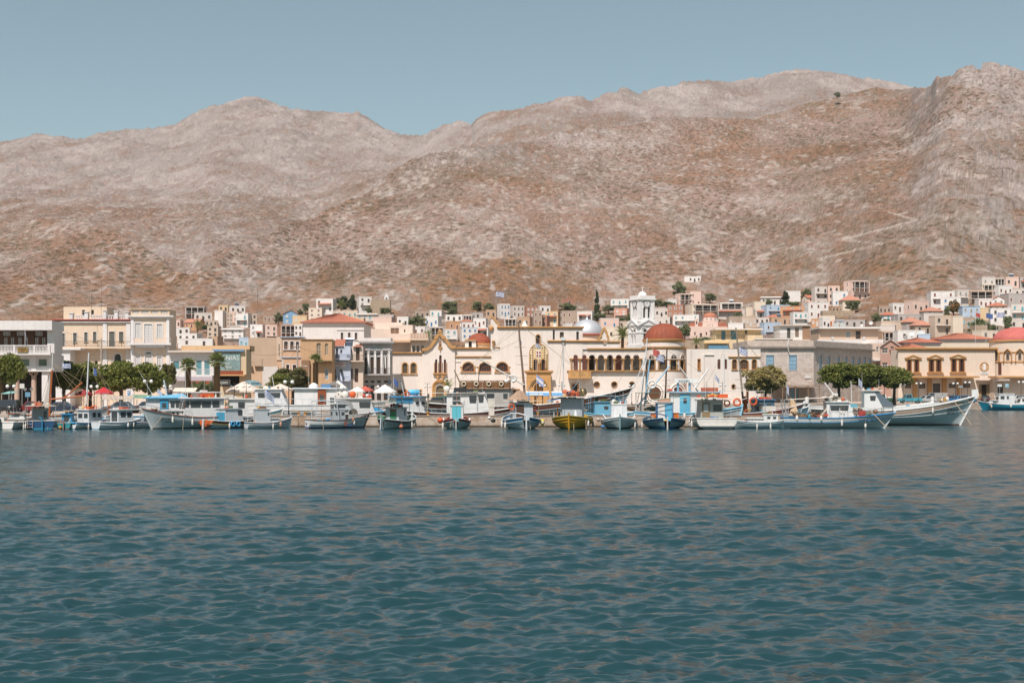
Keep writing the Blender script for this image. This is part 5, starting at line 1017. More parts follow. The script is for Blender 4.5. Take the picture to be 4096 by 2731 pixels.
# ---- right waterfront ----------------------------------------------------------------------------
def stone_mat(name,h):
 m,n,l,b=node_mat(name);tc=n.new("ShaderNodeTexCoord")
 c=ramp(n,l,noise(n,l,tc.outputs['Object'],.9,6,.7),[(.3,tuple(v*.75 for v in lin(h))),(.5,lin(h)),(.72,tuple(min(1,v*1.2)for v in lin(h)))]);l.new(c,b.inputs['Base Color']);b.inputs['Roughness'].default_value=.95
 bp=n.new("ShaderNodeBump");bp.inputs['Strength'].default_value=.4;bp.inputs['Distance'].default_value=.04;l.new(noise(n,l,tc.outputs['Object'],7,4),bp.inputs['Height']);l.new(bp.outputs[0],b.inputs['Normal'])
 MATS[name]=m;return m
SM=[stone_mat('customs_stone_%d'%i,h)for i,h in enumerate(('#bfb1a8','#b6a69a','#c4b7ac'))]
MORT=mat('mortar','#a3968c',.95,.1);BLUEW='#8fb3c8'
SB2=Bld('customs_house','grey squared-stone customs house with pale blue barred windows',3255,283,0);q_=SB2.root
def stone_face(root,X0,X1,z0,z1,ops,yaw,org,tagname='stone_block'):
 """course by course of separate squared stones around the openings, proud of the mortar wall"""
 cache={};rows=int((z1-z0)/.44);rh=(z1-z0)/rows;rr=random.Random(5);cnt=0
 holder=bpy.data.objects.new('facade',None);COL.objects.link(holder);holder.parent=root;holder.location=org;holder.rotation_euler=(0,0,yaw)
 back=facade(MB(),X0,X1,z0,z1,ops,.3,.05);wl_=back.build('mortar_wall',MORT,holder)
 extra=MB()
 for i in range(rows):
  x=X0+(0 if i%2 else-.35)
  while x<X1-.05:
   w=rr.choice((.6,.75,.9));a,b_=max(x,X0),min(x+w,X1);za,zb=z0+i*rh,z0+(i+1)*rh;x+=w
   if b_-a<.12:continue
   if any(a<cx+ww/2 and b_>cx-ww/2 and za<zb_+h and zb>zb_ for cx,zb_,ww,h,k in ops):
    cx,zb_,ww,h,k=[o for o in ops if a<o[0]+o[2]/2 and b_>o[0]-o[2]/2 and za<o[1]+o[3]and zb>o[1]][0]
    if a<cx-ww/2-.1:b_=cx-ww/2
    elif b_>cx+ww/2+.1:a=cx+ww/2
    else:continue
   extra_w=round(b_-a,2);k2=(extra_w,rr.randrange(3));pr=rr.uniform(-.02,.02)
   if cnt<295:
    if k2 not in cache:cache[k2]=MB().box(.012,extra_w-.012,0,.1,.014,rh-.014).mesh('stone_block',SM[k2[1]])
    obj('stone_block',cache[k2],holder,(a,pr,za));cnt+=1
   else:extra.box(a+.012,b_-.012,pr,pr+.1,za+.014,zb-.014)
 if extra.v:o=extra.build('stone_blocks',SM[0],holder);o['kind']='stuff'
 return holder
zt=SB2.z(1392);WOPS=[(SB2.x(3080),SB2.z(1478),1.5,2.9,'r'),(SB2.x(3172),SB2.z(1480),1.5,3.0,'r'),(SB2.x(3178),.2,1.6,2.6,'r')]
h1=stone_face(q_,SB2.x(2990),0,-.3,zt,WOPS,0,(0,0,0))
for cx,zb_,ww,h,k in WOPS[:2]:
 o=obj('window',shutter_mesh(ww-.1,h,BLUEW),h1,(cx,.2,zb_));g=MB()
 for i in range(8):g.tube([(cx-ww/2-.1+i*(ww+.2)/7,-.12,zb_-.1),(cx-ww/2-.1+i*(ww+.2)/7,-.12,zb_+h+.15)],.025,5)
 for i in range(5):g.tube([(cx-ww/2-.15,-.12,zb_+h*i/4),(cx+ww/2+.15,-.12,zb_+h*i/4)],.02,5)
 g.build('window_grille',paint('#9fb6c4'),h1);g=MB();g.box(cx-ww/2-.3,cx-ww/2,-.03,.06,zb_-.2,zb_+h+.3);g.box(cx+ww/2,cx+ww/2+.3,-.03,.06,zb_-.2,zb_+h+.3);g.box(cx-ww/2,cx+ww/2,-.03,.06,zb_+h,zb_+h+.3);g.build('window_surround',SM[2],h1)
o=obj('door',shutter_mesh(1.5,2.6,BLUEW),h1,(WOPS[2][0],.2,.2));MB().box(SB2.x(3218),SB2.x(3243),-.1,-.03,SB2.z(1513),SB2.z(1500)).build('plaque',paint('#c9c5c0'),h1)
xr,yr=sx(3490,309)-SB2.root.location.x,309-283;Lr=math.hypot(xr,yr);yawr=math.atan2(yr,xr)
R2=[(Lr*t,SB2.z(1478)+.1,1.25,2.5,'r')for t in(.11,.24,.40,.53,.65,.76,.86,.95)]
h2=stone_face(q_,0,Lr,-.3,zt,R2,yawr,(0,0,0))
for cx,zb_,ww,h,k in R2:obj('window',shutter_mesh(ww-.1,h,BLUEW),h2,(cx,.18,zb_))
nx=SB2.x(2990)
b=MB();pts_=[(nx-.5,-.5),(.3,-.5),(xr+.6,yr-.2),(xr+.2,yr+8),(nx-.5,20)];b.prismz(pts_,zt,zt+.35);b.build('cornice',mat('weathered_cornice','#8f857d',.95,.25,1),q_)
b=MB();pts_=[(nx,0.05),(0,0.05),(xr,yr),(xr-1,yr+8),(nx,19)];b.prismz(pts_,zt+.35,SB2.z(1362));b.build('parapet',SM[1],q_)
b=MB();pts_=[(nx+.3,.4),(-.2,.4),(xr-.4,yr+.2),(xr-1,yr+8),(nx+.3,19)];b.prismz(pts_,-.3,zt-.01);b.build('core',DARKIN,q_)
b=MB();b.box(SB2.x(3075),SB2.x(3260),-5.5,-.2,SB2.z(1545),SB2.z(1541));
for c in(3110,3160,3210,3255):b.box(SB2.x(c)-.06,SB2.x(c)+.06,-5.4,-5.2,0,SB2.z(1545))
tag(b.build('pergola',paint('#8a6f58'),None,False,(SB2.root.location.x,283,QZ)),'brown flat pergola in front of the stone customs house','pergola')
b=MB();b.tube([(SB2.x(3153),-.7,SB2.z(1358)),(SB2.x(3148),-.75,SB2.z(1375)),(SB2.x(3149),-.7,SB2.z(1390)),(SB2.x(3155),-.5,SB2.z(1412))],.09,6);b.build('drain_hose',paint('#cfccc8'),q_)
RB=Bld('harbour_police','cream two-storey building with ochre cornice and pedimented window pairs',3790,292,4.5);rb=RB.root;CR2=plaster('#d6c3b2')
PW_=[(3633,1441,17,46,'r'),(3663,1441,18,46,'r'),(3724,1440,20,46,'r'),(3753,1440,20,46,'r'),(3816,1438,20,48,'r'),(3848,1438,21,48,'r')]
RB.wall(3588,3986,1398,PW_+[(3686,1533,26,20,'r'),(3745,1533,30,62,'r'),(3810,1533,30,18,'r'),(3868,1533,30,17,'r'),(3940,1537,40,80,'r'),(3628,1534,26,18,'r')],CR2,d=14)
RB.cornice(3586,3986,1390,1401,OCH,.45)
for i in range(3):
 (c1,t,w1,h,_),(c2,t2,w2,h2_,_)=PW_[2*i],PW_[2*i+1]
 for c,w in((c1,w1),(c2,w2)):
  wo=RB.win(c,t,w,h,'#5a3527','#211a17',bars=0,y=.2);RB.surround(c,t,w,h,OCH,3)
  for sg_ in(-1,1):MB().box(RB.x(c+sg_*w*.32)-.17,RB.x(c+sg_*w*.32)+.17,.0,.08,RB.z(t+h-1),RB.z(t+1)).build('shutter',BROWN,rb)
 cm=(c1+c2)/2;b=MB();b.prism([(RB.x(cm-33),RB.z(t-7)),(RB.x(cm+33),RB.z(t-7)),(RB.x(cm),RB.z(t-19))],-.2,-.002);b.build('pediment',plaster('#cfb594'),rb)
 b=MB();b.ribbon([(RB.x(cm-34),RB.z(t-8)),(RB.x(cm),RB.z(t-20)),(RB.x(cm+34),RB.z(t-8))],.1,-.35,-.002);b.box(RB.x(cm-34),RB.x(cm+34),-.3,-.003,RB.z(t-5),RB.z(t-8)-.05);b.build('pediment_moulding',OCH,rb);RB.box('window_ledge',cm-34,cm+34,t+h+3.6,t+h+5.5,-.4,-.003,OCH)
cn=RB.box('canopy',3590,3895,1504,1511,-3.2,-.002,OCH)
for c in(3655,3715,3775,3836):RB.box('canopy_pier',c-8,c+8,1511.2,1640,-.5,-.003,OCH)
for c,t,w,h in((3686,1533,26,20),(3810,1533,30,18),(3868,1533,30,17),(3628,1534,26,18)):RB.win(c,t,w,h,'#4d382c','#8d7563',bars=2)
RB.win(3745,1533,30,62,'#4d382c','#4a382e',bars=0,name='door')
b=MB();b.torus((RB.x(3941),-.03,RB.z(1466)),RB.m(17),RB.m(2),28,8);rd=b.build('round_crest_frame',OCH,rb,True);MB().lathe([(.001,-.02),(RB.m(16),-.02)],24,(RB.x(3941),0,RB.z(1466)),axis='y').build('crest_ground',paint('#c8ab90',.8),rd);MB().box(RB.x(3937),RB.x(3946),-.12,-.03,RB.z(1480),RB.z(1453)).build('crest_shield',paint('#dcd8d4'),rd)
for k in range(6):MB().sphere((RB.x(3941)+.62*math.cos(k*1.05+.5),-.05,RB.z(1466)+.62*math.sin(k*1.05+.5)),.09,8,6).build('crest_boss',paint('#a87a5e'),rd)
RB.box('name_plate',3926,3957,1486,1497,-.08,-.002,paint('#d3cfcb'));RB.marks(3930,3953,1493,3,paint('#8a857f'),-.09,3)
RB.box('door_canopy',3905,3962,1519,1522,-1.6,-.002,paint('#b8aaa0'));RB.win(3940,1537,22,70,'#3d352f','#15110f',bars=0,name='door',y=.2)
for c in(3925,3956):RB.box('door_leaf',c-5,c+5,1538,1606,-.05,.1,mat('leaf_door','#8d7a5c',.7,.5,6))
DB=Bld('round_building','round cream building with pink dome cut by the right edge',4100,290,0);db=DB.root;DR=DB.m(108);dc=(DB.x(4106),5.5)
b=MB();b.lathe([(DR,-.3),(DR,DB.z(1362))],48,(*dc,0));b.build('drum',CR2,db,40)
for yy,rr2,m2 in((1362,113,OCH),(1409,110,OCH),(1447,110,OCH)):
 b=MB();b.lathe([(DB.m(rr2-4),DB.z(yy)-.2),(DB.m(rr2),DB.z(yy)-.1),(DB.m(rr2),DB.z(yy)+.15),(DB.m(rr2-5),DB.z(yy)+.2)],48,(*dc,0));b.build('drum_cornice',m2,db,30)
b=MB();b.lathe([(DB.m(96)*math.cos(math.pi/2*i/14),DB.z(1360)+DB.m(56)*math.sin(math.pi/2*i/14))for i in range(14)]+[(.001,DB.z(1304))],48,(*dc,0));b.build('dome',mat('dome_pink','#b8645c',.75,.15,.5,.1,0,.25,.2),db,True)
for a in(-155,-128,-104,-80,-55):
 t=R(a);p=(dc[0]+(DR+.12)*math.cos(t),dc[1]+(DR+.12)*math.sin(t),0);q=MB();zz0,zz1=DB.z(1446),DB.z(1394)
 q.ribbon([(-.8,zz0),(-.8,DB.z(1409)),(0,zz1),(.8,DB.z(1409)),(.8,zz0)],.1,-.25,.1);o=q.build('niche_frame',OCH,db,False,p,t+R(90));obj('window',win_mesh(.62,1.5,'#8a7a68','#4a3f38',True,0),o,(0,.0,DB.z(1436)))
DB.box('lower_canopy',3962,4300,1504,1511,-3.4,1.5,OCH);DB.wall(3975,4300,1512,[(3998,1534,22,70,'r'),(4060,1540,60,0.2,'r')],CR2,d=3,y=-.5,name='ground_floor');DB.win(3998,1534,22,70,'#4d382c','#2c2420',bars=1,y=-.3,name='door')
DB.box('shop_awning',3964,4008,1516,1523,-4.6,-1.8,paint('#b9a79c',.8));DB.box('shutter',3990,4002,1450,1500,-.6,-.4,BROWN)
def tiled(name,label,x0,x1,ye,yr,yb,D,wallc,depth=10,gable=False,wins=(),yaw=0):
 B=Bld(name,label,(x0+x1)/2,D,yaw);w=B.m(x1-x0);B.wall(x0,x1,ye,[(c,t,a,h,'r')for c,t,a,h in wins],plaster(wallc),yb=None,d=depth)
 for c,t,a,h in wins:B.win(c,t,a,h,'#c9c2ba','#5c544c',bars=1)
 if gable:
  e=.3;b=MB();zE,zR=B.z(ye),B.z(yr)
  for s_ in(-1,1):
   q=[(s_*(w/2+e),-e,zE-.1),(s_*(w/2+e),depth,zE-.1),(0,depth,zR),(0,-e,zR)]
   if s_>0:corrugated(b,*q,int(depth/.35))
   else:corrugated(b,q[1],q[0],q[3],q[2],int(depth/.35))
  b.build('roof',TILE,B.root);MB().prism([(-w/2,zE),(w/2,zE),(0,zR-.15)],0,.3).build('gable',plaster(wallc),B.root)
  MB().ribbon([(-w/2-e,zE-.1),(0,zR),(w/2+e,zE-.1)],.12,-.35,.0).build('verge',plaster('#b3a7a0'),B.root)
 else:hip_roof(B.root,w,depth,B.z(ye),B.z(yr)-B.z(ye),.5,rolls=1,c=(0,depth/2));MB().box(-w/2-.3,w/2+.3,-.3,.2,B.z(ye)-.45,B.z(ye)-.13).build('cornice',plaster('#b9bfca'),B.root)
 return B
tiled('gabled_house','pinkish brown gabled house with red tile roof right of the customs house',3523,3602,1386,1357,1500,325,'#b08f80',12,True,((3540,1391,24,22),(3568,1378,14,36),(3540,1450,22,22),(3568,1450,14,36)),-18)
B=Bld('balcony_house','narrow cream house with white balcony squeezed behind the customs house',3506,330,0);B.wall(3484,3530,1372,[(3510,1386,8,22,'r'),(3510,1452,8,18,'r')],plaster('#cbb7a6'),d=8);B.win(3510,1386,8,22,'#d6d2cd','#51555a');B.win(3510,1452,8,18,'#d6d2cd','#51555a');bl=B.box('balcony',3488,3535,1437,1443,-1.5,-.002,PW2);B.box('balcony_screen',3530,3535,1415,1437,-1.5,-.003,PW2,bl)
tiled('long_tiled_house','long cream house with low red hipped roof behind the harbour police',3618,3762,1369,1348,1420,345,'#cfc0ae',9)
tiled('broad_tiled_house','broad cream house with large red hipped roof and grey eaves',3760,3972,1356,1330,1420,350,'#d4c3b0',11)
tiled('front_tiled_roof','low house with steep red tile roof just behind the police cornice',3600,3722,1396,1373,1420,318,'#b7a090',7,False)
YHs=Bld('yellow_house','yellow house with tall teal doors and long railed terrace',2955,335,0);YL=plaster('#d3bd9b')
YHs.wall(2868,3052,1318,[(2900,1321,16,37,'r'),(2941,1320,22,37,'r'),(2991,1318.5,10,15,'r')],YL,d=9,y=2.5)
for c,w in((2900,16),(2941,22)):YHs.win(c,1321,w,36,'#3f7186','#4a7f93',bars=1,y=2.6,name='door')
YHs.win(2991,1318.5,10,15,'#8a7a68',y=2.6);YHs.box('roof_slab',2864,3056,1313,1318,1.2,12,plaster('#d9cdbf'));YHs.wall(2818,3010,1360,[(2876,1386,60,30,'r')],YL,d=9,y=0,name='lower_wall');rl=YHs.rail(2836,2990,1339,1358,.1,IRON,60)
YHs.box('side_wall',2985,3052,1340,1400,.2,2.4,YL);YHs.box('lower_slab',2812,2914,1368,1374,-1.2,0,plaster('#d2b285'));YHs.box('blue_shop',2832,2912,1380,1400,-.9,-.5,paint('#5d87a0'))
TH=Bld('terrace_house','white house with dark glazed door and railed roof terrace behind the customs house',3150,328,0);
TH.wall(3124,3242,1302,[(3160,1310,14,42,'r'),(3193,1308,16,40,'r')],plaster('#d8d0ca'),yb=1420,d=8,y=1.5);TH.win(3160,1310,14,42,'#6e6a5c','#4d4a42',bars=1,y=1.6,name='door');TH.win(3193,1308,16,40,'#9a8776','#7b6858',bars=0,y=1.6,name='door');TH.box('roof_slab',3120,3246,1298,1302,.9,9.5,plaster('#c9bdb1'));TH.box('brown_side',3215,3244,1303,1360,1.3,1.48,mat('brown_brick','#9b7a62',.9,.2,3))
TH.wall(3022,3240,1358,[],plaster('#d3c3b1'),d=8,name='terrace_wall');TH.rail(3022,3175,1333,1352,.1,IRON,44);TH.box('terrace_slab',3018,3170,1353,1358,-.6,.3,plaster('#d6cdc5'))
PH=Bld('peach_house','peach house with long railed balcony, solar panels and round white dishes on its roof',3400,338,0);PE=plaster('#d0b29b')
PH.wall(3284,3520,1315,[(3400,1324,19,26,'r'),(3440,1322,20,33,'r')],PE,yb=1430,d=10,y=1.8);PH.win(3400,1324,19,26,'#dcd7d2','#7f8a8c',y=1.9);PH.win(3440,1322,20,33,'#6b4436','#2d2825',y=1.9,name='door');PH.box('roof_slab',3280,3528,1307,1314,.6,12,plaster('#d8d1cb'))
PH.wall(3270,3534,1357,[],plaster('#d9d3ce'),yb=1430,d=3,name='balcony_parapet');PH.rail(3284,3520,1341,1357,.1,paint('#8a7a6e'),70)
for c in(3330,3456):PH.box('parapet_post',c-5,c+5,1347,1357,-.1,.4,PW2)
for c in(3358,3384):
 b=MB();b.hexa([(PH.x(c-11),3,PH.z(1308)),(PH.x(c+11),3,PH.z(1308)),(PH.x(c+11),4.4,PH.z(1288)),(PH.x(c-11),4.4,PH.z(1288)),(PH.x(c-11),2.9,PH.z(1308)),(PH.x(c+11),2.9,PH.z(1308)),(PH.x(c+11),4.3,PH.z(1288)),(PH.x(c-11),4.3,PH.z(1288))]);sp=b.build('solar_panel',mat('solar_pale','#9a9c98',.25,.1),PH.root)
MB().lathe([(.001,-.95),(.33,-.95),(.33,.95),(.001,.95)],12,(PH.x(3376),4.6,PH.z(1279)),axis='x').build('water_tank',mat('steel','#b9bcc0'),PH.root,40)
for c,yy,rr2 in((3495,1288,9),(3458,1298,7)):
 b=MB();b.lathe([(PH.m(rr2)*math.sin(k*.2),-PH.m(rr2)*(1-math.cos(k*.2))*.5)for k in range(7)],18,axis='y');o=b.build('satellite_dish',paint('#cfcac6'),PH.root,True,(PH.x(c),3,PH.z(yy)));MB().tube([(0,.1,0),(0,.3,-PH.m(20))],.05).build('dish_post',IRON,o)
PC=Bld('pink_church','small pink church with red tiled dome, bell gable and arched windows',2835,440,0,'church',zb=sz(1350,440));pk=PC.root;PK=plaster('#dcc0b2')
PC.wall(2759,2875,1305,[(2780,1328,6,13,'r'),(2804,1332,10,18,'r'),(2826,1328,6,13,'r'),(2857,1326,6,14,'r')],PK,d=14)
for c,t,w,h in((2780,1328,6,13),(2804,1332,10,18),(2826,1328,6,13),(2857,1326,6,14)):PC.win(c,t,w,h,'#c9b0a2','#4a3a34',bars=0,name='door' if w==10 else 'window')
b=MB();b.prism([(PC.x(2760),PC.z(1306)),(PC.x(2812),PC.z(1306)),(PC.x(2812),PC.z(1290)),(PC.x(2765),PC.z(1290))],1,9);b.build('vault_roof',TILE,pk)
PC.wall(2812,2873,1283,[(2832,1297,6,16,'a'),(2842,1297,6,16,'a'),(2852,1297,6,16,'a')],PK,yb=1310,d=10,y=.8,name='crossing');
for c in(2832,2842,2852):PC.win(c,1297,6,16,'#d9d2cc','#8f8a86',True,1,y=.85)
b=MB();b.lathe([(PC.m(29),PC.z(1285)),(PC.m(29),PC.z(1266))],20,(PC.x(2849),5,0));b.build('drum',PK,pk,40);b=MB();b.lathe([(PC.m(29.5)*math.cos(math.pi/2*i/9),PC.z(1267)+PC.m(20)*math.sin(math.pi/2*i/9))for i in range(9)]+[(.001,PC.z(1246))],20,(PC.x(2849),5,0));b.build('dome',TILE,pk,True)
for k in range(-2,3):a=R(-90+k*32);o=obj('window',win_mesh(.5,1.0,'#d9d2cc','#8f8a86',True),pk,(PC.x(2849)+(PC.m(29)+.08)*math.cos(a),5+(PC.m(29)+.08)*math.sin(a),PC.z(1281)));o.rotation_euler=(0,0,a+R(90))
b=MB();b.prism([(PC.x(2873),PC.z(1306)),(PC.x(2915),PC.z(1306)),(PC.x(2910),PC.z(1296)),(PC.x(2900),PC.z(1287)),(PC.x(2886),PC.z(1287)),(PC.x(2874),PC.z(1300))],1.2,8);b.build('apse_roof',TILE,pk);PC.wall(2873,2912,1306,[],PK,d=10,y=1,name='apse_wall')
BGt=PC.wall(2781,2793,1282,[(2787,1284,5,12,'a')],PK,yb=1306,d=1,y=.2,name='bell_gable');b=MB();b.lathe([(.5,PC.z(1282)),(.5,PC.z(1274)),(.001,PC.z(1268))],8,(PC.x(2787),.7,0));b.build('bell_cap',PK,BGt)
CP=Bld('white_chapel','tiny white chapel with round dome among the right hillside houses',3655,430,0,'chapel',zb=sz(1352,430));CP.wall(3630,3668,1340,[(3648,1344,4,7,'a')],WHT,d=4);CP.win(3648,1344,4,7,'#c9c4bf','#4a4440',True,0,name='door');b=MB();b.lathe([(CP.m(13)*math.cos(math.pi/2*i/8),CP.z(1340)+CP.m(11)*math.sin(math.pi/2*i/8))for i in range(8)]+[(.001,CP.z(1329))],16,(CP.x(3655),2,0));b.build('dome',WHT,CP.root,True)
rB=town_r(1546,1240)+2;b=MB();facade(b,-1,1,0,2.6,[(0,.3,.8,1.6,'a')],.5,0);shell(b,-1,1,0,2.6,.6);b.prism([(-1,2.6),(1,2.6),(0,3.8)],0,.6);tag(b.build('bell_arch',WHT,None,False,(sx(1546,rB),rB,sz(1206,rB))),'small white bell arch standing on the stone terrace','bell arch')
# ------------------------------------------------------------------ trees and plants
def leaf_mat(name,h1,h2,h3):
 m,n,l,b=node_mat(name);g=n.new("ShaderNodeNewGeometry")
 a=n.new("ShaderNodeMath");a.operation='ADD';a.use_clamp=True
 l.new(math_n(n,l,'MULTIPLY',g.outputs['Random Per Island'],.55),a.inputs[0]);l.new(math_n(n,l,'MULTIPLY',noise(n,l,g.outputs['Position'],.9,3),.45),a.inputs[1])
 l.new(ramp(n,l,a.outputs[0],[(.2,lin(h1)),(.5,lin(h2)),(.85,lin(h3))]),b.inputs['Base Color']);b.inputs['Roughness'].default_value=.6;b.inputs['Specular IOR Level'].default_value=.2
 b.inputs['Subsurface Weight'].default_value=0
 t=n.new("ShaderNodeBsdfTranslucent");t.inputs[0].default_value=(*[v*1.2 for v in lin(h2)],1);mx=n.new("ShaderNodeMixShader");mx.inputs[0].default_value=.22
 l.new(b.outputs[0],mx.inputs[1]);l.new(t.outputs[0],mx.inputs[2]);l.new(mx.outputs[0],n['Material Output'].inputs[0]);return m
FICUS=leaf_mat('ficus_leaf','#4a5528','#6b7238','#9c9850');TAMAR=leaf_mat('tamarisk_leaf','#7a6e44','#978856','#b09e6a');DKT=leaf_mat('dark_tamarisk_leaf','#4a4a2c','#625f3c','#7a724a')
PINE=leaf_mat('pine_leaf','#2f3a24','#3f4a2d','#566038');OLV=leaf_mat('olive_leaf','#566040','#6e7652','#8d9066');PALM=leaf_mat('palm_leaf','#5a6538','#7c8450','#a3a06a');BOUG=leaf_mat('bougainvillea_leaf','#4a5a30','#77663a','#c0764a')
BARK=mat('bark','#5e5145',.95,.3,3,.5);PBARK=mat('palm_bark','#6b5138',.95,.4,4,.4)
def leaf_cloud(seed,n,leaf,clumps,cr,shape,m,droop=0.,elong=1.0):
 """n leaf quads round clumps that fill a unit-ish volume; shape(u) gives clump centres"""
 rg=np.random.RandomState(seed);C=np.array([shape(rg)for _ in range(clumps)]);k=rg.randint(0,clumps,n)
 d=rg.normal(0,1,(n,3));d/=np.linalg.norm(d,axis=1)[:,None];rad=cr*rg.uniform(.35,1,n)**.5*rg.uniform(.7,1.2,clumps)[k]
 P=C[k]+d*rad[:,None]*np.array([1,1,.8])
 a=rg.normal(0,1,(n,3))+d*.4;a[:,2]-=droop;a/=np.linalg.norm(a,axis=1)[:,None];b=np.cross(a,rg.normal(0,1,(n,3)));b/=np.linalg.norm(b,axis=1)[:,None]
 s=leaf*rg.uniform(.6,1.3,n)[:,None];a=a*s*elong;b=b*s*.55
 V=np.stack([P-a,P+b*.9,P+a,P-b*.9],1).reshape(-1,3).astype(np.float32)
 me=bpy.data.meshes.new('crown');me.vertices.add(4*n);me.vertices.foreach_set('co',V.ravel());me.loops.add(4*n);me.loops.foreach_set('vertex_index',np.arange(4*n,dtype=np.int32))
 me.polygons.add(n);me.polygons.foreach_set('loop_start',np.arange(0,4*n,4,dtype=np.int32));me.update(calc_edges=True);me.materials.append(m);return me
def sh_dome(rg):
 while True:
  p=rg.uniform(-1,1,3)
  if p[2]>-.75 and .45<np.linalg.norm(p)<1.0:return p*np.array([.82,.82,.8])
def sh_loose(rg):
 while True:
  p=rg.uniform(-1,1,3)
  if .3<np.linalg.norm(p)<1.0 and p[2]>-.8:return p*np.array([.8,.8,.78])
def sh_cone(rg):
 z=rg.uniform(-1,1);r_=(1-z)/2*.8+.08;a=rg.uniform(0,6.28);q=rg.uniform(.3,1);return np.array([r_*q*math.cos(a),r_*q*math.sin(a),z])
CR={}
def crown_mesh(kind,v):
 if(kind,v)in CR:return CR[(kind,v)]
 if kind=='ficus':me=leaf_cloud(10+v,11000,.062,90,.26,sh_dome,FICUS)
 elif kind=='tamarisk':me=leaf_cloud(20+v,9000,.06,70,.26,sh_loose,TAMAR,.8,1.7)
 elif kind=='dark_tamarisk':me=leaf_cloud(30+v,7000,.07,50,.28,sh_loose,DKT,.8,1.7)
 elif kind=='conifer':me=leaf_cloud(40+v,3500,.08,60,.16,sh_cone,PINE,.3,1.4)
 elif kind=='pine':me=leaf_cloud(50+v,3000,.10,30,.3,sh_loose,PINE)
 elif kind=='bougainvillea':me=leaf_cloud(60+v,2500,.10,26,.3,sh_loose,BOUG)
 else:me=leaf_cloud(70+v,2600,.10,28,.32,sh_dome,OLV)
 CR[(kind,v)]=me;return me
TRK={}
def trunk_mesh(seed,h,r0,spread,limbs=6):
 k=(seed,round(h,1))
 b=MB();rr=random.Random(seed);b.tube([(0,0,-.3),(.05,0,h*.3),(-.05,.04,h*.62),(0,0,h*.85)],[r0*1.3,r0,r0*.85,r0*.6],8)
 for i in range(limbs):
  a=6.28*i/limbs+rr.uniform(-.3,.3);z0=h*rr.uniform(.45,.7);e=Vector((math.cos(a)*spread,math.sin(a)*spread,h*rr.uniform(.95,1.3)))
  b.tube([(0,0,z0),Vector((e.x*.45,e.y*.45,z0+(e.z-z0)*.6)),e],[r0*.55,r0*.36,r0*.12],6)
 return b.mesh('trunk',BARK,60)
def tree(name,label,kind,x0,x1,yt,yb,D,ybase=None,group=None,v=0,zb=None):
 """crown between photo columns x0..x1 and rows yt..yb, trunk to the ground"""
 cx=(x0+x1)/2;s=F/D;zc=sz((yt+yb)/2,D);rx=(x1-x0)/2/s;rz=(yb-yt)/2/s
 zg=QZ if zb is None else zb;root=thing(name,label,'tree',(sx(cx,D),D,zg),rng.uniform(0,6.28),group)
 o=obj('crown',crown_mesh(kind,v),root,(0,0,zc-zg));o.scale=(rx*1.22,rx*1.22,rz*1.2);o['kind']='stuff'
 obj('trunk',trunk_mesh(hash_(label)%997,max(.6,zc-zg),max(.08,min(.3,rx*.1)),rx*.55),root);return root
G1='clipped trees along the waterfront'
tree('ficus_tree','leafy green tree in front of the white harbour office at the far left','ficus',2,98,1415,1545,186,group=G1)
tree('ficus_tree','broad green tree left of the concrete pole, before the corner mansion','ficus',180,330,1445,1568,203,group=G1,v=1)
tree('ficus_tree','green tree between the concrete pole and its broad left neighbour','ficus',295,428,1449,1565,206,group=G1)
tree('ficus_tree','large dark green tree under the neoclassical mansion','ficus',405,565,1446,1578,202,group=G1,v=1)
tree('ficus_tree','green tree right of the large dark one, below the white shutters','ficus',530,668,1452,1575,205,group=G1)
tree('tamarisk_tree','thin feathery tree at the right edge of the mansion trees','dark_tamarisk',640,702,1450,1555,208,group=G1)
tree('ficus_tree','round bright green tree right of the beige umbrellas','ficus',1072,1165,1494,1560,224,group=G1,v=1)
tree('tamarisk_tree','drooping dark feathery tree before the coffee house','dark_tamarisk',1105,1238,1468,1562,234,group=G1)
tree('tamarisk_tree','olive gold feathery tree before the customs house','tamarisk',2982,3138,1464,1578,250,group=G1)
tree('ficus_tree','green tree at the left of the three before the customs house corner','ficus',3285,3425,1452,1556,262,group=G1)
tree('ficus_tree','green middle tree of the three right of the customs house corner','ficus',3390,3545,1456,1560,264,group=G1,v=1)
tree('ficus_tree','green tree at the right of the three, nearest the harbour police','ficus',3515,3640,1466,1556,266,group=G1)
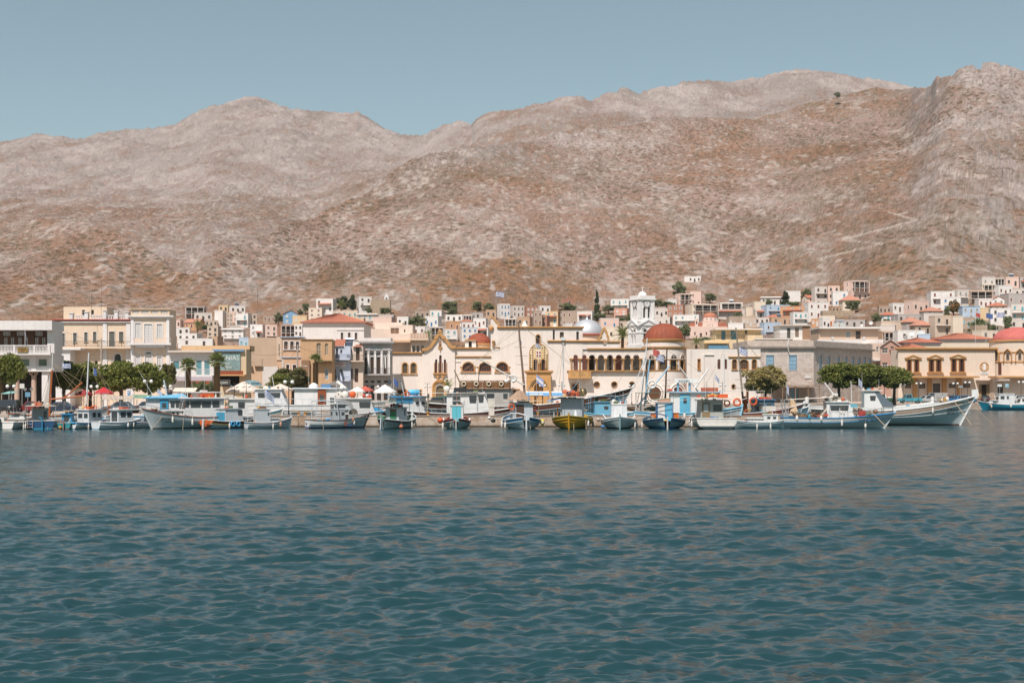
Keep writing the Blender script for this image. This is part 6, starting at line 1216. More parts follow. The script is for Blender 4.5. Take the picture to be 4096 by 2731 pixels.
HT=[('pine',1392,1428,1180,1246,'tall dark pine beside the white three-storey block'),('pine',1340,1398,1188,1238,'bushy dark pine left of the tall one'),('bush',1636,1702,1266,1306,'dense green tree over the white hillside houses left of the gable'),('bush',1772,1830,1204,1244,'round dark bush on the dry grass slope'),('bush',1788,1826,1230,1262,'pale green bush below the round dark one'),('bush',1890,1932,1204,1246,'round green bush left of the flagpole'),('bush',1934,1975,1214,1246,'brownish bush between round bush and flagpole'),('conifer',2371,2404,1172,1258,'tall dark cypress left of the clock tower'),('bush',2236,2300,1214,1246,'wide scrub bush behind the stone houses'),('bush',2376,2424,1252,1288,'olive bush below the tall cypress'),('bush',2412,2456,1222,1246,'green bush right of the cypress'),('bush',2476,2502,1268,1292,'clipped bush left of the clock tower'),('bush',2502,2530,1258,1290,'small tree touching the clock tower'),('bush',2610,2648,1196,1228,'small tree on the slope right of the clock tower'),('bush',2716,2762,1300,1348,'green tree right of the large dome'),('bush',2818,2862,1172,1206,'bright round tree beside the pink arched house'),('bush',2932,2972,1250,1282,'green tree above the pink church'),('conifer',3110,3172,1172,1228,'broad dark conifer on the upper right slope'),('bush',3060,3088,1198,1226,'olive tree left of the broad conifer'),('bush',3150,3198,1206,1230,'low bush right of the broad conifer'),('bush',3206,3252,1158,1196,'tree behind the upper blank white house'),('bush',3380,3440,1200,1242,'round dark tree below the cream hipped house'),('bush',3486,3524,1256,1290,'grey green tree at the foot of the crag'),('bush',3532,3560,1276,1290,'small bush by the green awning'),('bougainvillea',3792,3838,1200,1258,'orange flowering bougainvillea on the right slope'),('bush',3778,3800,1226,1262,'dark shrub left of the bougainvillea'),('bush',3878,3958,1278,1332,'large round tree above the right red roofs'),('bush',4014,4048,1262,1318,'slim grey green tree near the right edge'),('bush',3960,3990,1300,1330,'small shrub beside the large round tree'),('bush',1206,1236,1212,1246,'dark tree left of the red awning house'),('bush',1098,1130,1252,1290,'green tree left of the bright blue house'),('bush',808,852,1298,1320,'low green hedge right of the orange gabled house'),('bush',1460,1490,1232,1252,'green shrub below the white block'),('bush',1520,1560,1230,1256,'thin tree below the stone terrace'),('bush',1190,1212,1238,1260,'small dark tree right of the blue house'),('bush',2640,2690,1206,1226,'scrub by the white arched house'),('bush',2690,2740,1130,1185,'scrub below the lonely white house'),('bush',3680,3710,1252,1262,'low shrub among the right houses'),('bush',2790,2850,1350,1378,'shrubs before the pink church')]
for i,(k,a,b_,yt,yb,lab)in enumerate(HT):
 r=town_r((a+b_)/2,yb+4)if yb<1340 else 380
 tree({'conifer':'cypress_tree','pine':'pine_tree','bougainvillea':'bougainvillea'}.get(k,'garden_tree'),lab,k,a,b_,yt,yb,r,group='trees on the hillside',v=i%2,zb=sz(yb+4,r)-.5)
tree('ridge_tree','single dark tree high on the right mountain ridge','bush',3338,3362,370,390,1560,group='trees on the hillside',zb=sz(395,1560))
for lab,a,b_,D in(('planted oleander hedge left of the script sign',780,835,214),('leafy hedge under the tavern balcony',830,862,216),('green potted hedge left of the second palm',765,792,215)):
 tree('hedge_shrub',lab,'bush',a,b_,1528,1570,D,group='shrubs by the tavern')
def frond_fan(seed,L,w,blades=15,droop=.3):
 b=MB();rr=random.Random(seed);b.tube([(0,0,0),(L*.25,0,L*.06),(L*.5,0,L*.05)],[.035,.028,.02],5)
 for i in range(blades):
  t=(i/(blades-1)-.5)*2;a=t*1.75;ln=L*.55*(1-.25*t*t)*rr.uniform(.9,1.05);c=Vector((L*.5,0,L*.05));e=c+Vector((math.cos(a)*ln,math.sin(a)*ln,-droop*ln*rr.uniform(.5,1.2)));mid=c.lerp(e,.55)+Vector((0,0,.06*ln));sd=Vector((-math.sin(a),math.cos(a),0))*w
  b.add([c,mid-sd,e,mid+sd],[(0,1,2,3)])
 return b.mesh('frond',PALM)
def frond_pinnate(seed,L):
 b=MB();rr=random.Random(seed);pts=[Vector((L*t,0,L*(.35*t-.55*t*t)))for t in(0,.2,.4,.6,.8,1)];b.tube(pts,[.04,.035,.03,.022,.015,.008],4)
 for i in range(26):
  t=.12+.86*i/26;p=Vector((L*t,0,L*(.35*t-.55*t*t)))
  for s_ in(-1,1):e=p+Vector((.22*L*(1-.5*t),s_*.26*L*(1.05-t*.6),-.06*L));b.add([p,p+Vector((.03*L,0,0)),e],[(0,1,2)])
 return b.mesh('frond',PALM)
FF=[frond_fan(i,1.5,.075,15,.25+.1*i)for i in range(3)];FP=[frond_pinnate(i,2.6)for i in range(2)]
def palm(label,px,ytop,ycr,D,tw,kind='fan',zb=QZ,n=30,sc=1.0,ybase=None,lop=False):
 s=F/D;zt=sz(ycr,D);root=thing('palm_tree',label,'palm',(sx(px,D),D,zb),0,'palm trees');h=zt-zb;rr=random.Random(hash_(label));r_=tw/s/2
 b=MB();b.tube([(0,0,-.2),(.04,0,h*.3),(-.03,0,h*.7),(0,0,h)],[r_*.8,r_*.75,r_*.8,r_*.5],10);tk=b.build('trunk',PBARK,root,60)
 b=MB();rows=max(6,int(h/.22))
 for i in range(rows):
  z=h*(.08+.88*i/rows);m=9
  for j in range(m):
   a=6.28*(j+.5*(i%2))/m;q=r_*.74;o_=Vector((math.cos(a),math.sin(a),0));sd=Vector((-math.sin(a),math.cos(a),0))*.11;p=o_*q+Vector((0,0,z))
   b.add([p-sd,p+sd,p+o_*r_*.42+Vector((0,0,.30))+sd*.4,p+o_*r_*.42+Vector((0,0,.30))-sd*.4,p-sd+Vector((0,0,.2)),p+sd+Vector((0,0,.2))],[(0,1,2,3),(3,2,5,4)])
 o=b.build('leaf_bases',mat('palm_boots','#8a7357',.95,.45,5),tk);o['kind']='stuff'
 for i in range(n):
  a=2.4*i+rr.uniform(-.2,.2);el=R(78-105*(i/n)**1.1+rr.uniform(-8,8))
  if lop and math.cos(a)<0 and i>n*.5:continue
  o=obj('frond',(FF if kind=='fan' else FP)[i%(3 if kind=='fan' else 2)],root,(0,0,h));o.rotation_euler=(0,-el,a);o.scale=(sc,)*3
 return root
palm('fan palm with reddish trunk cut by the left frame edge',2,1400,1478,186,26,n=26,sc=1.25)
palm('fan palm before the taverna balcony',752,1414,1466,215,24,sc=1.0)
palm('taller thick fan palm covering the fish tavern sign edge',868,1398,1450,213,26,sc=1.1)
palm('windblown fan palm before the tan house',1262,1392,1446,230,22,sc=.95,n=22,lop=True)
palm('date palm behind the town hall roof left of the clock tower',2490,1320,1345,312,12,'pin',n=34,sc=1.0)
palm('small palm behind the shoulder of the town hall gable',1710,1335,1352,322,10,'pin',n=20,sc=.8)
palm('palm tuft by the customs house terrace',2785,1358,1372,320,10,'pin',n=18,sc=.7)
palm('potted palm beside the gable portal',1792,1535,1552,262,8,'pin',n=16,sc=.75)
palm('hillside palm in front of the orange gabled house',790,1288,1302,470,8,'pin',zb=sz(1325,470),n=24,sc=.9)
palm('hillside palm below the tall dark pine',1365,1212,1222,600,8,'pin',zb=sz(1240,600),n=24,sc=1.1)
# ------------------------------------------------------------------ lamps, poles, signs, umbrellas
GLOBE=mat('opal_globe','#d8d5d0',.35,0,spec=.4);LAMPM=paint('#3a3b3c')
def lamp_parts(h):
 b=MB();b.tube([(0,0,0),(0,0,.5)],[.11,.09],8);b.tube([(0,0,.5),(0,0,h-.1)],[.055,.045],8);b.sphere((0,0,h+.15),.06,8,6)
 return b
def lamp(px,gy,D,label,group='double globe street lamps',spread=.42,gr=.23,zb=QZ,single=False):
 zg=sz(gy,D);h=zg-zb;root=thing('street_lamp',label,'street lamp',(sx(px,D),D,zb),0,group)
 b=lamp_parts(h+.35);b.build('post',LAMPM,root)
 for s_ in(-1,1):
  if single and s_<0:continue
  q=MB();q.tube([(0,0,h+.3),(s_*spread*.35,0,h+.58),(s_*spread*.8,0,h+.55),(s_*spread,0,h+.2)],.025,6);q.build('arm',LAMPM,root)
  MB().sphere((s_*spread,0,h),gr,14,10).build('globe',GLOBE,root,True)
for a in((1155,1528,166,'double globe lamp on the pier behind the white frame boat'),(2040,1524,167,'double globe lamp on the pier before the tall centre block'),(592,1525,185,'tall double globe lamp before the large dark green tree'),(43,1545,182,'double globe lamp beside the palm at the far left'),(113,1556,188,'double globe lamp before the harbour office column'),(377,1546,196,'double globe lamp between the two broad trees'),(670,1545,196,'double globe lamp right of the mansion trees'),(985,1545,214,'double globe lamp before the large beige umbrella'),(937,1546,216,'single globe lamp at the script sign'),(1522,1546,244,'double globe lamp before the bank'),(1710,1545,255,'double globe lamp left of the gable portal'),(2170,1542,257,'double globe lamp before the ochre portal'),(2247,1540,259,'double globe lamp right of the ochre portal'),(2527,1542,260,'double globe lamp before the third round window'),(2890,1541,262,'double globe lamp behind the leaning brown mast'),(3538,1534,268,'double globe lamp at the trunk of the right tree'),(3612,1538,272,'double globe lamp left of the ochre pier'),(3675,1534,275,'double globe lamp right of the hydrant'),(3822,1534,279,'double globe lamp beside the blue direction sign'),(3870,1530,277,'double globe lamp above the blue hatchback'),(4084,1528,277,'double globe lamp at the right edge')):lamp(*a)
for px,yt,D,lab in((405,1353,231,'concrete utility pole before the corner mansion'),(1190,1378,240,'concrete utility pole before the coffee house')):
 h=sz(yt,D)-QZ;root=thing('utility_pole',lab,'utility pole',(sx(px,D),D,QZ),0,'utility poles');MB().tube([(0,0,0),(0,0,h)],[.17,.11],10).build('pole',mat('concrete','#a79c92',.9,.15),root,60)
 MB().box(-.6,.6,-.05,.05,h-.5,h-.4).build('crossarm',IRON,root);b=MB();b.tube([(.1,0,h-4.2 if px<900 else h-4),(.9,-.2,h-3.5),(1.2,-.25,h-3.6)],.05,6);b.sphere((1.45,-.28,h-3.65),.2,8,6,(1.6,.8,.5));b.build('street_light',paint('#b9b6b2'),root)
def wire(pts,sag,label,r=.018):
 b=MB();out=[]
 for p,q in zip(pts[:-1],pts[1:]):
  for i in range(9):t=i/8;v=Vector(p).lerp(Vector(q),t);v.z-=sag*4*t*(1-t);out.append(v)
 b.tube(out,r,4);tag(b.build('overhead_wire',mat('wire','#3a3430',.7,0),None),label,'wire','overhead wires')
wire([at(405,1358,231),at(300,1338,236),at(218,1290,237)],.5,'wire from the concrete pole to the mansion roof corner');wire([at(405,1358,231),at(360,1420,236)],.8,'slack wire looping below the mansion balcony')
wire([at(1190,1384,240),at(990,1408,254)],1.0,'wire across the blank tan wall');wire([at(1190,1384,240),at(1330,1392,255)],.8,'wire from the right pole to the blue-grey shop');wire([at(1190,1390,240),at(1120,1480,250)],.3,'wire running down before the coffee house')
for px,yb,yt,D in((1030,1225,1150,690),(935,1215,1168,700),(366,1240,1170,236.5),(405,1240,1120,236.6),(2270,1200,1150,760),(3195,1180,1110,900),(2960,1190,1140,860),(3330,1150,1080,800),(3700,1100,1050,760)):
 z0=sz(yb,D);tag(MB().tube([(0,0,-8 if D>300 else-1),(0,0,sz(yt,D)-z0)],.09 if D>300 else .025,5).build('power_pole',mat('pole_wood','#54473c',.9,.1),None,False,(sx(px,D),D,z0)),'thin dark pole '+{1030:'alone right of the orange gabled house',935:'above the small yellow hillside house',366:'left of two on the corner mansion roof',405:'taller of two on the corner mansion roof',2270:'on the slope above the rubble stone house',3195:'high on the slope above the broad conifer',2960:'on the dry slope above the pink church',3330:'above the arcaded block',3700:'on the cliff above the right houses'}[px],'pole','thin poles against the mountain')
BLU=paint('#3f5f9a',.8);WHF=paint('#d9d6d2',.8)
def flag_mesh(w,h,seed,kind='greek',droop=.0):
 b=MB();mi=[];nx=12;rows=9 if kind in('greek',)else(3 if kind=='argent' else 4)
 rr=random.Random(seed);ph=rr.uniform(0,6)
 def P(u,v):return(w*u*(1-.35*droop),.12*w*math.sin(5*u+ph)*u,-h*v-droop*w*u*.8+.05*w*math.sin(6*u+ph+1)*u)
 for i in range(nx):
  for j in range(rows):
   u0,u1,v0,v1=i/nx,(i+1)/nx,j/rows,(j+1)/rows;b.add([P(u0,v0),P(u1,v0),P(u1,v1),P(u0,v1)],[(0,1,2,3)])
   if kind=='greek':
    m=0 if j%2==0 else 1
    if i<4 and j<5:m=1 if(j==2 or i in(1,2)and False)else 0
    if i in(1,)and j<5:m=1
    if i==3 and j<5 and j!=2:m=0
   elif kind=='argent':m=1 if j==1 else 0
   else:m=0
   mi.append(m)
 cols={'greek':[BLU,WHF],'argent':[paint('#8c98c0',.8),WHF],'blue':[paint('#4a608f',.8)],'red':[paint('#b0564f',.8)],'white':[WHF]}[kind]
 me=b.mesh('cloth',cols);me.polygons.foreach_set('material_index',[min(x,len(cols)-1)for x in mi]);return me
def flag(px,ytop,D,w,h,polebot,label,kind='greek',droop=.2,flip=1,lean=0,group='flags',fy=None):
 z0=sz(polebot,D);zt=sz(ytop,D);root=thing('flag',label,'flag',(sx(px,D),D,z0),0,group);b=MB();dx=lean/F*D;b.tube([(0,0,0),(dx,0,zt-z0)],.035,6);b.build('pole',paint('#c9c4be'),root)
 o=obj('cloth',flag_mesh(w/F*D,h/F*D,hash_(label)%99,kind,droop),root,(dx*.97,0,(sz(fy,D)if fy else zt-.05)-z0));o.scale=(flip,1,1)
flag(100,1312,193.5,20,18,1390,'greek flag hanging on the balcony of the harbour office',droop=2.2)
flag(1984,1166,560,34,20,1290,'large blue and white flag flying over the hillside',droop=.1)
flag(2145,1345,266.5,26,14,1482,'blue and white flag on the leaning pole before the patterned panel',droop=.8,lean=-4,fy=1368)
flag(3986,1230,296,34,19,1400,'blue and white striped flag above the harbour police roof',droop=.05,fy=1250);flag(3944,1225,296,28,20,1400,'plain blue flag above the harbour police roof','blue',.15,fy=1252);flag(3902,1240,296,22,16,1400,'pale pinkish flag above the harbour police roof','red',.3,fy=1250)
flag(1532,1415,256,7,44,1500,'rolled white and blue flag on the bank balcony','white',1.2,fy=1425,lean=8)
def umbrella(px,ytop,yedge,half,D,colr,label,valance=True,txt=None,sides=8):
 zt,ze=sz(ytop,D),sz(yedge,D);r_=half/F*D;root=thing('parasol',label,'umbrella',(sx(px,D),D,QZ),0,'parasols on the promenade');m=mat('canvas_'+colr.lstrip('#'),colr,.9,.1,1.5)
 b=MB();b.lathe([(r_*1.0,ze-QZ),(r_*.55,ze-QZ+(zt-ze)*.52),(r_*.12,zt-QZ),(.001,zt-QZ+.1)],sides);
 if valance:b.lathe([(r_*1.0,ze-QZ),(r_*1.01,ze-QZ-.25)],sides)
 b.build('canopy',m,root);MB().tube([(0,0,0),(0,0,zt-QZ)],.04,6).build('pole',paint('#8a8178'),root)
 for i in range(sides):a=6.28*i/sides;MB().tube([(0,0,zt-QZ-.05),(r_*.99*math.cos(a),r_*.99*math.sin(a),ze-QZ+.02)],.015,4).build('rib',paint('#8a8178'),root)
 if txt:
  for k,a in enumerate((-112.5,-67.5)):rr=r_*math.cos(math.pi/sides)+.04;t=text_obj(txt,.17,WHF,root,(rr*math.cos(R(a)),rr*math.sin(R(a)),ze-QZ-.2),r_*.55,'lettering',(R(90),0,R(a+90)))
 return root
umbrella(415,1550,1570,40,200,'#b03038','red drinks parasol under the mansion trees',txt='Coca-Cola')
umbrella(975,1528,1562,72,219,'#cdbcae','largest beige parasol right of the script sign');umbrella(1065,1545,1566,52,221,'#cabaac','beige parasol between its two larger neighbours');umbrella(1122,1536,1556,52,222,'#cdbcae','beige parasol with vent top right of the striped flag')
umbrella(1352,1524,1552,38,240,'#d9d4cd','white tent parasol below the shop sign');umbrella(1540,1540,1566,46,243,'#dad5d0','white tent parasol before the bank');umbrella(1430,1548,1564,34,242,'#d6d1cb','small white parasol between the white tents');umbrella(1225,1544,1556,26,236,'#b2574a','red parasol by the windblown palm');umbrella(1462,1545,1560,32,243,'#b2574a','red parasol left of the bank');umbrella(335,1560,1574,36,201,'#8f2f36','dark red parasol behind the white mast')
for i,px in enumerate((1268,1280,1308)):
 D=232;b=MB();b.lathe([(.16,1.6),(.2,2.0),(.1,2.9),(.02,3.3)],8);root=thing('folded_parasol',('leftmost','middle','rightmost')[i]+' of three closed white parasols by the windblown palm','umbrella',(sx(px,D),D,QZ),0,'closed parasols');b.build('cloth',mat('canvas_white','#d6d1ca',.9,.1),root);MB().tube([(0,0,0),(0,0,3.4)],.03,6).build('pole',LAMPM,root)
def awning(px0,px1,yt,yb,D,cols,label,depth=3):
 z1,z0=sz(yt,D)-QZ,sz(yb,D)-QZ;x0,x1=sx(px0,D),sx(px1,D);cx=(x0+x1)/2;root=thing('market_awning',label,'awning',(cx,D,QZ),0,'awnings on the promenade');w=x1-x0
 n=len(cols)
 for i,c in enumerate(cols):
  ya,yb_=-depth/2+depth*i/n,-depth/2+depth*(i+1)/n;za,zb=z0+(z1-z0)*math.sin(math.pi*.5*min(1,2*i/n)),z0+(z1-z0)*math.sin(math.pi*.5*min(1,2*(i+1)/n))
  MB().hexa([(-w/2,ya,za),(w/2,ya,za),(w/2,yb_,zb),(-w/2,yb_,zb),(-w/2,ya,za+.05),(w/2,ya,za+.05),(w/2,yb_,zb+.05),(-w/2,yb_,zb+.05)]).build('stripe',mat('canvas_'+c.lstrip('#'),c,.9,.08),root)
 for s_ in(-1,1):
  for t in(-1,1):MB().tube([(s_*w*.47,t*depth*.45,0),(s_*w*.47,t*depth*.45,z0)],.04,6).build('post',paint('#b9b4ae'),root)
awning(2098,2196,1566,1583,252,['#5f8fb5','#d9d5d0','#5f8fb5','#d9d5d0'],'blue and white striped awning before the ochre portal');awning(2206,2248,1566,1583,253,['#5f8fb5','#d9d5d0','#5f8fb5','#d9d5d0'],'short blue and white awning right of the ochre portal')
awning(700,790,1552,1566,205,['#cdbfb0','#c4b4a4'],'cream awning left of the taverna hedge');awning(520,600,1580,1592,186,['#6f8f78'],'green tarpaulin awning behind the boats');awning(420,540,1584,1598,180,['#a89a8b','#8d9aa5'],'grey brown tarpaulin awning behind the boats');awning(20,62,1566,1575,184,['#7fa8a2'],'teal kiosk awning at the far left')
def sign(px,yt,yb,w,D,label,colr,txt=None,tcol='#d9d6d2',rz=0,cat='sign',hgt=None):
 z1,z0=sz(yt,D)-QZ,sz(yb,D)-QZ;ww=w/F*D;root=thing('sign',label,cat,(sx(px,D),D,QZ),R(rz),'signs on the waterfront');MB().tube([(0,.03,0),(0,.03,z1)],.035,6).build('post',paint('#9a9c9e'),root);MB().box(-ww/2,ww/2,-.03,.0,z0,z1).build('panel',paint(colr,.6),root)
 if txt:text_obj(txt,(z1-z0)*.55,paint(tcol,.6),root,(0,-.05,z0+(z1-z0)*.25),ww*.6)
sign(515,1563,1581,10,190,'blue parking sign before the large dark green tree','#3a7fae','P');sign(111,1568,1587,20,178,'pale blue information board at the far left','#6d97ad',rz=12);sign(88,1534,1553,19,183,'small square white shop sign by the office columns','#c9c4be')
sign(4028,1534,1549,14,283,'pale blue parking board at the right edge','#7fb0c4','P');sign(3842,1543,1549,18,281,'blue grey direction sign by the harbour police','#8fa5ad');sign(3999,1536,1546,18,284,'white board at the round building door','#cfd0cc')
b=thing('poster_board','white leaning board with four coloured posters at the far left','board',(sx(129,180),180,QZ),R(8));MB().hexa([(-.35,-.03,0),(.35,-.03,0),(.35,.03,0),(-.35,.03,0),(-.55,-.03,1.25),(.1,-.03,1.25),(.1,.03,1.25),(-.55,.03,1.25)]).build('board',WHF,b)
for i,(x,z,c)in enumerate(((-.32,.8,'#3f5f8f'),(-.02,.82,'#8f4a4a'),(-.22,.3,'#8a6f4a'),(.05,.1,'#4a4f6a'))):MB().box(x-.13,x+.13,-.06,-.035,z,z+.35).build('poster',paint(c,.6),b)
o=thing('shop_sign','pale blue arched fish restaurant sign behind the beige umbrellas','sign',(sx(1005,226),226,QZ),0,'signs on the waterfront');D=226;m=F/D
b=MB();w2=42/m;z0=sz(1544,D)-QZ;b.prism([(-w2,z0)]+[(-w2*math.cos(math.pi*i/12),z0+24/m*math.sin(math.pi*i/12)**.8)for i in range(1,12)]+[(w2,z0)],0,.1);b.build('panel',mat('sign_blue','#86a5ac',.7,.15,1),o)
for t,cx,wd in(('ΟΥΖΕΡΙ',-22,24),('ΨΑΡΟΤΑΒΕΡΝΑ',20,42)):text_obj(t,8/m,paint('#4f6a72',.6),o,(cx/m,-.03,z0+7/m),wd/m)
MB().tube([(-w2*.8,.15,0),(-w2*.8,.15,z0+.3)],.05).build('post',LAMPM,o);MB().tube([(w2*.8,.15,0),(w2*.8,.15,z0+.3)],.05).build('post',LAMPM,o)
for px,D,lab in((1195,164.3,'orange iron bollard on the pier below the white yacht'),(1221,164.4,'orange iron bollard right of the pier lamp'),(2122,164.4,'orange iron bollard left of the yellow boat'),(2152,164.3,'orange iron bollard touching the yellow boat stern'),(1712,164.2,'low orange mooring ring on the pier face')):
 b=MB();b.lathe([(.16,0),(.12,.1),(.12,.28),(.2,.32),(.2,.4),(.001,.43)],12);tag(b.build('bollard',paint('#b5803c',.6),None,40,(sx(px,D),D,QZ)),lab,'bollard','bollards on the pier')
o=thing('meter_box','white power meter cabinet on a post on the pier','cabinet',(sx(1966,165),165,QZ));MB().box(-.32,.32,-.25,.25,0,.95).build('base',paint('#c9c2ba'),o);MB().box(-.4,.4,-.3,.3,.95,1.85).build('box',paint('#cdc6b8'),o);MB().box(-.42,.42,-.33,.33,1.85,1.95).build('lid',paint('#d6d1c9'),o)
for px,D,lab in((3558,276.5,'white cylinder quay post left of the turquoise pickup'),(3876,277.3,'white cylinder quay post before the blue hatchback'),(3730,277,'white cylinder quay post behind the white bow'),(3228,270,'white post with blue cap left of the grey wheelhouse')):
 b=MB();b.lathe([(.36,0),(.36,1.1),(.3,1.22),(.001,1.26)],14);tag(b.build('quay_post',paint('#d6d2cd'),None,40,(sx(px,D),D,QZ)),lab,'post','white quay posts')
b=MB();b.lathe([(.14,0),(.12,.5),(.16,.55),(.12,.75),(.001,.85)],10);b.box(-.22,.22,-.06,.06,.4,.52);tag(b.build('hydrant',paint('#b0413a'),None,40,(sx(3631,283),283,QZ)),'red fire hydrant left of the ochre canopy piers','hydrant')
def railing(p0,p1,D0,D1,label):
 a,c=Vector((sx(p0,D0),D0,QZ)),Vector((sx(p1,D1),D1,QZ));root=thing('quay_railing',label,'railing',a,0,'dark iron railings on the right quay');d=c-a;n=int(d.length/1.6)
 for z in(.35,.65,.95):MB().tube([Vector((0,0,z)),d+Vector((0,0,z))],.025,5).build('rail',LAMPM,root)
 for i in range(n+1):p=d*(i/n);MB().tube([p,p+Vector((0,0,1.0))],.03,5).build('upright',LAMPM,root)
railing(3555,3650,277.6,278.2,'iron railing left part on the right quay');railing(3880,4110,279.6,281.6,'iron railing behind the right blue boat')
# ------------------------------------------------------------------ vehicles
TYRE=mat('tyre',(.02,.02,.02),.9,.1);RIM=mat('rim','#9a9a9c',.35,0,metal=.7);CG=mat('car_glass',(.03,.035,.04),.08,0,spec=.7)
def car(px,D,heading,colr,label,kind='hatch',z=QZ):
 L,W_,H_1,Hr={'hatch':(3.8,1.65,.85,1.48),'sedan':(4.4,1.75,.88,1.45),'van':(4.9,1.9,1.15,1.98),'pickup':(4.6,1.75,.95,1.7),'suv':(4.3,1.8,1.0,1.7)}[kind]
 root=thing({'van':'parked_van','pickup':'parked_pickup'}.get(kind,'parked_car'),label,{'van':'van','pickup':'pickup'}.get(kind,'car'),(sx(px,D),D,z),R(heading),'vehicles parked along the waterfront');cm=mat('car_'+colr.lstrip('#'),colr,.3,.03,1,0,.15,.5)
 h=L/2
 low=[(-h,.35),(h,.35),(h,.62),(h-.12,H_1*.86),(h-1.0,H_1),(-h+.1,H_1+.05),(-h,.75)]
 b=MB();n=len(low)
 for y0,y1,ins in((-W_/2,W_/2,0),):
  vs=[(x*.985,y0+.0,zz)for x,zz in low]+[(x,y0+.12,zz+(.03 if zz>.6 else-.03))for x,zz in low]+[(x,y1-.12,zz+(.03 if zz>.6 else-.03))for x,zz in low]+[(x*.985,y1,zz)for x,zz in low]
  fs=[tuple(range(n)),tuple(range(4*n-1,3*n-1,-1))]+[(k*n+i,(k+1)*n+i,(k+1)*n+(i+1)%n,k*n+(i+1)%n)for k in range(3)for i in range(n)];b.add(vs,fs)
 body=b.build('body',cm,root,40)
 cab={'hatch':[(-h+.05,H_1),(-h+.35,Hr),(.35,Hr),(1.0,H_1)],'sedan':[(-h+.7,H_1),(-h+1.25,Hr),(.3,Hr),(1.05,H_1)],'van':[(-h+.02,H_1),(-h+.15,Hr),(1.2,Hr),(1.9,H_1)],'pickup':[(-.4,H_1),(-.3,Hr),(.7,Hr),(1.2,H_1)],'suv':[(-h+.05,H_1),(-h+.25,Hr),(.5,Hr),(1.15,H_1)]}[kind]
 b=MB();n=4;y=W_/2-.03;yt=y-.18
 b.add([(x,-(y if zz==H_1 else yt),zz)for x,zz in cab]+[(x,(y if zz==H_1 else yt),zz)for x,zz in cab],[(0,3,2,1),(4,5,6,7),(0,1,5,4),(1,2,6,5),(2,3,7,6)]);b.build('cabin',cm,root)
 def inset(pts,f=.82):
  c=sum((Vector(p)for p in pts),Vector())/len(pts);return[c+(Vector(p)-c)*f for p in pts]
 P=[Vector((x,-(y if zz==H_1 else yt),zz))for x,zz in cab];Q=[Vector((p.x,-p.y,p.z))for p in P]
 for nm,q,off in(('side_window',P,Vector((0,-.02,.01))),('side_window',Q,Vector((0,.02,.01))),('windscreen',[P[2],P[3],Q[3],Q[2]],Vector((.02,0,.02))),('rear_window',[P[0],P[1],Q[1],Q[0]],Vector((-.02,0,.02)))):
  if kind=='van' and nm=='side_window':c0=q[2];q=[Vector((.2,q[3].y,q[3].z)),Vector((.2,q[2].y,q[2].z)),q[2],q[3]]
  MB().add([v+off for v in inset(q)],[(0,1,2,3)]).build(nm,CG,root)
 if kind=='pickup':
  b=MB();b.box(-h+.05,-.45,-W_/2+.08,W_/2-.08,H_1,H_1+.05);b.build('load_bed',TYRE,root)
 for sx_ in(-1,1):
  for sy_ in(-1,1):
   t=MB().lathe([(.18,-.1),(.3,-.1),(.31,0),(.3,.1),(.18,.1)],16,axis='y').build('wheel',TYRE,root,40,(sx_*L*.31,sy_*(W_/2-.1),.31));MB().lathe([(.001,-.1),(.2,-.08),(.2,.08),(.001,.1)],12,axis='y').build('rim',RIM,t)
 for sy_ in(-1,1):
  MB().box(h-.14,h-.02,sy_*(W_/2-.35)-.17,sy_*(W_/2-.35)+.17,.62,.76).build('headlight',paint('#d8d8d4',.2),root);MB().box(-h-.01,-h+.06,sy_*(W_/2-.22)-.13,sy_*(W_/2-.22)+.13,.68,.92).build('tail_light',paint('#8f2a2a',.3),root)
 MB().box(-h-.02,-h,-.26,.26,.5,.61).build('number_plate',paint('#d8d8d4'),root);MB().box(-h-.03,h+.03,-W_/2+.1,W_/2-.1,.36,.48).build('bumper',TYRE,root)
 return root
for a in((3740,284,180,'#9a9892','grey panel van parked behind the people on the right quay','van'),(3705,280.5,200,'#b9b9b6','silver hatchback left of the walking couple','hatch'),(3638,279.6,180,'#4f9aa8','turquoise pickup behind the white bow','pickup'),(3800,283.5,130,'#2f6f9f','blue hatchback seen from behind, right of the couple','hatch'),(3866,281.5,-22,'#2f7aa8','bright blue hatchback at the lamp, nearest the white quay post','hatch'),(3942,282.5,70,'#2b2c2e','black car seen from behind before the police door','sedan'),(3500,277,180,'#cfcfcc','white car under the right tree','suv'),(3530,275,180,'#3f5a44','dark green three-wheeled van at the quay under the trees','pickup'),(4045,284,30,'#3a3f44','dark grey car behind the right blue boat','suv'),(4090,283.5,0,'#c9c9c6','white car cut by the right edge','hatch'),(235,174,180,'#2f3a4a','dark blue car parked behind the dark blue boat','sedan'),(128,177,160,'#7a3a3a','dark red car left of the dark blue car','hatch'),(10,176,180,'#3a3e42','dark grey car at the far left edge','suv'),(480,178,180,'#5a646c','grey car behind the white canopy boats','sedan'),(580,180,180,'#b9b9b6','silver car behind the blue framed boat','hatch'),(1740,243,180,'#6f6860','grey car before the gable portal','hatch'),(1792,244,170,'#3a6a94','blue pickup before the gable portal','pickup')):car(*a)
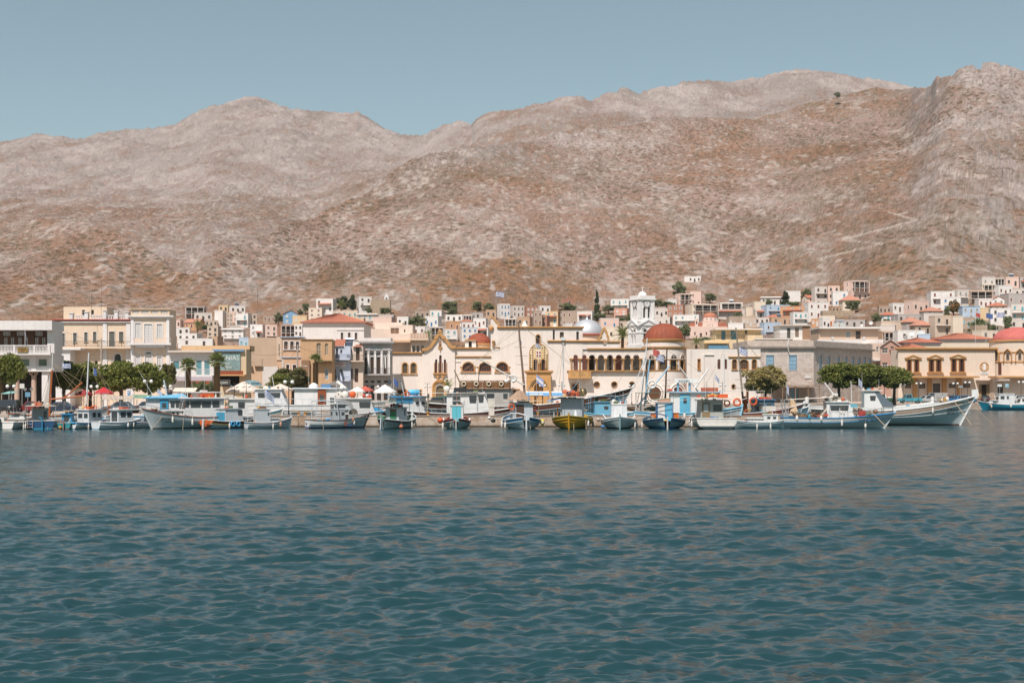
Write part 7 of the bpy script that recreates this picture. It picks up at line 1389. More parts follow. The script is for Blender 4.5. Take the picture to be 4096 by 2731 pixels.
def motorbike(px,D,heading,colr,label):
 root=thing('motorbike',label,'motorbike',(sx(px,D),D,QZ),R(heading),'motorbikes');
 for x in(-.65,.65):w_=MB().torus((x,0,.3),.24,.06,18,6).build('wheel',TYRE,root,True);MB().lathe([(.001,-.03),(.08,-.03),(.08,.03),(.001,.03)],8,(x,0,.3),axis='y').build('rim',RIM,w_)
 b=MB();b.hexa([(-.35,-.13,.45),(.35,-.12,.4),(.35,.12,.4),(-.35,.13,.45),(-.4,-.15,.75),(.3,-.12,.85),(.3,.12,.85),(-.4,.15,.75)]);b.build('body',mat('car_'+colr.lstrip('#'),colr,.3,.03),root);MB().hexa([(-.75,-.13,.74),(.1,-.14,.76),(.1,.14,.76),(-.75,.13,.74),(-.8,-.12,.86),(.1,-.12,.84),(.1,.12,.84),(-.8,.12,.86)]).build('seat',TYRE,root)
 MB().tube([(.65,0,.3),(.48,0,.95),(.42,0,1.05)],.035,6).build('fork',RIM,root);MB().tube([(.42,-.33,1.08),(.42,.33,1.08)],.02,6).build('handlebar',TYRE,root);MB().sphere((.58,0,.88),.1,8,6).build('headlight',paint('#d8d8d4',.2),root);MB().hexa([(-1.0,-.18,.8),(-.68,-.18,.8),(-.68,.18,.8),(-1.0,.18,.8),(-1.0,-.2,1.1),(-.7,-.2,1.1),(-.7,.2,1.1),(-1.0,.2,1.1)]).build('top_box',TYRE,root)
for a in((18,171,20,'#3a3a3c','dark scooter at the left quay edge, leftmost'),(50,171.5,160,'#2a2a2c','black motorbike on the left quay beside the scooter'),(3895,284,60,'#3a3a3c','scooter by the police door')):motorbike(*a)
# ------------------------------------------------------------------ people
def person(px,D,label,shirt,pants,pose='stand',face=180,z=QZ,h=1.72,hair='#2e231c',hat=None):
 """one skinned body; colours by height"""
 J={'pel':(0,0,.53),'sp':(0,.01,.63),'ch':(0,.0,.74),'nk':(0,0,.835),'hd':(0,-.01,.89),'tp':(0,-.01,.985)}
 for s_,n in((-1,'l'),(1,'r')):
  J[n+'sh']=(s_*.105,0,.80);J[n+'el']=(s_*.135,.01,.64);J[n+'wr']=(s_*.13,-.04,.50);J[n+'fi']=(s_*.125,-.05,.44);J[n+'hp']=(s_*.05,0,.51);J[n+'kn']=(s_*.055,-.02+.04*s_,.28);J[n+'an']=(s_*.055,.01+.08*s_,.045);J[n+'to']=(s_*.06,-.09+.08*s_,.02)
 if pose=='sit':
  for s_,n in((-1,'l'),(1,'r')):J[n+'kn']=(s_*.07,-.24,.52);J[n+'an']=(s_*.07,-.26,.28);J[n+'to']=(s_*.07,-.36,.26);J[n+'el']=(s_*.15,-.08,.66);J[n+'wr']=(s_*.09,-.22,.60);J[n+'fi']=(s_*.06,-.27,.58)
  J['ch']=(0,-.04,.74);J['nk']=(0,-.07,.83);J['hd']=(0,-.10,.88);J['tp']=(0,-.11,.97)
 names=list(J);idx={n:i for i,n in enumerate(names)}
 E=[('pel','sp'),('sp','ch'),('ch','nk'),('nk','hd'),('hd','tp')]
 for n in 'lr':E+=[('ch',n+'sh'),(n+'sh',n+'el'),(n+'el',n+'wr'),(n+'wr',n+'fi'),('pel',n+'hp'),(n+'hp',n+'kn'),(n+'kn',n+'an'),(n+'an',n+'to')]
 me=bpy.data.meshes.new('body');me.from_pydata([tuple(c*h for c in J[n])for n in names],[(idx[a],idx[b])for a,b in E],[])
 rad=dict(pel=.085,sp=.075,ch=.085,nk=.032,hd=.052,tp=.036);o=bpy.data.objects.new('body',me);COL.objects.link(o)
 mod=o.modifiers.new('s','SKIN');sv=me.skin_vertices[0].data
 for n in names:
  r_=rad.get(n)or{'sh':.042,'el':.03,'wr':.02,'fi':.018,'hp':.06,'kn':.042,'an':.028,'to':.026}[n[1:]]
  sv[idx[n]].radius=(r_*h,r_*h)
 sv[idx['pel']].use_root=True;sd=o.modifiers.new('d','SUBSURF');sd.levels=1
 m2=bpy.data.meshes.new_from_object(o.evaluated_get(bpy.context.evaluated_depsgraph_get()));bpy.data.objects.remove(o);m2.name='body'
 skin=mat('skin','#a5775c',.6,.05);
 for q in(skin,paint(shirt,.8),paint(pants,.8)):m2.materials.append(q)
 mi=[]
 for p in m2.polygons:
  c=p.center/h;k=0
  if c.z<.80 and c.z>.53 and abs(c.x)<.125:k=1
  elif pose=='sit' and c.z<=.6 and c.z>.3:k=2
  elif .06<c.z<=.53 and abs(c.x)<.105:k=2
  mi.append(k)
 m2.polygons.foreach_set('material_index',mi);m2.polygons.foreach_set('use_smooth',[True]*len(m2.polygons))
 root=thing('person',label,'person',(sx(px,D),D,z),R(face),'people');obj('body',m2,root)
 hz=J['hd'];b=MB();b.sphere((0,hz[1]*h+.012,(hz[2]+.045)*h),.088*h*.72,12,8,(.92,1.05,.95));b.build('hair',mat('hair_'+hair.lstrip('#'),hair,.8,.1),root,True)
 f=MB();f.add([(-.012,-.085+hz[1]*h,(hz[2]+.02)*h),(.012,-.085+hz[1]*h,(hz[2]+.02)*h),(0,-.12+hz[1]*h,(hz[2]+.015)*h),(0,-.085+hz[1]*h,(hz[2]+.045)*h)],[(0,1,2),(0,2,3),(1,3,2)]);f.build('nose',skin,root)
 return root
person(3770,281.5,'person in a pale blue shirt walking on the right quay','#a9bccb','#6f7480',face=200);person(3790,281.8,'person in an orange top and black skirt on the right quay','#c07a60','#22222a',face=160,h=1.66);person(3813,286,'person in grey standing behind the blue hatchback','#8a8f94','#3a3f48',face=180);person(4003,286,'person at the round building door','#b58a80','#4a4f5a',face=180)
# ------------------------------------------------------------------ boats
ROPE=mat('rope','#a39078',.9,.15,4);GLASS=mat('boat_glass',(.05,.055,.058),.1,.0,spec=.6);NET=mat('fishing_net','#7a6248',.95,.5,5,.5);RUBBER=mat('rubber',(.025,.025,.027),.8,.1);STEELB=mat('boat_steel','#a9abac',.35,.1,2,0,.5);ORNG=paint('#c9582c',.6);WOOD=mat('boat_wood','#7a5638',.7,.25,2);TIMB=mat('varnish','#8a4a2c',.5,.2,2)
ALLB=[]
class Boat:
 """hull lofted from stations; x runs stern (-) to bow (+), z = 0 is the waterline"""
 def __init__(s,name,label,px,D,yaw,L,B,fb=.9,bow=.7,stern=.35,kind='d',cols=None,bands=(.12,.3),flare=1.0,rake=.5,draft=.5,group='fishing boats moored at the pier',trans=.8,wl=None,cat='boat',px_at=0.0,sc=1.0):
  s.L,s.B,s.fb,s.bow,s.st,s.kind,s.rake,s.draft,s.flare,s.trans=L,B,fb,bow,stern,kind,rake,draft,flare,trans
  loc=Vector((sx(px,D),D,0));y_=R(yaw);loc-=Vector((math.cos(y_)*px_at*L,math.sin(y_)*px_at*L,0))
  s.group=group;s.tops=[];ALLB.append(s)
  s.root=thing(name,label,cat,loc,y_,group);s.root.scale=(sc,)*3;s.hull(cols or{},bands)
 def sheer(s,u):
  return s.fb+s.bow*max(0,(u-.4)/.6)**2+s.st*max(0,(.4-u)/.4)**2
 def hb(s,u):
  if s.kind=='d':return s.B/2*max(0.,1-abs(2*u-1.0+.04)**2.5)**.72
  a=s.trans+(1-s.trans)*min(1,u/.38)**.7;f=max(0.,1-max(0,(u-.42)/.58)**2.2)**.85
  return s.B/2*a*f
 def pt(s,u,z):
  zs=s.sheer(u);v=(z+s.draft)/(zs+s.draft);e=abs(2*u-1)
  p=2.6-1.5*e**2 if s.kind=='d' else 2.8-1.7*max(0,(u-.35)/.65)
  y=s.hb(u)*(1-(1-min(1,max(0,v)))**p)**(1/s.flare)
  x=(u-.5)*s.L+s.rake*(v-.4)*max(0,(u-.55)/.45)**1.5-(s.rake*.6*(v-.4)*max(0,(.4-u)/.4)**1.5 if s.kind=='d' else-.12*(v-.4)*max(0,(.15-u)/.15))
  return x,y,z
 def strip(s,f0,f1,m,name,n=26,k=4,off=0.0):
  b=MB();us=[i/n for i in range(n+1)]
  for sd in(-1,1):
   vs=[]
   for u in us:
    za,zb=f0(u),f1(u)
    for j in range(k+1):x,y,z=s.pt(u,za+(zb-za)*j/k);vs.append((x,sd*(y+off),z))
   fs=[]
   for i in range(n):
    for j in range(k):
     q=(i*(k+1)+j,(i+1)*(k+1)+j,(i+1)*(k+1)+j+1,i*(k+1)+j+1);fs.append(q if sd<0 else q[::-1])
   b.add(vs,fs)
  if s.kind!='d':
   za,zb=f0(0),f1(0);vs=[]
   for j in range(k+1):x,y,z=s.pt(0,za+(zb-za)*j/k);vs+=[(x-off,-y-off,z),(x-off,y+off,z)]
   b.add(vs,[(2*j,2*j+2,2*j+3,2*j+1)for j in range(k)])
  return b.build(name,m,s.root,50)
 def hull(s,c,bands):
  bt,st=bands;w=c.get('hull','#c9c6c2')
  s.strip(lambda u:-s.draft,lambda u:bt,paint(c.get('bottom','#4a2a26')),'bottom_paint')
  top=(lambda u:s.sheer(u)-st)if st>0 else s.sheer
  s.hullo=s.strip(lambda u:bt,top,paint(w,.5),'hull')
  if st>0:s.strip(top,s.sheer,paint(c.get('stripe',w),.5),'sheer_strake')
  def line(zf,r_,m,name,off=.02):
   for sd in(-1,1):
    b=MB();pts=[]
    for i in range(27):x,y,z=s.pt(i/26,zf(i/26));pts.append((x,sd*(y+off),z))
    b.tube(pts,r_,5);b.build(name,m,s.root,60)
  line(s.sheer,.055,paint(c.get('rail','#d9d6d2')),'gunwale')
  if st>0:line(lambda u:s.sheer(u)-st,.03,paint(c.get('line','#d9d6d2')),'rubbing_strake')
  if 'line2' in c:line(lambda u:s.sheer(u)*.52+.02,.025,paint(c['line2']),'rubbing_strake')
  if s.kind!='d':
   x,y,z=s.pt(0,s.sheer(0));MB().tube([(x,-y,z),(x,y,z)],.055,5).build('gunwale',paint(c.get('rail','#d9d6d2')),s.root)
  b=MB();n=22;vs=[]
  for i in range(n+1):u=.02+.96*i/n;zd=s.sheer(u)-.28;x,y,z=s.pt(u,zd);vs+=[(x,-y,zd),(x,y,zd)]
  b.add(vs,[(2*i,2*i+2,2*i+3,2*i+1)for i in range(n)]);b.build('deck',paint(c.get('deck','#b9b2a8')),s.root)
  x,y,z=s.pt(1,s.sheer(1));x0,_,_=s.pt(1,-.1)
  if c.get('stem',1):MB().hexa([(x0-.12,-.06,-.2),(x0+.1,-.06,-.2),(x0+.1,.06,-.2),(x0-.12,.06,-.2),(x-.12,-.07,z+.28),(x+.14,-.07,z+.32),(x+.14,.07,z+.32),(x-.12,.07,z+.28)]).build('stempost',paint(c.get('stemc',c.get('rail','#d9d6d2'))),s.root)
  if s.kind=='d':x,y,z=s.pt(0,s.sheer(0));x0,_,_=s.pt(0,-.1);MB().hexa([(x0-.1,-.06,-.2),(x0+.1,-.06,-.2),(x0+.1,.06,-.2),(x0-.1,.06,-.2),(x-.12,-.06,z+.12),(x+.1,-.06,z+.1),(x+.1,.06,z+.1),(x-.12,.06,z+.12)]).build('sternpost',paint(c.get('stemc',c.get('rail','#d9d6d2'))),s.root)
 def dz(s,x):return s.sheer(x/s.L+.5)-.28
 def cabin(s,x0,x1,w,h,col,roofc=None,over=.15,wins=(),door=None,taper=.06,z=None,roof_t=.08,fore=0.0,aft=0.0,name='cabin',doorc='#7a9cae',dw=.62,trim='#6a6f72',rx=None):
  """walls, roof with overhang, panes (side, pos, z, w, h), door on a face ('s' stern,'b' bow)"""
  z0=s.dz((x0+x1)/2)-.02 if z is None else z;w2=w/2;wt=w2*(1-taper);m=paint(col)
  P=[(x0,-w2,z0),(x1,-w2,z0),(x1,w2,z0),(x0,w2,z0),(x0+aft,-wt,z0+h),(x1-fore,-wt,z0+h),(x1-fore,wt,z0+h),(x0+aft,wt,z0+h)]
  c=MB().hexa(P).build(name,m,s.root)
  ra,rb=(x0+aft-over,x1-fore+over)if rx is None else rx
  b=MB();b.box(ra,rb,-wt-over,wt+over,z0+h,z0+h+roof_t);b.box(ra+.1,rb-.1,-wt-over+.1,wt+over-.1,z0+h+roof_t,z0+h+roof_t+.04);b.build('cabin_roof',paint(roofc or col),s.root)
  for sd,p,zz,ww,hh in wins:
   t=(zz+hh/2)/h;yw=w2+(wt-w2)*t+.012;xs=x0+aft*t;xb=x1-fore*t
   if sd in 'lr':g=-1 if sd=='r' else 1;q=MB().box(p-ww/2,p+ww/2,min(g*yw,g*(yw-.03)),max(g*yw,g*(yw-.03)),z0+zz,z0+zz+hh);fr=MB().box(p-ww/2-.05,p+ww/2+.05,min(g*(yw-.012),g*(yw-.04)),max(g*(yw-.012),g*(yw-.04)),z0+zz-.05,z0+zz+hh+.05)
   else:
    X=xs-.012 if sd=='s' else xb+.012;g=-1 if sd=='s' else 1;lean=(aft if sd=='s' else-fore)*hh/h
    q=MB().hexa([(X-lean/2,p-ww/2,z0+zz),(X-lean/2,p+ww/2,z0+zz),(X-lean/2-g*.02,p+ww/2,z0+zz),(X-lean/2-g*.02,p-ww/2,z0+zz),(X+lean/2,p-ww/2,z0+zz+hh),(X+lean/2,p+ww/2,z0+zz+hh),(X+lean/2-g*.02,p+ww/2,z0+zz+hh),(X+lean/2-g*.02,p-ww/2,z0+zz+hh)]);fr=None
   wo=q.build('window',GLASS,c)
   if fr:fr.build('window_frame',paint(trim),c)
  if door:
   sd,p,dh=door;X=x0-.02 if sd=='s' else x1+.02;g=-1 if sd=='s' else 1;la=(aft if sd=='s' else-fore)*dh/h
   for i,(a,e)in enumerate(((p-dw,p-.01),(p+.01,p+dw))):
    MB().hexa([(X,a,z0+.08),(X+g*.03,a,z0+.08),(X+g*.03,e,z0+.08),(X,e,z0+.08),(X+la,a,z0+dh),(X+g*.03+la,a,z0+dh),(X+g*.03+la,e,z0+dh),(X+la,e,z0+dh)]).build('door',paint(doorc),c)
  s.tops.append((ra,rb,wt,z0+h+roof_t+.04));return c,z0+h
 def canopy(s,x0,x1,w,zt,col='#c4b8a8',posts=True,sag=0,name='canopy',t=.05,pc='#a9abac',tilt=0):
  b=MB();n=6
  for i in range(n):
   a,e=x0+(x1-x0)*i/n,x0+(x1-x0)*(i+1)/n;za,ze=zt+tilt*i/n-sag*math.sin(math.pi*i/n),zt+tilt*(i+1)/n-sag*math.sin(math.pi*(i+1)/n)
   b.hexa([(a,-w/2,za),(e,-w/2,ze),(e,w/2,ze),(a,w/2,za),(a,-w/2,za+t),(e,-w/2,ze+t),(e,w/2,ze+t),(a,w/2,za+t)])
  o=b.build(name,mat('canvas_'+col.lstrip('#'),col,.9,.1,1.5),s.root)
  if posts:
   for x,tz in((x0+.08,zt),(x1-.08,zt+tilt)):
    for y in(-w/2+.06,w/2-.06):MB().tube([(x,y,s.dz(max(-s.L*.48,min(s.L*.48,x)))),(x,y,tz)],.028,5).build('canopy_post',paint(pc),s.root)
  return o
 def mast(s,x,z1,r=.09,lean=0,col='#8d7a66',y=0,stays=(),z0=None,name='mast',yard=None):
  z0=s.dz(x)if z0 is None else z0;b=MB();b.tube([(x,y,z0),(x+lean,y,z1)],[r,r*.6],8);o=b.build(name,mat('mast_'+col.lstrip('#'),col,.6,.12,1.5),s.root,60)
  for ex,ey,ez in stays:MB().tube([(x+lean,y,z1-.2),(ex,ey,ez)],.016,4).build('stay',ROPE,s.root)
  if yard:
   for t,ln in yard:q=Vector((x,y,z0)).lerp(Vector((x+lean,y,z1)),t);MB().tube([q-Vector((ln/2,0,0)),q+Vector((ln/2,0,0))],.02,5).build('crosstree',IRON,o)
  return o
 def boom(s,p,q,r=.06,col='#c9c6c2',name='boom'):MB().tube([p,q],[r,r*.8],7).build(name,mat('mast_'+col.lstrip('#'),col,.6,.12,1.5),s.root,60)
 def rails(s,u0,u1,h=.5,col='#a9abac',n=7,name='guard_rail'):
  for sd in(-1,1):
   pts=[];b=MB()
   for i in range(n):u=u0+(u1-u0)*i/(n-1);x,y,z=s.pt(u,s.sheer(u));pts.append((x,sd*y*.97,z+h));b.tube([(x,sd*y*.97,z),(x,sd*y*.97,z+h)],.014,4)
   b.tube(pts,.018,5);b.build(name,paint(col),s.root)
 def rudder(s,col='#cfcbc6',tiller='#cfcbc6',tl=1.8):
  x,y,z=s.pt(0,s.sheer(0));MB().hexa([(x-.55,-.04,-.4),(x-.02,-.04,-.4),(x-.02,.04,-.4),(x-.55,.04,-.4),(x-.32,-.05,z+.2),(x-.05,-.05,z+.2),(x-.05,.05,z+.2),(x-.32,.05,z+.2)]).build('rudder',paint(col),s.root)
  MB().tube([(x-.2,0,z+.22),(x+tl*.4,tl*.35,z+.42),(x+tl*.75,tl*.75,z+.40)],[.07,.06,.05],7).build('tiller',paint(tiller),s.root,50)
 def box(s,name,x0,x1,y0,y1,z0,z1,m):return MB().box(x0,x1,y0,y1,z0,z1).build(name,m,s.root)
 def net(s,x,y,z,r,seed=1,m=None,name='net_heap',sc=.5):
  b=MB();rr=random.Random(seed)
  for _ in range(9):
   pts=[(x+rr.gauss(0,r*.5),y+rr.gauss(0,r*.35),z+abs(rr.gauss(0,r*.28)))for _ in range(4)];b.tube(pts,[r*.12,r*.2,r*.18,r*.08],5)
  b.sphere((x,y,z+r*.1),r*.7,10,6,(1.1,.8,sc));o=b.build(name,m or NET,s.root,70);o['kind']='stuff'
 def clutter(s,x0,x1,w,z,seed,n=8,pal=('#b5573a','#4f8aa0','#d0ccc6','#8a6a48','#5f6b4a','#c9a05a')):
  rr=random.Random(seed)
  for i in range(n):
   x,y=rr.uniform(x0,x1),rr.uniform(-w/2,w/2);c=paint(pal[rr.randrange(len(pal))],.7);k=rr.random();q=rr.uniform(.12,.25)
   if k<.4:MB().box(x-q*1.3,x+q*1.3,y-q,y+q,z,z+q*1.3).build('fish_crate',c,s.root)
   elif k<.7:MB().sphere((x,y,z+q),q,10,7).build('float',c,s.root,True)
   else:MB().lathe([(.001,0),(q*.8,0),(q,q*1.8),(q*.9,q*1.8),(q*.7,.05)],10,(x,y,z)).build('bucket',c,s.root,40)
 def name_text(s,t,u,z,size,side=-1,col='#3a4248',width=None):
  x,y,_=s.pt(u,z);x1,y1,_=s.pt(u+.02,z);x2,y2,z2=s.pt(u,z+.2)
  if side<0:rot=Matrix.Rotation(math.atan2(-(y1-y),x1-x),3,'Z')
  else:rot=Matrix.Rotation(math.pi+math.atan2(y1-y,x1-x),3,'Z')
  tilt=math.atan2(y2-y,.2);e=(rot@Matrix.Rotation(R(90)+tilt,3,'X')).to_euler()
  o=text_obj(t,size,paint(col,.6),s.root,(x,side*(y+.035),z),width,'boat_name',tuple(e),.01);return o
 def plaque(s):pass
WHB='#cfcbc7'
def ring(bt,x,y,z,axis='y',col=ORNG,name='lifebuoy',r=.3):
 o=MB().torus((x,y,z),r,r*.27,18,8,axis).build(name,col,bt.root,True);return o
def tank(bt,x,y,z,r,L,col,axis='y',name='float_tank'):
 return MB().lathe([(.001,-L/2),(r*.7,-L/2+.02),(r,-L/2+r*.4),(r,L/2-r*.4),(r*.7,L/2-.02),(.001,L/2)],14,(x,y,z),axis=axis).build(name,paint(col),bt.root,50)
def boat_flag(bt,x,y,z0,z1,w,h,kind='greek',droop=.6,col='#c9c4be',yaw=None):
 MB().tube([(x,y,z0),(x,y,z1)],.02,5).build('flag_staff',paint(col),bt.root);o=obj('flag',flag_mesh(w,h,int(x*37+z1*11)%97,kind,droop),bt.root,(x,y,z1-.03));o.rotation_euler=(0,0,-bt.root.rotation_euler.z if yaw is None else yaw)
def antenna(bt,x,y,z0,z1):MB().tube([(x,y,z0),(x,y,z1)],.012,4).build('antenna',paint('#d0cdc9'),bt.root)
def outboard(bt,x,y,z):
 o=MB().hexa([(x-.3,y-.15,z+.05),(x+.1,y-.15,z),(x+.1,y+.15,z),(x-.3,y+.15,z+.05),(x-.26,y-.12,z+.5),(x+.06,y-.12,z+.55),(x+.06,y+.12,z+.55),(x-.26,y+.12,z+.5)]).build('outboard_motor',paint('#5a5d60'),bt.root);MB().hexa([(x-.2,y-.06,z-.8),(x-.02,y-.06,z-.8),(x-.02,y+.06,z-.8),(x-.2,y+.06,z-.8),(x-.18,y-.08,z+.04),(x,y-.08,z+.02),(x,y+.08,z+.02),(x-.18,y+.08,z+.04)]).build('outboard_leg',paint('#3a3c3e'),o)
GF='boats in the front row';GB='boats moored behind the pier'
b=Boat('motor_boat','white open motor boat with grey outboard cut by the left edge',5,157.5,78,5.2,2.1,.65,.5,0,'t',dict(hull='#cfcac4',bottom='#8a847c',rail='#d6d2cc',stem=0),(.05,0),group=GF);outboard(b,-2.75,-.1,.55);outboard(b,-2.72,.5,.5);b.box('console',-.3,.6,-.5,.5,.4,1.2,paint('#cfcac4'));b.box('seat',-1.6,-1.0,-.7,.7,.35,.7,paint('#b9b0a4'))
b=Boat('motor_boat','white motor boat with windscreen and cushions beside the dark blue boat',74,157.5,80,5.6,2.3,.75,.55,0,'t',dict(hull='#d3cec8',bottom='#9a948c',rail='#d9d5cf',stem=0),(.06,0),group=GF);b.cabin(-.4,1.2,1.9,.55,'#d6d1cb',fore=.3);b.canopy(-.3,.9,1.7,1.75,'#9a9c9c');MB().hexa([(-.2,-.85,1.05),(.1,-.85,1.05),(.1,.85,1.05),(-.2,.85,1.05),(.3,-.8,1.6),(.34,-.8,1.6),(.34,.8,1.6),(.3,.8,1.6)]).build('windscreen',mat('screen_plastic','#8d9294',.15,.1),b.root);outboard(b,-2.95,.55,.6)
b.box('stern_bench',-2.4,-1.9,-.9,.9,.45,.85,paint('#cfc9c2'))
b=Boat('fishing_boat','dark blue boat with grey cabin, canopy and ladder at its stern',160,157,112,7.6,3.6,.95,.7,.15,'t',dict(hull='#27496a',bottom='#2f7f97',stripe='#27496a',rail='#c9c4be',line='#3f7f9f',deck='#9a948c'),(.18,0),group=GF,trans=.86,sc=.85)
b.cabin(-1.2,1.2,2.0,1.9,'#8f9294','#b9b2aa',wins=(('s',-.55,.8,.42,.8),),over=.1);b.canopy(-2.9,1.4,3.6,2.95,'#c2b3a5');b.net(-.6,.3,3.05,.55,3,mat('orange_net','#b5765a',.9,.3,5));b.clutter(-1.8,.5,2.4,3.02,5,7,('#c0674a','#cfc3b0','#b98a6a'));b.rudder('#2f86a8','#2f86a8',.5)
l_=MB();[l_.tube([(-3.95,y,.2),(-3.95,y,1.15)],.03,5)for y in(1.15,1.75)];[l_.tube([(-3.95,1.15,z),(-3.95,1.75,z)],.025,5)for z in(.3,.7,1.1)];l_.build('ladder',paint('#c9a99a'),b.root);b.mast(1.7,3.6,.04,col='#d0ccc8');antenna(b,-2.5,-1.2,3.0,4.6);antenna(b,-2.4,-.4,3.0,4.4);b.box('open_hatch',-3.0,-2.3,-1.6,-.6,.8,1.2,paint('#c9c3bc'))
b=Boat('fishing_boat','small teal boat with bright blue hood cabin',272,157,96,5.6,2.0,.75,.5,.1,'t',dict(hull='#2f7f84',bottom='#6a3a34',rail='#8fa5a0'),(.14,0),group=GF,trans=.85,sc=.78);b.cabin(-1.0,1.0,1.35,1.55,'#3f8fb5','#2f7fae',over=.25,wins=(('s',0,.25,.75,1.1),));b.rudder('#8a5a50','#8a5a50',.5);b.clutter(-2.2,-1.2,1.2,.6,4,5);b.canopy(-.2,2.2,1.5,2.5,'#b9a894')
b=Boat('fishing_boat','white boat with blue gunwale, curved grey cabin and orange raft on its roof',350,158,66,7.6,2.9,.9,.6,.1,'t',dict(hull='#cbc8c5',bottom='#3f86a0',stripe='#3a8fbf',rail='#cfd3d5',deck='#b5c3cb'),(.1,.3),group=GF,sc=.74);b.cabin(-1.0,2.2,2.3,2.1,'#c3c3c4','#cfcbc6',over=.2,wins=(('s',-.55,.9,.7,.7),('s',.5,.9,.8,.7),('r',.2,1.0,.7,.7),('r',1.3,1.0,.6,.65)),fore=.4,trim='#8b8f92');b.box('life_raft',-.6,.5,-.9,.2,2.9,3.25,ORNG);ring(b,.9,-.6,3.1,'x');ring(b,1.5,.4,3.0,'y');b.rudder('#d3d0cc','#d3d0cc',.6);b.mast(-2.2,3.2,.03,col='#d0ccc8');b.box('dinghy_tube',-3.9,-3.3,-1.0,.9,.85,1.05,paint('#3f97bd'))
b=Boat('fishing_boat','white boat with open arched wheelhouse and pale blue stern panel',472,157,48,7.4,2.9,.95,.6,.1,'t',dict(hull='#c9cccd',bottom='#3f9ab0',stripe='#c9cccd',rail='#d9d8d6',line='#d9d8d6',deck='#b9bcbc',stem=0),(.07,.38),group=GF,sc=.76);c,z=b.cabin(-.6,2.1,2.2,2.0,'#c6c7c8','#cfccc8',over=.22,wins=(('s',0,.35,1.5,1.4),('r',.2,.85,.8,.85),('r',1.2,.85,.7,.8)),fore=.5);b.rails(.05,.45,.55);b.box('life_raft',.2,1.3,-.8,.3,z+.13,z+.42,paint('#b5563c',.6));b.box('bench',-.5,-.3,-.9,.9,.7,1.3,paint('#6a3a32'));b.mast(-1.8,3.6,.02,col='#d0ccc8');ring(b,-2.2,1.2,.8,'y',paint('#c9ccce'),'fender_ring');b.box('blue_mark',.5,.62,-1.5,-1.42,.3,.75,paint('#3f6f95'))
b=Boat('fishing_boat','small white boat with blue band and turquoise pipe frame',596,160.5,55,6.8,2.5,.8,.6,.1,'t',dict(hull='#d3cdc7',bottom='#5a4a44',stripe='#2f7fae',rail='#d9d6d2',deck='#b9b5b0'),(.06,.24),group=GF,trans=.9,sc=.75);b.cabin(-.2,2.0,1.8,1.8,'#a9b0b4','#3f7f9f',over=.15,wins=(('r',.6,.9,1.2,.7),('s',0,.5,1.0,1.1)),trim='#8b8f92');b.canopy(-2.6,1.6,2.2,2.75,'#bfb4a6',pc='#3f9ac0');b.mast(-3.0,3.3,.05,lean=-.4,col='#d6d3cf')
for i in range(6):b.boom((-2.5+i*.8,-1.1,2.35),(-2.5+i*.8,-1.1,2.72),.015,'#5a5d60','rail_bar')
b=Boat('fishing_boat','white boat with brown rail, big glazed wheelhouse and Greek name on its bow',770,158.2,208,9.6,3.5,1.25,1.0,.2,'t',dict(hull='#b9bdbd',bottom='#3a2f2c',stripe='#cfcbc7',rail='#7a4530',deck='#b9b0a4',stemc='#b9bdbd'),(.12,0),group=GF,rake=1.4,flare=.8)
c,z=b.cabin(-3.2,1.4,2.7,2.0,'#d3d0cc','#d6d3cf',over=.25,wins=(('l',-2.3,.85,.8,.85),('l',-1.2,.85,1.0,.85),('l',.0,.85,1.1,.85),('b',-.7,.85,.95,.8),('b',.45,.85,1.0,.8),('l',1.0,.9,.5,.8)),fore=.45,trim='#8a5f4c',z=1.3);b.box('roof_stripe',-3.4,1.2,-1.55,1.55,z-.13,z-.04,paint('#4a5f74'));b.cabin(1.4,3.2,2.0,.7,'#d0cdc9',wins=(('l',1.9,.25,.22,.3),('l',2.4,.25,.22,.3)),name='trunk_cabin',z=1.25);b.box('life_raft',-2.2,-1.0,-.2,.8,z+.13,z+.6,ORNG);ring(b,-.7,.8,z+.35,'z');b.rails(.55,.97,.55,'#8a8b8c');fr=MB();[fr.tube([(x,-1.2,z+.1),(x,-1.2,z+.7),(x,1.2,z+.7),(x,1.2,z+.1)],.05,6)for x in(-3.0,.9)];fr.tube([(-3.0,1.2,z+.7),(.9,1.2,z+.7)],.05,6);fr.tube([(-3.0,-1.2,z+.7),(.9,-1.2,z+.7)],.05,6);fr.build('roof_frame',paint('#cdc9c4'),b.root);b.box('radar',-1.6,-.9,-.3,.3,z+.75,z+.95,paint('#d6d3cf'));antenna(b,-1.2,.5,z+.7,z+2.3);antenna(b,.2,.5,z+.7,z+1.6)
b.name_text('ΠΑΝΑΓΙΩΤΗΣ',.80,1.02,.24,1,'#3a4248',1.55);b.name_text('Ν.Κ.Λ 218',.79,.72,.15,1,'#3a4248',.8)
b=Boat('fishing_boat','boat with turquoise doors, white cabin and orange plaid sheet over its stern',932,158.8,46,8.2,3.0,.95,.55,.2,'t',dict(hull='#a9b3b3',bottom='#3a2f2c',stripe='#3a2c2a',rail='#cfcbc6',line='#c9a83f',deck='#7fa5b5'),(.1,.42),group=GF,sc=.82)
c,z=b.cabin(-2.0,1.0,2.3,1.95,'#c3c4c5','#aeb2b4',over=.12,wins=(('r',.4,1.05,.7,.7),),door=('s',0,1.45),doorc='#3f8fae',dw=.85,aft=.0,fore=.35);MB().box(-2.06,-1.8,-1.0,1.0,b.dz(-2)+.05,b.dz(-2)+1.5).build('blue_bulkhead',paint('#3f8fae'),c);b.cabin(1.0,2.7,1.7,.65,'#c9c8c7',wins=(('r',1.3,.2,.26,.26),('r',1.75,.2,.26,.26),('r',2.2,.2,.26,.26)),name='trunk_cabin')
x,y,zz=b.pt(.3,.75)
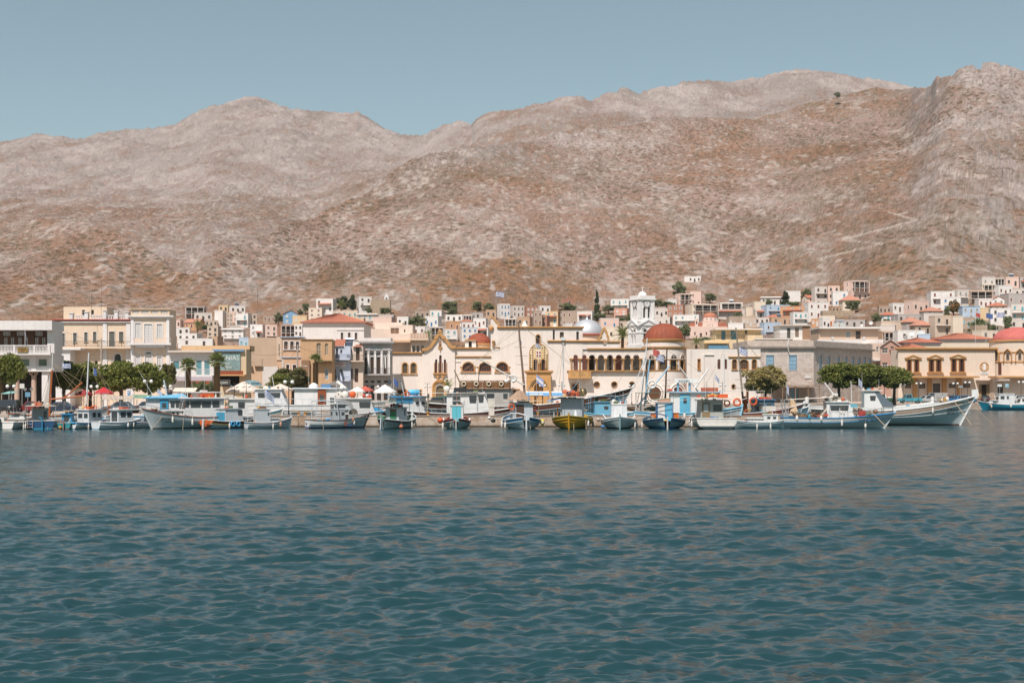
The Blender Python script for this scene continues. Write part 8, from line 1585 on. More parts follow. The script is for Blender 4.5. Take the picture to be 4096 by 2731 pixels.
for u in(.36,.47):x,y,zz=b.pt(u,.62);MB().torus((x,-y-.12,.62),.28,.11,18,8).build('tyre_fender',paint('#3a8fbf',.7),b.root,True)
MB().tube([(-2.4,-.6,b.dz(-2)),(-2.5,-.6,3.2)],.025,5).build('pole',paint('#6a6d70'),b.root);b.boom((-3.0,0,2.5),(.6,0,2.52),.03,'#5f6b66');ring(b,-1.3,-.2,z+.2,'z')
PL=mat('plaid_orange','#c4602a',.9,.1,3)
def plaid(bt):
 root=thing('plaid_cover','orange plaid sheet hanging over the stern by the white rudder','cover',bt.root.location,bt.root.rotation_euler.z);root.scale=bt.root.scale;q=MB();n,k=14,10;vs=[]
 for i in range(n+1):
  for j in range(k+1):
   u=i/n*2-1;v=j/k;drop=1.05*(1-.35*abs(u));w_=1.75
   vs.append((-4.35-.25*math.sin(v*2.2)-.06*math.sin(u*9+v*3),u*w_*(1-.35*v),1.22-.12*abs(u)-v*drop))
 q.add(vs,[(i*(k+1)+j,(i+1)*(k+1)+j,(i+1)*(k+1)+j+1,i*(k+1)+j+1)for i in range(n)for j in range(k)]);q.build('sheet',PL,root,True)
 for i in range(2,n,2):MB().tube([(vs[i*(k+1)+j][0]-.015,vs[i*(k+1)+j][1],vs[i*(k+1)+j][2])for j in range(k+1)],.022,4).build('plaid_stripe',paint('#3a2620',.9),root)
 for j in range(1,k,2):MB().tube([(vs[i*(k+1)+j][0]-.015,vs[i*(k+1)+j][1],vs[i*(k+1)+j][2])for i in range(n+1)],.022,4).build('plaid_stripe',paint('#3a2620',.9),root)
plaid(b);MB().hexa([(-4.95,-.1,-.2),(-4.75,-.1,-.2),(-4.75,.1,-.2),(-4.95,.1,-.2),(-4.8,-.1,1.35),(-4.62,-.1,1.35),(-4.62,.1,1.35),(-4.8,.1,1.35)]).build('rudder',paint('#cfcbc7'),b.root)
b=Boat('fishing_boat','small white boat with tall grey cabin and large striped flag',1072,158.6,30,6.9,2.5,.85,.75,.12,'t',dict(hull='#b9bcbc',bottom='#5a4a40',stripe='#5f6f7c',rail='#d0cdc9',deck='#b5b0a8'),(.05,.28),group=GF,sc=.74);c,z=b.cabin(-2.0,.2,1.7,2.25,'#b3b6b8','#b9bbbc',over=.08,wins=(('r',-.2,1.3,.22,.5),),taper=.12,fore=.25);b.cabin(.2,1.5,1.3,.8,'#c3c4c5',name='trunk_cabin');tank(b,-.9,0,z+.28,.2,1.2,'#8a6a50','x');b.mast(-.2,6.0,.06,lean=-.35,col='#cfcac4');o=obj('flag',flag_mesh(1.9,1.15,5,'greek',.75),b.root,(-.55,-.1,5.95));o.rotation_euler=(0,0,R(-16));b.boom((-3.4,-.4,3.35),(.9,-.2,3.9),.06,'#c9bfb0');b.mast(-3.2,3.4,.035,col='#d6d3cf');b.mast(-1.2,3.6,.04,lean=-.3,col='#d6d3cf',z0=1.2);b.net(1.9,0,.9,.4,8)
b=Boat('fishing_boat','white boat with metal gantry frame, grey wheelhouse and red mark on its side',1345,158.6,24,8.6,3.2,1.15,.8,.1,'t',dict(hull='#cfcdca',bottom='#8a4a48',stripe='#cfcdca',rail='#5a3f38',line='#9aa0a2',deck='#a9a49c',line2='#b0b3b4'),(.12,0),group=GF,rake=1.2,sc=.78);b.strip(lambda u:.12,lambda u:.26,paint('#3f6f9a'),'boot_stripe',off=.008)
c,z=b.cabin(-.7,1.1,2.0,1.75,'#9fa4a7','#b5b8ba',over=.05,wins=(('r',-.1,.95,.5,.5),('r',.7,.95,.42,.45),('s',0,.9,.9,.6)),fore=.1);b.cabin(-.6,1.9,2.0,.75,'#b9bbbc','#c9c7c4',z=z+.02,over=.12,wins=(('r',.3,.12,1.5,.5),('s',0,.12,1.4,.5)),fore=.55,name='flying_bridge')
g_=MB();[g_.tube([(-3.3,y,b.dz(-3)),(-3.25,y,3.9),(1.0,y,3.95)],.075,7)for y in(-1.2,1.2)];g_.tube([(-3.25,-1.2,3.9),(-3.25,1.2,3.9)],.075,7);g_.bar((.1,-1.25,.8),(-.35,-1.25,3.85),.2,.12);g_.build('gantry',paint('#b9bcbe'),b.root);d_=MB();d_.lathe([(.001,-.12),(.62,-.1),(.66,0),(.62,.1),(.001,.12)],20,(2.4,-.5,2.15),axis='y');d_.build('net_reel',mat('reel','#6a655c',.6,.3,4),b.root,40);b.box('bow_house',1.6,3.0,-.9,.9,b.dz(2)-.1,b.dz(2)+.85,paint('#a5a5a2'));b.rails(.78,.99,.75,'#b5a9a0');b.rails(.02,.4,.5);b.box('red_mark',.75,1.05,-1.68,-1.58,.4,1.05,paint('#8a4a40'));tank(b,-1.6,-1.1,1.25,.2,.7,'#3f8fc0','x','blue_barrel');b.box('red_mark_foot',1.05,1.9,-1.66,-1.58,.38,.5,paint('#3f5f8a'));b.mast(-2.2,4.4,.03,col='#6a5f55')
l_=MB();[l_.tube([(-4.15,-y,.15),(-4.15,-y,1.2)],.025,5)for y in(1.25,.75)];[l_.tube([(-4.15,-1.25,z_),(-4.15,-.75,z_)],.02,5)for z_ in(.2,.45,.7,.95)];l_.build('ladder',STEELB,b.root);b.net(-4.0,.2,.6,.4,9)
b=Boat('fishing_boat','grey white boat with green door, green winches and green pole frame',1590,158.5,66,7.4,3.5,.95,.75,.3,'d',dict(hull='#9fa8a6',bottom='#3f4f52',stripe='#4a4a4c',rail='#cfd0ce',line='#3f4a50',deck='#9aa09a',line2='#3f4a50'),(.08,.3),group=GF,sc=.9);c,z=b.cabin(-1.4,.8,1.9,1.85,'#b9bdc0','#a9a79c',over=.15,wins=(('r',.2,.9,.3,.8),),door=('s',-.15,1.55),doorc='#2f6a4a',dw=.42);MB().box(-1.46,-1.42,-.6,.3,z-.35,z-.12).build('door_lintel',paint('#7a3a34'),c);b.clutter(-1.2,.6,1.6,z+.12,12,8,('#c0563a','#b5482f','#5f6b4a','#8a5a40'));b.canopy(-2.6,.9,2.6,3.25,'#5f7f66',pc='#4a4a48');b.net(-1.3,1.05,1.7,.45,4,mat('dark_net','#3f352c',.95,.3,5));b.rudder('#c3c6c8','#4f8a68',1.8)
for i,(x,y)in enumerate(((1.6,-.6),(2.0,.1),(1.3,.5))):MB().lathe([(.25,-.3),(.25,-.22),(.1,-.2),(.1,.2),(.25,.22),(.25,.3),(.001,.3)],12,(x,y,b.dz(1.6)+.55),axis='y').build('winch',paint('#4f7a62'),b.root,40);MB().box(x-.06,x+.06,y-.2,y+.2,b.dz(1.6),b.dz(1.6)+.4).build('winch_stand',paint('#4f7a62'),b.root)
q=MB();q.tube([(-.4,.9,3.3),(-.4,.75,4.0),(-.4,0,4.35),(-.4,-.75,4.0),(-.4,-.9,2.2)],.05,6);q.build('hoop',paint('#3f4f48'),b.root);b.box('green_board',-2.4,-1.7,.6,1.5,1.0,1.5,paint('#3f7a5c'));b.boom((.6,-.8,1.3),(2.4,-1.0,2.2),.04,'#9ab5a5')
b=Boat('fishing_boat','small boat with tall turquoise double doors and red gunwale',1828,158.6,90,5.6,3.1,.85,.55,.28,'d',dict(hull='#8f9a96',bottom='#4a5450',stripe='#33302f',rail='#b05a4c',line='#b9bcb8',deck='#a9a59c',stemc='#cfd0ce'),(.06,.26),group=GF);c,z=b.cabin(-1.3,.8,1.5,1.95,'#cfccc8','#d0cdc9',over=.08,door=('s',0,1.85),doorc='#5fb0bc',dw=.5);b.canopy(-1.4,.6,1.7,z+.55,'#d0cdc9',posts=False,t=.04);MB().box(-1.4,.6,-.8,-.77,z+.1,z+.5).build('roof_rack',paint('#cfccc8'),c);ring(b,-.8,-.3,z+.25,'z',paint('#c07a5a',.7));b.mast(-1.2,z+1.3,.03,col='#b5856a',z0=z,yard=((.6,.5),));b.net(.2,1.15,.9,.35,14);b.net(.2,-1.2,.9,.35,15,mat('pink_net','#b59a8a',.9,.3,5))
for y in(-1.35,1.35):MB().hexa([(-1.5,y-.05,.8),(-.9,y-.05,.8),(-.9,y+.05,.8),(-1.5,y+.05,.8),(-1.3,y*1.1-.05,1.15),(-.7,y*1.1-.05,1.15),(-.7,y*1.1+.05,1.15),(-1.3,y*1.1+.05,1.15)]).build('bulwark_board',paint('#d3d0cc'),b.root)
b=Boat('fishing_boat','blue and white boat with brown cabin door and white tiller',2084,158.4,98,7.2,4.1,.95,.7,.35,'d',dict(hull='#aeb6b8',bottom='#7a4a46',stripe='#2f6f94',rail='#d0d2d2',line='#cfd2d2',deck='#b9bcbc',line2='#6a8a90'),(.05,.38),group=GF);c,z=b.cabin(-1.5,.9,2.3,2.1,'#adb2b6','#c4c0ba',over=.1,wins=(('s',.35,1.3,.5,.35),));MB().box(-1.55,-1.5,-.1,.75,b.dz(-.3)+.1,z-.12).build('door',mat('door_brown','#4f3a2f',.7,.2,3),c);b.canopy(-1.9,1.2,4.3,z+.28,'#c9bcae',posts=False);b.rudder('#cfd2d4','#cfd0ce',2.1);ring(b,-1.7,1.3,z-.35,'x');ring(b,-1.3,-1.3,z-.45,'x',paint('#a5432f',.6));b.rails(.05,.35,.45,'#5a5d60')
q=MB();q.lathe([(1.6,0),(.9,.5),(.3,1.0),(.001,1.02)],6,(-.2,.2,z+.42));q.build('tarp_tent',mat('tarp_brown','#9a7f6a',.9,.2,1.5),b.root);tank(b,-1.9,-1.4,z+.95,.12,1.6,'#cfccc8','y','rolled_awning');b.mast(-1.9,z+1.9,.045,col='#4f8fb5',y=-.6,z0=z+.3);b.mast(-2.4,4.1,.03,col='#8a8178',y=-1.6)
b=Boat('fishing_boat','bright yellow wooden boat with grey wheelhouse and orange nets on its roof',2290,158.6,262,7.8,4.5,1.05,.45,.5,'d',dict(hull='#b98a1f',bottom='#3a2f22',stripe='#b98a1f',rail='#b9a05a',line='#c9982a',deck='#9a9488',line2='#c9982a',stemc='#c9922a'),(.14,.36),group=GF,flare=.85);c,z=b.cabin(-1.2,1.5,2.4,2.5,'#a9adb2','#aaa9a4',over=.1,taper=.03);[MB().box(1.5,1.53,y-.5,y+.5,b.dz(0)+.2,z-.25).build('panel',paint('#a3a8ae'),c)for y in(-.55,.55)];b.canopy(-1.6,2.4,4.6,z+.22,'#c2bcb2',posts=False,t=.06);b.net(.2,-.2,z+.35,1.0,21,mat('orange_net2','#c46a4c',.9,.25,6),sc=.35);b.net(.1,.7,z+.35,.6,22,mat('orange_net2','#c46a4c'),sc=.4);MB().lathe([(.2,0),(.42,.25),(.45,.5),(.3,.75),(.34,.85)],14,(.8,1.25,z+.3)).build('brass_pot',mat('old_brass','#7a6a4a',.4,.2,3,0,.6),b.root,50);b.mast(-1.6,9.6,.1,col='#cfccc8',y=-1.2,z0=z,stays=((2.0,-2.4,1.6),(-3.4,-2.2,1.6),(2.4,1.6,z+.3)),yard=((.62,1.2),));b.mast(1.6,z+3.2,.03,col='#6a5f55',y=1.0,z0=z+.2);b.mast(2.3,5.2,.025,col='#6a5f55',y=-.9,z0=2.6)
b.boom((1.2,-.4,z+.5),(.6,.9,z+2.1),.05,'#5f6f80');b.clutter(-2.6,2.6,2.2,.95,31,14,('#c9a05a','#d0ccc6','#4f7a9a','#6a4a3a','#c0763a'));b.net(-2.2,-1.4,1.3,.6,33,mat('light_net','#a99f92',.9,.3,6));[MB().tube([(1.6,y,1.0),(1.7,y,2.4)],.05,6).build('net_post',paint(c_),b.root)for y,c_ in((-1.9,'#d0ccc6'),(-1.5,'#c9852f'),(-1.1,'#d0ccc6'))];MB().hexa([(3.2,.5,1.3),(3.3,.5,1.3),(3.3,.8,1.3),(3.2,.8,1.3),(3.0,.55,2.0),(3.1,.55,2.0),(3.1,.7,2.1),(3.0,.7,2.1)]).build('windlass_handle',paint('#cfd2d2'),b.root)
MB().hexa([(1.2,-2.4,3.2),(2.4,-2.7,2.9),(2.6,-1.2,3.25),(1.4,-1.0,3.5),(1.2,-2.4,3.23),(2.4,-2.7,2.93),(2.6,-1.2,3.28),(1.4,-1.0,3.53)]).build('blue_tarp',paint('#6f8fae',.8),b.root)
b=Boat('fishing_boat','small all-white boat with plain white cabin between yellow and blue boats',2475,158.6,268,6.4,4.0,.85,.5,.4,'d',dict(hull='#a3a9a6',bottom='#2f2a28',stripe='#c3c6c8',rail='#d6d5d3',line='#c9cbca',deck='#cfcdca',stemc='#8fb0b5'),(.16,.22),group=GF,flare=.85);c,z=b.cabin(-1.0,1.2,1.75,2.05,'#cfd0d2','#cfccc8',over=.05,taper=.02);MB().box(1.22,1.25,-.6,.35,b.dz(0)+.3,z-.2).build('door',paint('#d9d8d8'),c);b.clutter(-.9,.9,1.5,z+.12,41,9,('#a5503a','#d0ccc6','#5f6b4a','#8a3f34','#d6d2cc'));MB().box(-1.0,1.2,-.9,-.87,z+.1,z+.5).build('roof_rail',paint('#d3d0cc'),c);MB().box(-1.0,1.2,.87,.9,z+.1,z+.5).build('roof_rail',paint('#d3d0cc'),c)
for y in(-1.6,1.6):MB().hexa([(.2,y-.04,1.0),(2.0,y*.8-.04,.95),(2.0,y*.8+.04,.95),(.2,y+.04,1.0),(0,y*1.12-.04,1.6),(1.7,y*1.0-.04,1.25),(1.7,y*1.0+.04,1.25),(0,y*1.12+.04,1.6)]).build('bulwark_board',paint('#d3d3d2'),b.root)
b=Boat('fishing_boat','dark blue green boat with half white half blue cabin and orange crates',2655,158.4,90,6.8,4.7,.9,.6,.32,'d',dict(hull='#6f8a8c',bottom='#2f5f8a',stripe='#3f5a6c',rail='#5f7f94',line='#2f4a64',deck='#b9a896',stemc='#c3bdb6'),(.3,.3),group=GF);c,z=b.cabin(-1.3,.7,1.75,2.2,'#3f6f9f','#9a9c9e',over=.1,taper=.02);MB().box(-1.34,-1.3,.02,.78,b.dz(-.3)+.2,z-.1).build('door',paint('#d0cdc9'),c);MB().box(-1.34,-1.3,-.76,-.02,b.dz(-.3)+.1,z-.1).build('door',paint('#5fa0bf'),c);b.rudder('#c9c3bc','#3f557a',2.0);b.box('orange_crate',-1.0,-.4,.95,1.5,.75,1.75,paint('#c06a2c'));b.box('orange_crate',-1.0,-.4,-1.55,-1.0,.75,1.75,paint('#c06a2c'));b.box('roof_bundle',-.9,.3,-.6,.65,z+.1,z+.5,paint('#b5805f',.8));b.net(-1.2,1.4,.9,.5,51,mat('light_net','#a99f92'));b.net(-.8,-1.5,.9,.5,52);b.boom((-2.0,2.4,3.1),(-1.6,-2.6,3.55),.04,'#9ab0a5');b.boom((-2.1,2.2,2.9),(-1.8,-2.4,3.2),.03,'#cfccc8')
b=Boat('fishing_boat','broad white boat with square stern, glazed wheelhouse and orange roof gear',2842,158.3,92,8.2,4.6,1.1,.7,.1,'t',dict(hull='#c6c1ba',bottom='#2f3a40',stripe='#c6c1ba',rail='#cfcac4',line='#a9a49c',deck='#a59f96',line2='#b5aea4'),(.16,.3),group=GF,trans=.95);c,z=b.cabin(-1.0,2.0,2.6,2.2,'#a5a69f','#c4bdb3',over=.3,wins=(('s',-.6,1.05,.95,.75),),taper=.1);MB().box(-1.05,-1.0,.25,1.1,b.dz(.2)+.1,z-.2).build('door',mat('door_olive','#8a7458',.7,.15,3),c);MB().box(-1.09,-1.05,.42,.95,b.dz(.2)+1.0,z-.35).build('door_pane',mat('pane_pale','#aeb2b0',.2,.1),c);b.canopy(-1.9,1.8,4.0,z+.25,'#c6b8aa',posts=True);b.clutter(-1.0,1.0,2.4,z+.4,61,10,('#c98a3f','#c96a2f','#d09a4a','#b5482f'));b.box('life_raft',-.8,.4,-1.8,-.8,z+.35,z+.75,ORNG);ring(b,-1.2,-1.62,z-.25,'x');b.net(-2.8,1.2,1.0,.6,62,mat('green_net','#55695a',.9,.3,6));b.net(-2.9,-1.4,1.0,.5,63);b.box('fish_box',-3.2,-2.6,-.3,.5,1.05,1.35,paint('#3f6fa5'));[b.mast(x,z+h_,.025,col='#5a4f45',y=y,z0=z+.2)for x,y,h_ in((.2,.4,2.2),(.5,.2,1.8),(-.4,-.3,2.6))];boat_flag(b,-.5,-.4,z,z+3.0,.8,.5,'greek',1.0);MB().box(-4.3,-4.12,-1.8,1.8,.35,.45).build('swim_step',paint('#cdc8c0'),b.root)
b=Boat('fishing_boat','small white boat with boxy wheelhouse and tall white sternpost',3035,158.6,176,7.4,2.5,.85,.35,.4,'d',dict(hull='#a3b0b3',bottom='#5f8a94',stripe='#b3b9b9',rail='#c6c9c9',line='#8fa5aa',deck='#c6c3be',stemc='#cfcecb'),(.1,.22),group=GF,sc=.8);c,z=b.cabin(-2.6,-.6,1.6,1.3,'#cfcecb','#cfcdc9',over=.1,wins=(('l',-2.1,.7,.42,.35),('l',-1.3,.7,.42,.35),('b',-.4,.75,.35,.35),('b',.4,.75,.35,.35)),trim='#b0b2b2');b.cabin(-.6,1.6,1.4,.75,'#cfcdc9',name='trunk_cabin');b.rails(.45,.8,.35,'#6a6d70');b.rudder('#cfcecb','#8fb0b5',.5);MB().hexa([(-3.75,-.1,.2),(-3.5,-.1,.2),(-3.5,.1,.2),(-3.75,.1,.2),(-3.8,-.1,1.75),(-3.6,-.1,1.75),(-3.6,.1,1.75),(-3.8,.1,1.75)]).build('tall_sternpost',paint('#d3d1cd'),b.root);b.net(1.4,.2,1.0,.45,71);b.mast(-1.6,3.0,.05,lean=.3,col='#d0cdc9',z0=z)
b=Boat('fishing_boat','long pale blue fishing boat with piled nets, white wheelhouse and name on its bow',3335,159.2,-3,11.6,3.7,1.15,.55,.05,'t',dict(hull='#b9bcb9',bottom='#5f7f8c',stripe='#bbbebb',rail='#2f7fb5',line='#2f7fb5',deck='#8a7f74',stemc='#c3cbcc'),(.06,.5),group=GF,rake=1.7,trans=.9);c,z=b.cabin(-.9,2.2,2.4,2.0,'#d6d3cf','#d9d6d2',over=.15,wins=(('r',-.05,1.05,.95,.6),('r',.95,1.05,.9,.6),('b',0,.9,1.8,.75)),fore=.7,aft=-.1);b.canopy(-5.3,-.6,2.9,3.15,'#cdbfb2',tilt=.25);b.rails(.08,.98,.62,'#5f6468',13);b.net(-3.8,-.4,1.15,.9,81);b.net(-2.6,-.6,1.15,.9,82,mat('brown_net','#6a5340',.95,.4,6));b.net(-1.6,-.9,1.15,.7,83,mat('rust_net','#8a5a40',.95,.4,6));b.clutter(-4.6,-.8,2.2,1.35,84,14,('#c0563a','#d3cdc4','#b5482f','#c9a05a','#d6d1c8'));b.box('red_can',2.6,3.3,-1.1,-.5,1.3,2.0,paint('#a5433a',.5));b.net(3.6,-.3,1.35,.5,85,mat('green_net','#55695a'));b.net(2.5,-.4,2.0,.55,86,mat('light_net','#a99f92'));b.net(.3,.2,z+.15,.9,87,mat('grey_tarp','#8d8478',.9,.2,3),'tarpaulin_heap');b.net(-.5,.1,z+.25,.7,88,mat('white_tarp','#c4bdb4',.9,.15,3),'tarpaulin_heap');b.boom((.2,.2,z+.6),(-1.0,.2,z+2.2),.1,'#cfccc8');b.mast(2.0,z+2.4,.06,lean=-.1,col='#d0cdc9',z0=z);boat_flag(b,2.8,.2,z,z+2.7,.55,.8,'greek',.8);b.boom((-1.5,-1.0,1.4),(-.5,-1.0,z-.2),.16,'#b5a898','strut');tank(b,4.6,0,1.85,.25,.7,'#8a6a50','y','anchor_drum');b.box('instrument_box',-.2,.4,-.3,.3,z+.7,z+1.0,paint('#d6d3cf'));b.mast(-5.2,4.5,.03,col='#b9b5b0',z0=1.2);boat_flag(b,-5.2,.1,3.2,4.9,.4,.9,'greek',1.2);g_=MB();[g_.tube([(-5.4,y,1.1),(-5.7,y,3.2)],.07,6)for y in(-1.2,1.2)];g_.build('stern_frame',STEELB,b.root);g_=MB();g_.tube([(5.4,-.4,1.9),(6.4,0,1.8),(5.4,.4,1.9)],.03,5);g_.tube([(5.4,-.4,2.4),(6.5,0,2.4),(5.4,.4,2.4)],.03,5);[g_.tube([(x,y,1.6),(x,y,2.4)],.025,5)for x,y in((5.4,-.4),(5.4,.4),(6.5,0))];g_.build('bow_pulpit',paint('#6a5f58'),b.root)
b.name_text('ΗΛΙΑΣ',.745,.80,.27,-1,'#2f5f8f',1.05);b.name_text('Ν.Κ.',.83,.83,.15,-1,'#4a5a62',.35);b.name_text('548',.878,.86,.22,-1,'#3a5a78',.5)
cr_=MB();x,y,zz=b.pt(.925,1.0);cr_.box(x-.02,x+.02,-y-.05,-y-.03,.9,1.12);cr_.box(x-.07,x+.07,-y-.05,-y-.03,1.02,1.06);cr_.build('bow_cross',paint('#4a4a4c'),b.root)
b=Boat('caique','large white caique with tall curved bow and beige strake at the right',3560,171.5,-7,17.5,4.8,1.75,1.75,.2,'d',dict(hull='#bcc2c2',bottom='#5a3330',stripe='#a28e7e',rail='#d6d5d2',line='#d0d2d1',deck='#c6c3be',line2='#d0d2d1',stemc='#d6d5d2'),(.16,.62),group=GF,rake=2.2,flare=.9)
b.cabin(-3.2,.4,3.0,2.2,'#d3d2cf','#c9c1b8',over=.2,wins=(('r',-2.2,1.0,.6,.6),),fore=1.9,z=1.9,rx=(-3.6,-1.0));MB().hexa([(-1.05,-1.53,2.2),(.45,-1.53,2.2),(.45,-1.5,2.2),(-1.05,-1.5,2.2),(-2.0,-1.45,4.0),(-1.5,-1.45,4.0),(-1.5,-1.42,4.0),(-2.0,-1.42,4.0)]).build('windscreen',mat('screen_grey','#5f6a72',.2,.05),b.root)
b.strip(lambda u:b.sheer(u)if u<.86 else b.sheer(.86),lambda u:(b.sheer(u)+.38)if u<.8 else b.sheer(u),paint('#d3d2cf'),'bulwark',n=40);x,y,zz=b.pt(1,b.sheer(1));MB().hexa([(x-.5,-.12,zz-.3),(x+.15,-.12,zz-.3),(x+.15,.12,zz-.3),(x-.5,.12,zz-.3),(x-.55,-.12,zz+.75),(x+.2,-.12,zz+.8),(x+.2,.12,zz+.8),(x-.55,.12,zz+.75)]).build('bow_head',paint('#d6d5d2'),b.root)
b.name_text('ΖΑΦΕΙΡΙΑ',.885,1.75,.26,-1,'#4a4a4c',1.6);b.name_text('Ν.ΚΑΛ.220',.885,1.38,.17,-1,'#5a5a5c',1.0);b.clutter(6.0,6.9,1.0,2.9,95,5,('#d3cdc4','#c08a3a','#d6d1c8'));b.box('hatch_cover',-6.5,-4.0,-1.3,1.3,1.9,2.5,paint('#5fa5b5'))
b=Boat('motor_boat','teal hulled boat with white cabin at the far right quay',4022,274,178,9.2,3.0,1.05,.7,.1,'t',dict(hull='#1f7f96',bottom='#17606f',stripe='#1f7f96',rail='#cfd0cf',deck='#cfcdca',stem=0),(.06,0),group='boats at the right quay',rake=1.2);b.cabin(-1.4,1.8,2.3,2.3,'#d3d1cf','#d6d4d1',over=.1,wins=(('l',.9,1.3,.7,.6),('l',-.1,1.3,.35,.6),('b',0,1.2,1.6,.6)),fore=.35);b.cabin(1.8,3.4,1.9,.8,'#cfcdca',fore=.7,wins=(('l',2.3,.25,.7,.3),),name='trunk_cabin')
b=Boat('motor_boat','white motor cruiser with raked windscreen at the right edge',4100,276.5,180,8.0,2.8,1.2,.5,.0,'t',dict(hull='#cfd0cf',bottom='#3f5f6a',rail='#d6d5d2',stem=0),(.08,0),group='boats at the right quay',rake=1.2);b.cabin(-1.0,1.6,2.2,1.5,'#d3d2d0',over=.1,fore=.7,wins=(('l',.2,.6,1.4,.6),('b',0,.5,1.7,.7)))
# ---------------- second row, behind the pier
b=Boat('fishing_boat','white boat with turquoise cabin panel and long blue roof behind the glazed wheelhouse',662,167.5,12,9.5,3.2,1.2,.6,.1,'t',dict(hull='#cfcfcd',bottom='#3f5f6a',stripe='#3f8fb5',rail='#d3d2d0'),(.1,.25),group=GB);c,z=b.cabin(-2.2,2.2,2.4,2.3,'#cfcecc','#5f9fbf',over=.3,wins=(('r',1.5,1.2,.6,.8),('r',.85,1.2,.45,.8)),fore=.4);MB().box(-.6,.35,-1.26,-1.2,b.dz(0)+.4,z-.1).build('cabin_panel',paint('#3f8fb0'),c);MB().box(-.35,.1,-1.29,-1.25,b.dz(0)+1.2,z-.5).build('panel_window',GLASS,c);q=MB();q.hexa([(-2.4,-1.4,z+.12),(2.6,-1.4,z+.12),(2.6,1.4,z+.12),(-2.4,1.4,z+.12),(-2.2,-1.0,z+.2),(2.0,-1.0,z+.6),(2.0,1.0,z+.6),(-2.2,1.0,z+.2)]);q.build('roof_hood',paint('#5fa0bf'),c);b.mast(-1.4,z+3.2,.03,lean=-1.6,col='#d0cdc9',z0=z+.3);boat_flag(b,-.9,0,z,z+1.2,.8,.5,'greek',.8);b.boom((.2,0,z+.4),(-.2,0,z+2.2),.12,'#b9bdc2');tank(b,.5,0,z+.75,.35,.6,'#4f3f3a','y','drum');b.mast(2.3,7.3,.035,col='#d0cdc9',stays=((4.2,0,1.6),(-.5,0,z)))
b=Boat('fishing_boat','white pilot boat with tall wheelhouse and turquoise bow behind the tyre-fendered boat',968,167.6,18,9.0,3.0,1.2,.8,.1,'t',dict(hull='#cdcdcb',bottom='#3f5f6a',stripe='#3f93ab',rail='#d3d2d0'),(.1,.35),group=GB);c,z=b.cabin(-1.8,1.6,2.3,2.2,'#cfcecc','#d0cdc9',over=.2,wins=(('r',-.2,1.15,.75,.7),('s',-.5,1.1,.7,.8),('s',.5,1.1,.7,.8)),fore=.3,aft=.3,trim='#9a9da0');b.canopy(-4.2,-1.7,2.5,3.3,'#c3b9ae');b.rails(.3,.95,.6,'#9a9da0');b.mast(.3,z+1.0,.04,col='#cfccc8',z0=z);b.box('roof_bin',-2.0,-1.1,-.6,.6,z+.1,z+.55,paint('#bdb6ac'));q=MB();[q.tube([(-2.2,y,1.0),(-1.2,y,3.2)],.06,6)for y in(-.9,.9)];q.build('side_stair',STEELB,b.root)
b=Boat('motor_yacht','large white motor yacht with two rows of windows behind the pier lamp',1255,175.5,2,16.0,4.2,2.3,.5,.0,'t',dict(hull='#d3d0cd',bottom='#3f5f7a',stripe='#d6d4d1',rail='#c3c4c4',deck='#cdc9c4',stem=0),(.5,.55),group=GB,trans=.92,rake=1.5)
for i in range(6):x=-5.6+i*1.75;xx,y,zz=b.pt(x/16+.5,1.55);MB().box(x-.42,x+.42,-y-.04,-y+.06,1.45,1.85).build('hull_window',mat('window_beige','#a59a8c',.2,.1),b.root)
c,z=b.cabin(-7.0,-3.0,3.2,2.0,'#cfcfcf','#d6d4d1',z=2.25,over=.2,wins=(('r',-6.2,.85,.8,.75),('r',-4.6,.85,1.3,.75)),fore=.9);c,z2=b.cabin(-2.2,4.2,3.2,2.1,'#d6d3d0','#cfd6dc',z=2.25,over=.3,wins=(('r',1.1,.25,.6,.85),('r',2.4,.3,.45,.7)),fore=.4);MB().box(.65,1.65,-1.68,-1.6,2.35,z2-.08).build('varnished_panel',TIMB,c);MB().box(.9,1.4,-1.71,-1.66,2.8,3.6).build('panel_window',GLASS,c);b.rails(.05,.7,.8,'#a9abac',13);q=MB();q.lathe([(.6,0),(.55,.35),(.2,.6),(.001,.65)],12,(.0,0,z2+.1));q.build('radar_dome',paint('#d9d7d4'),b.root,40);q=MB();q.tube([(1.5,0,z2+.1),(2.5,0,z2+.5),(3.2,0,z2+.2)],[.3,.45,.3],8);q.build('rolled_cover',mat('cover_grey','#7f766e',.9,.2,2),b.root);b.box('blue_bin',1.0,2.2,-1.2,-.6,z2+.1,z2+.6,paint('#5f7f9f'));antenna(b,-.7,.6,z2,z2+2.6);antenna(b,1.8,.8,z2,z2+2.2);b.mast(-4.8,z+1.6,.05,lean=-.3,col='#d6d4d1',z0=z)
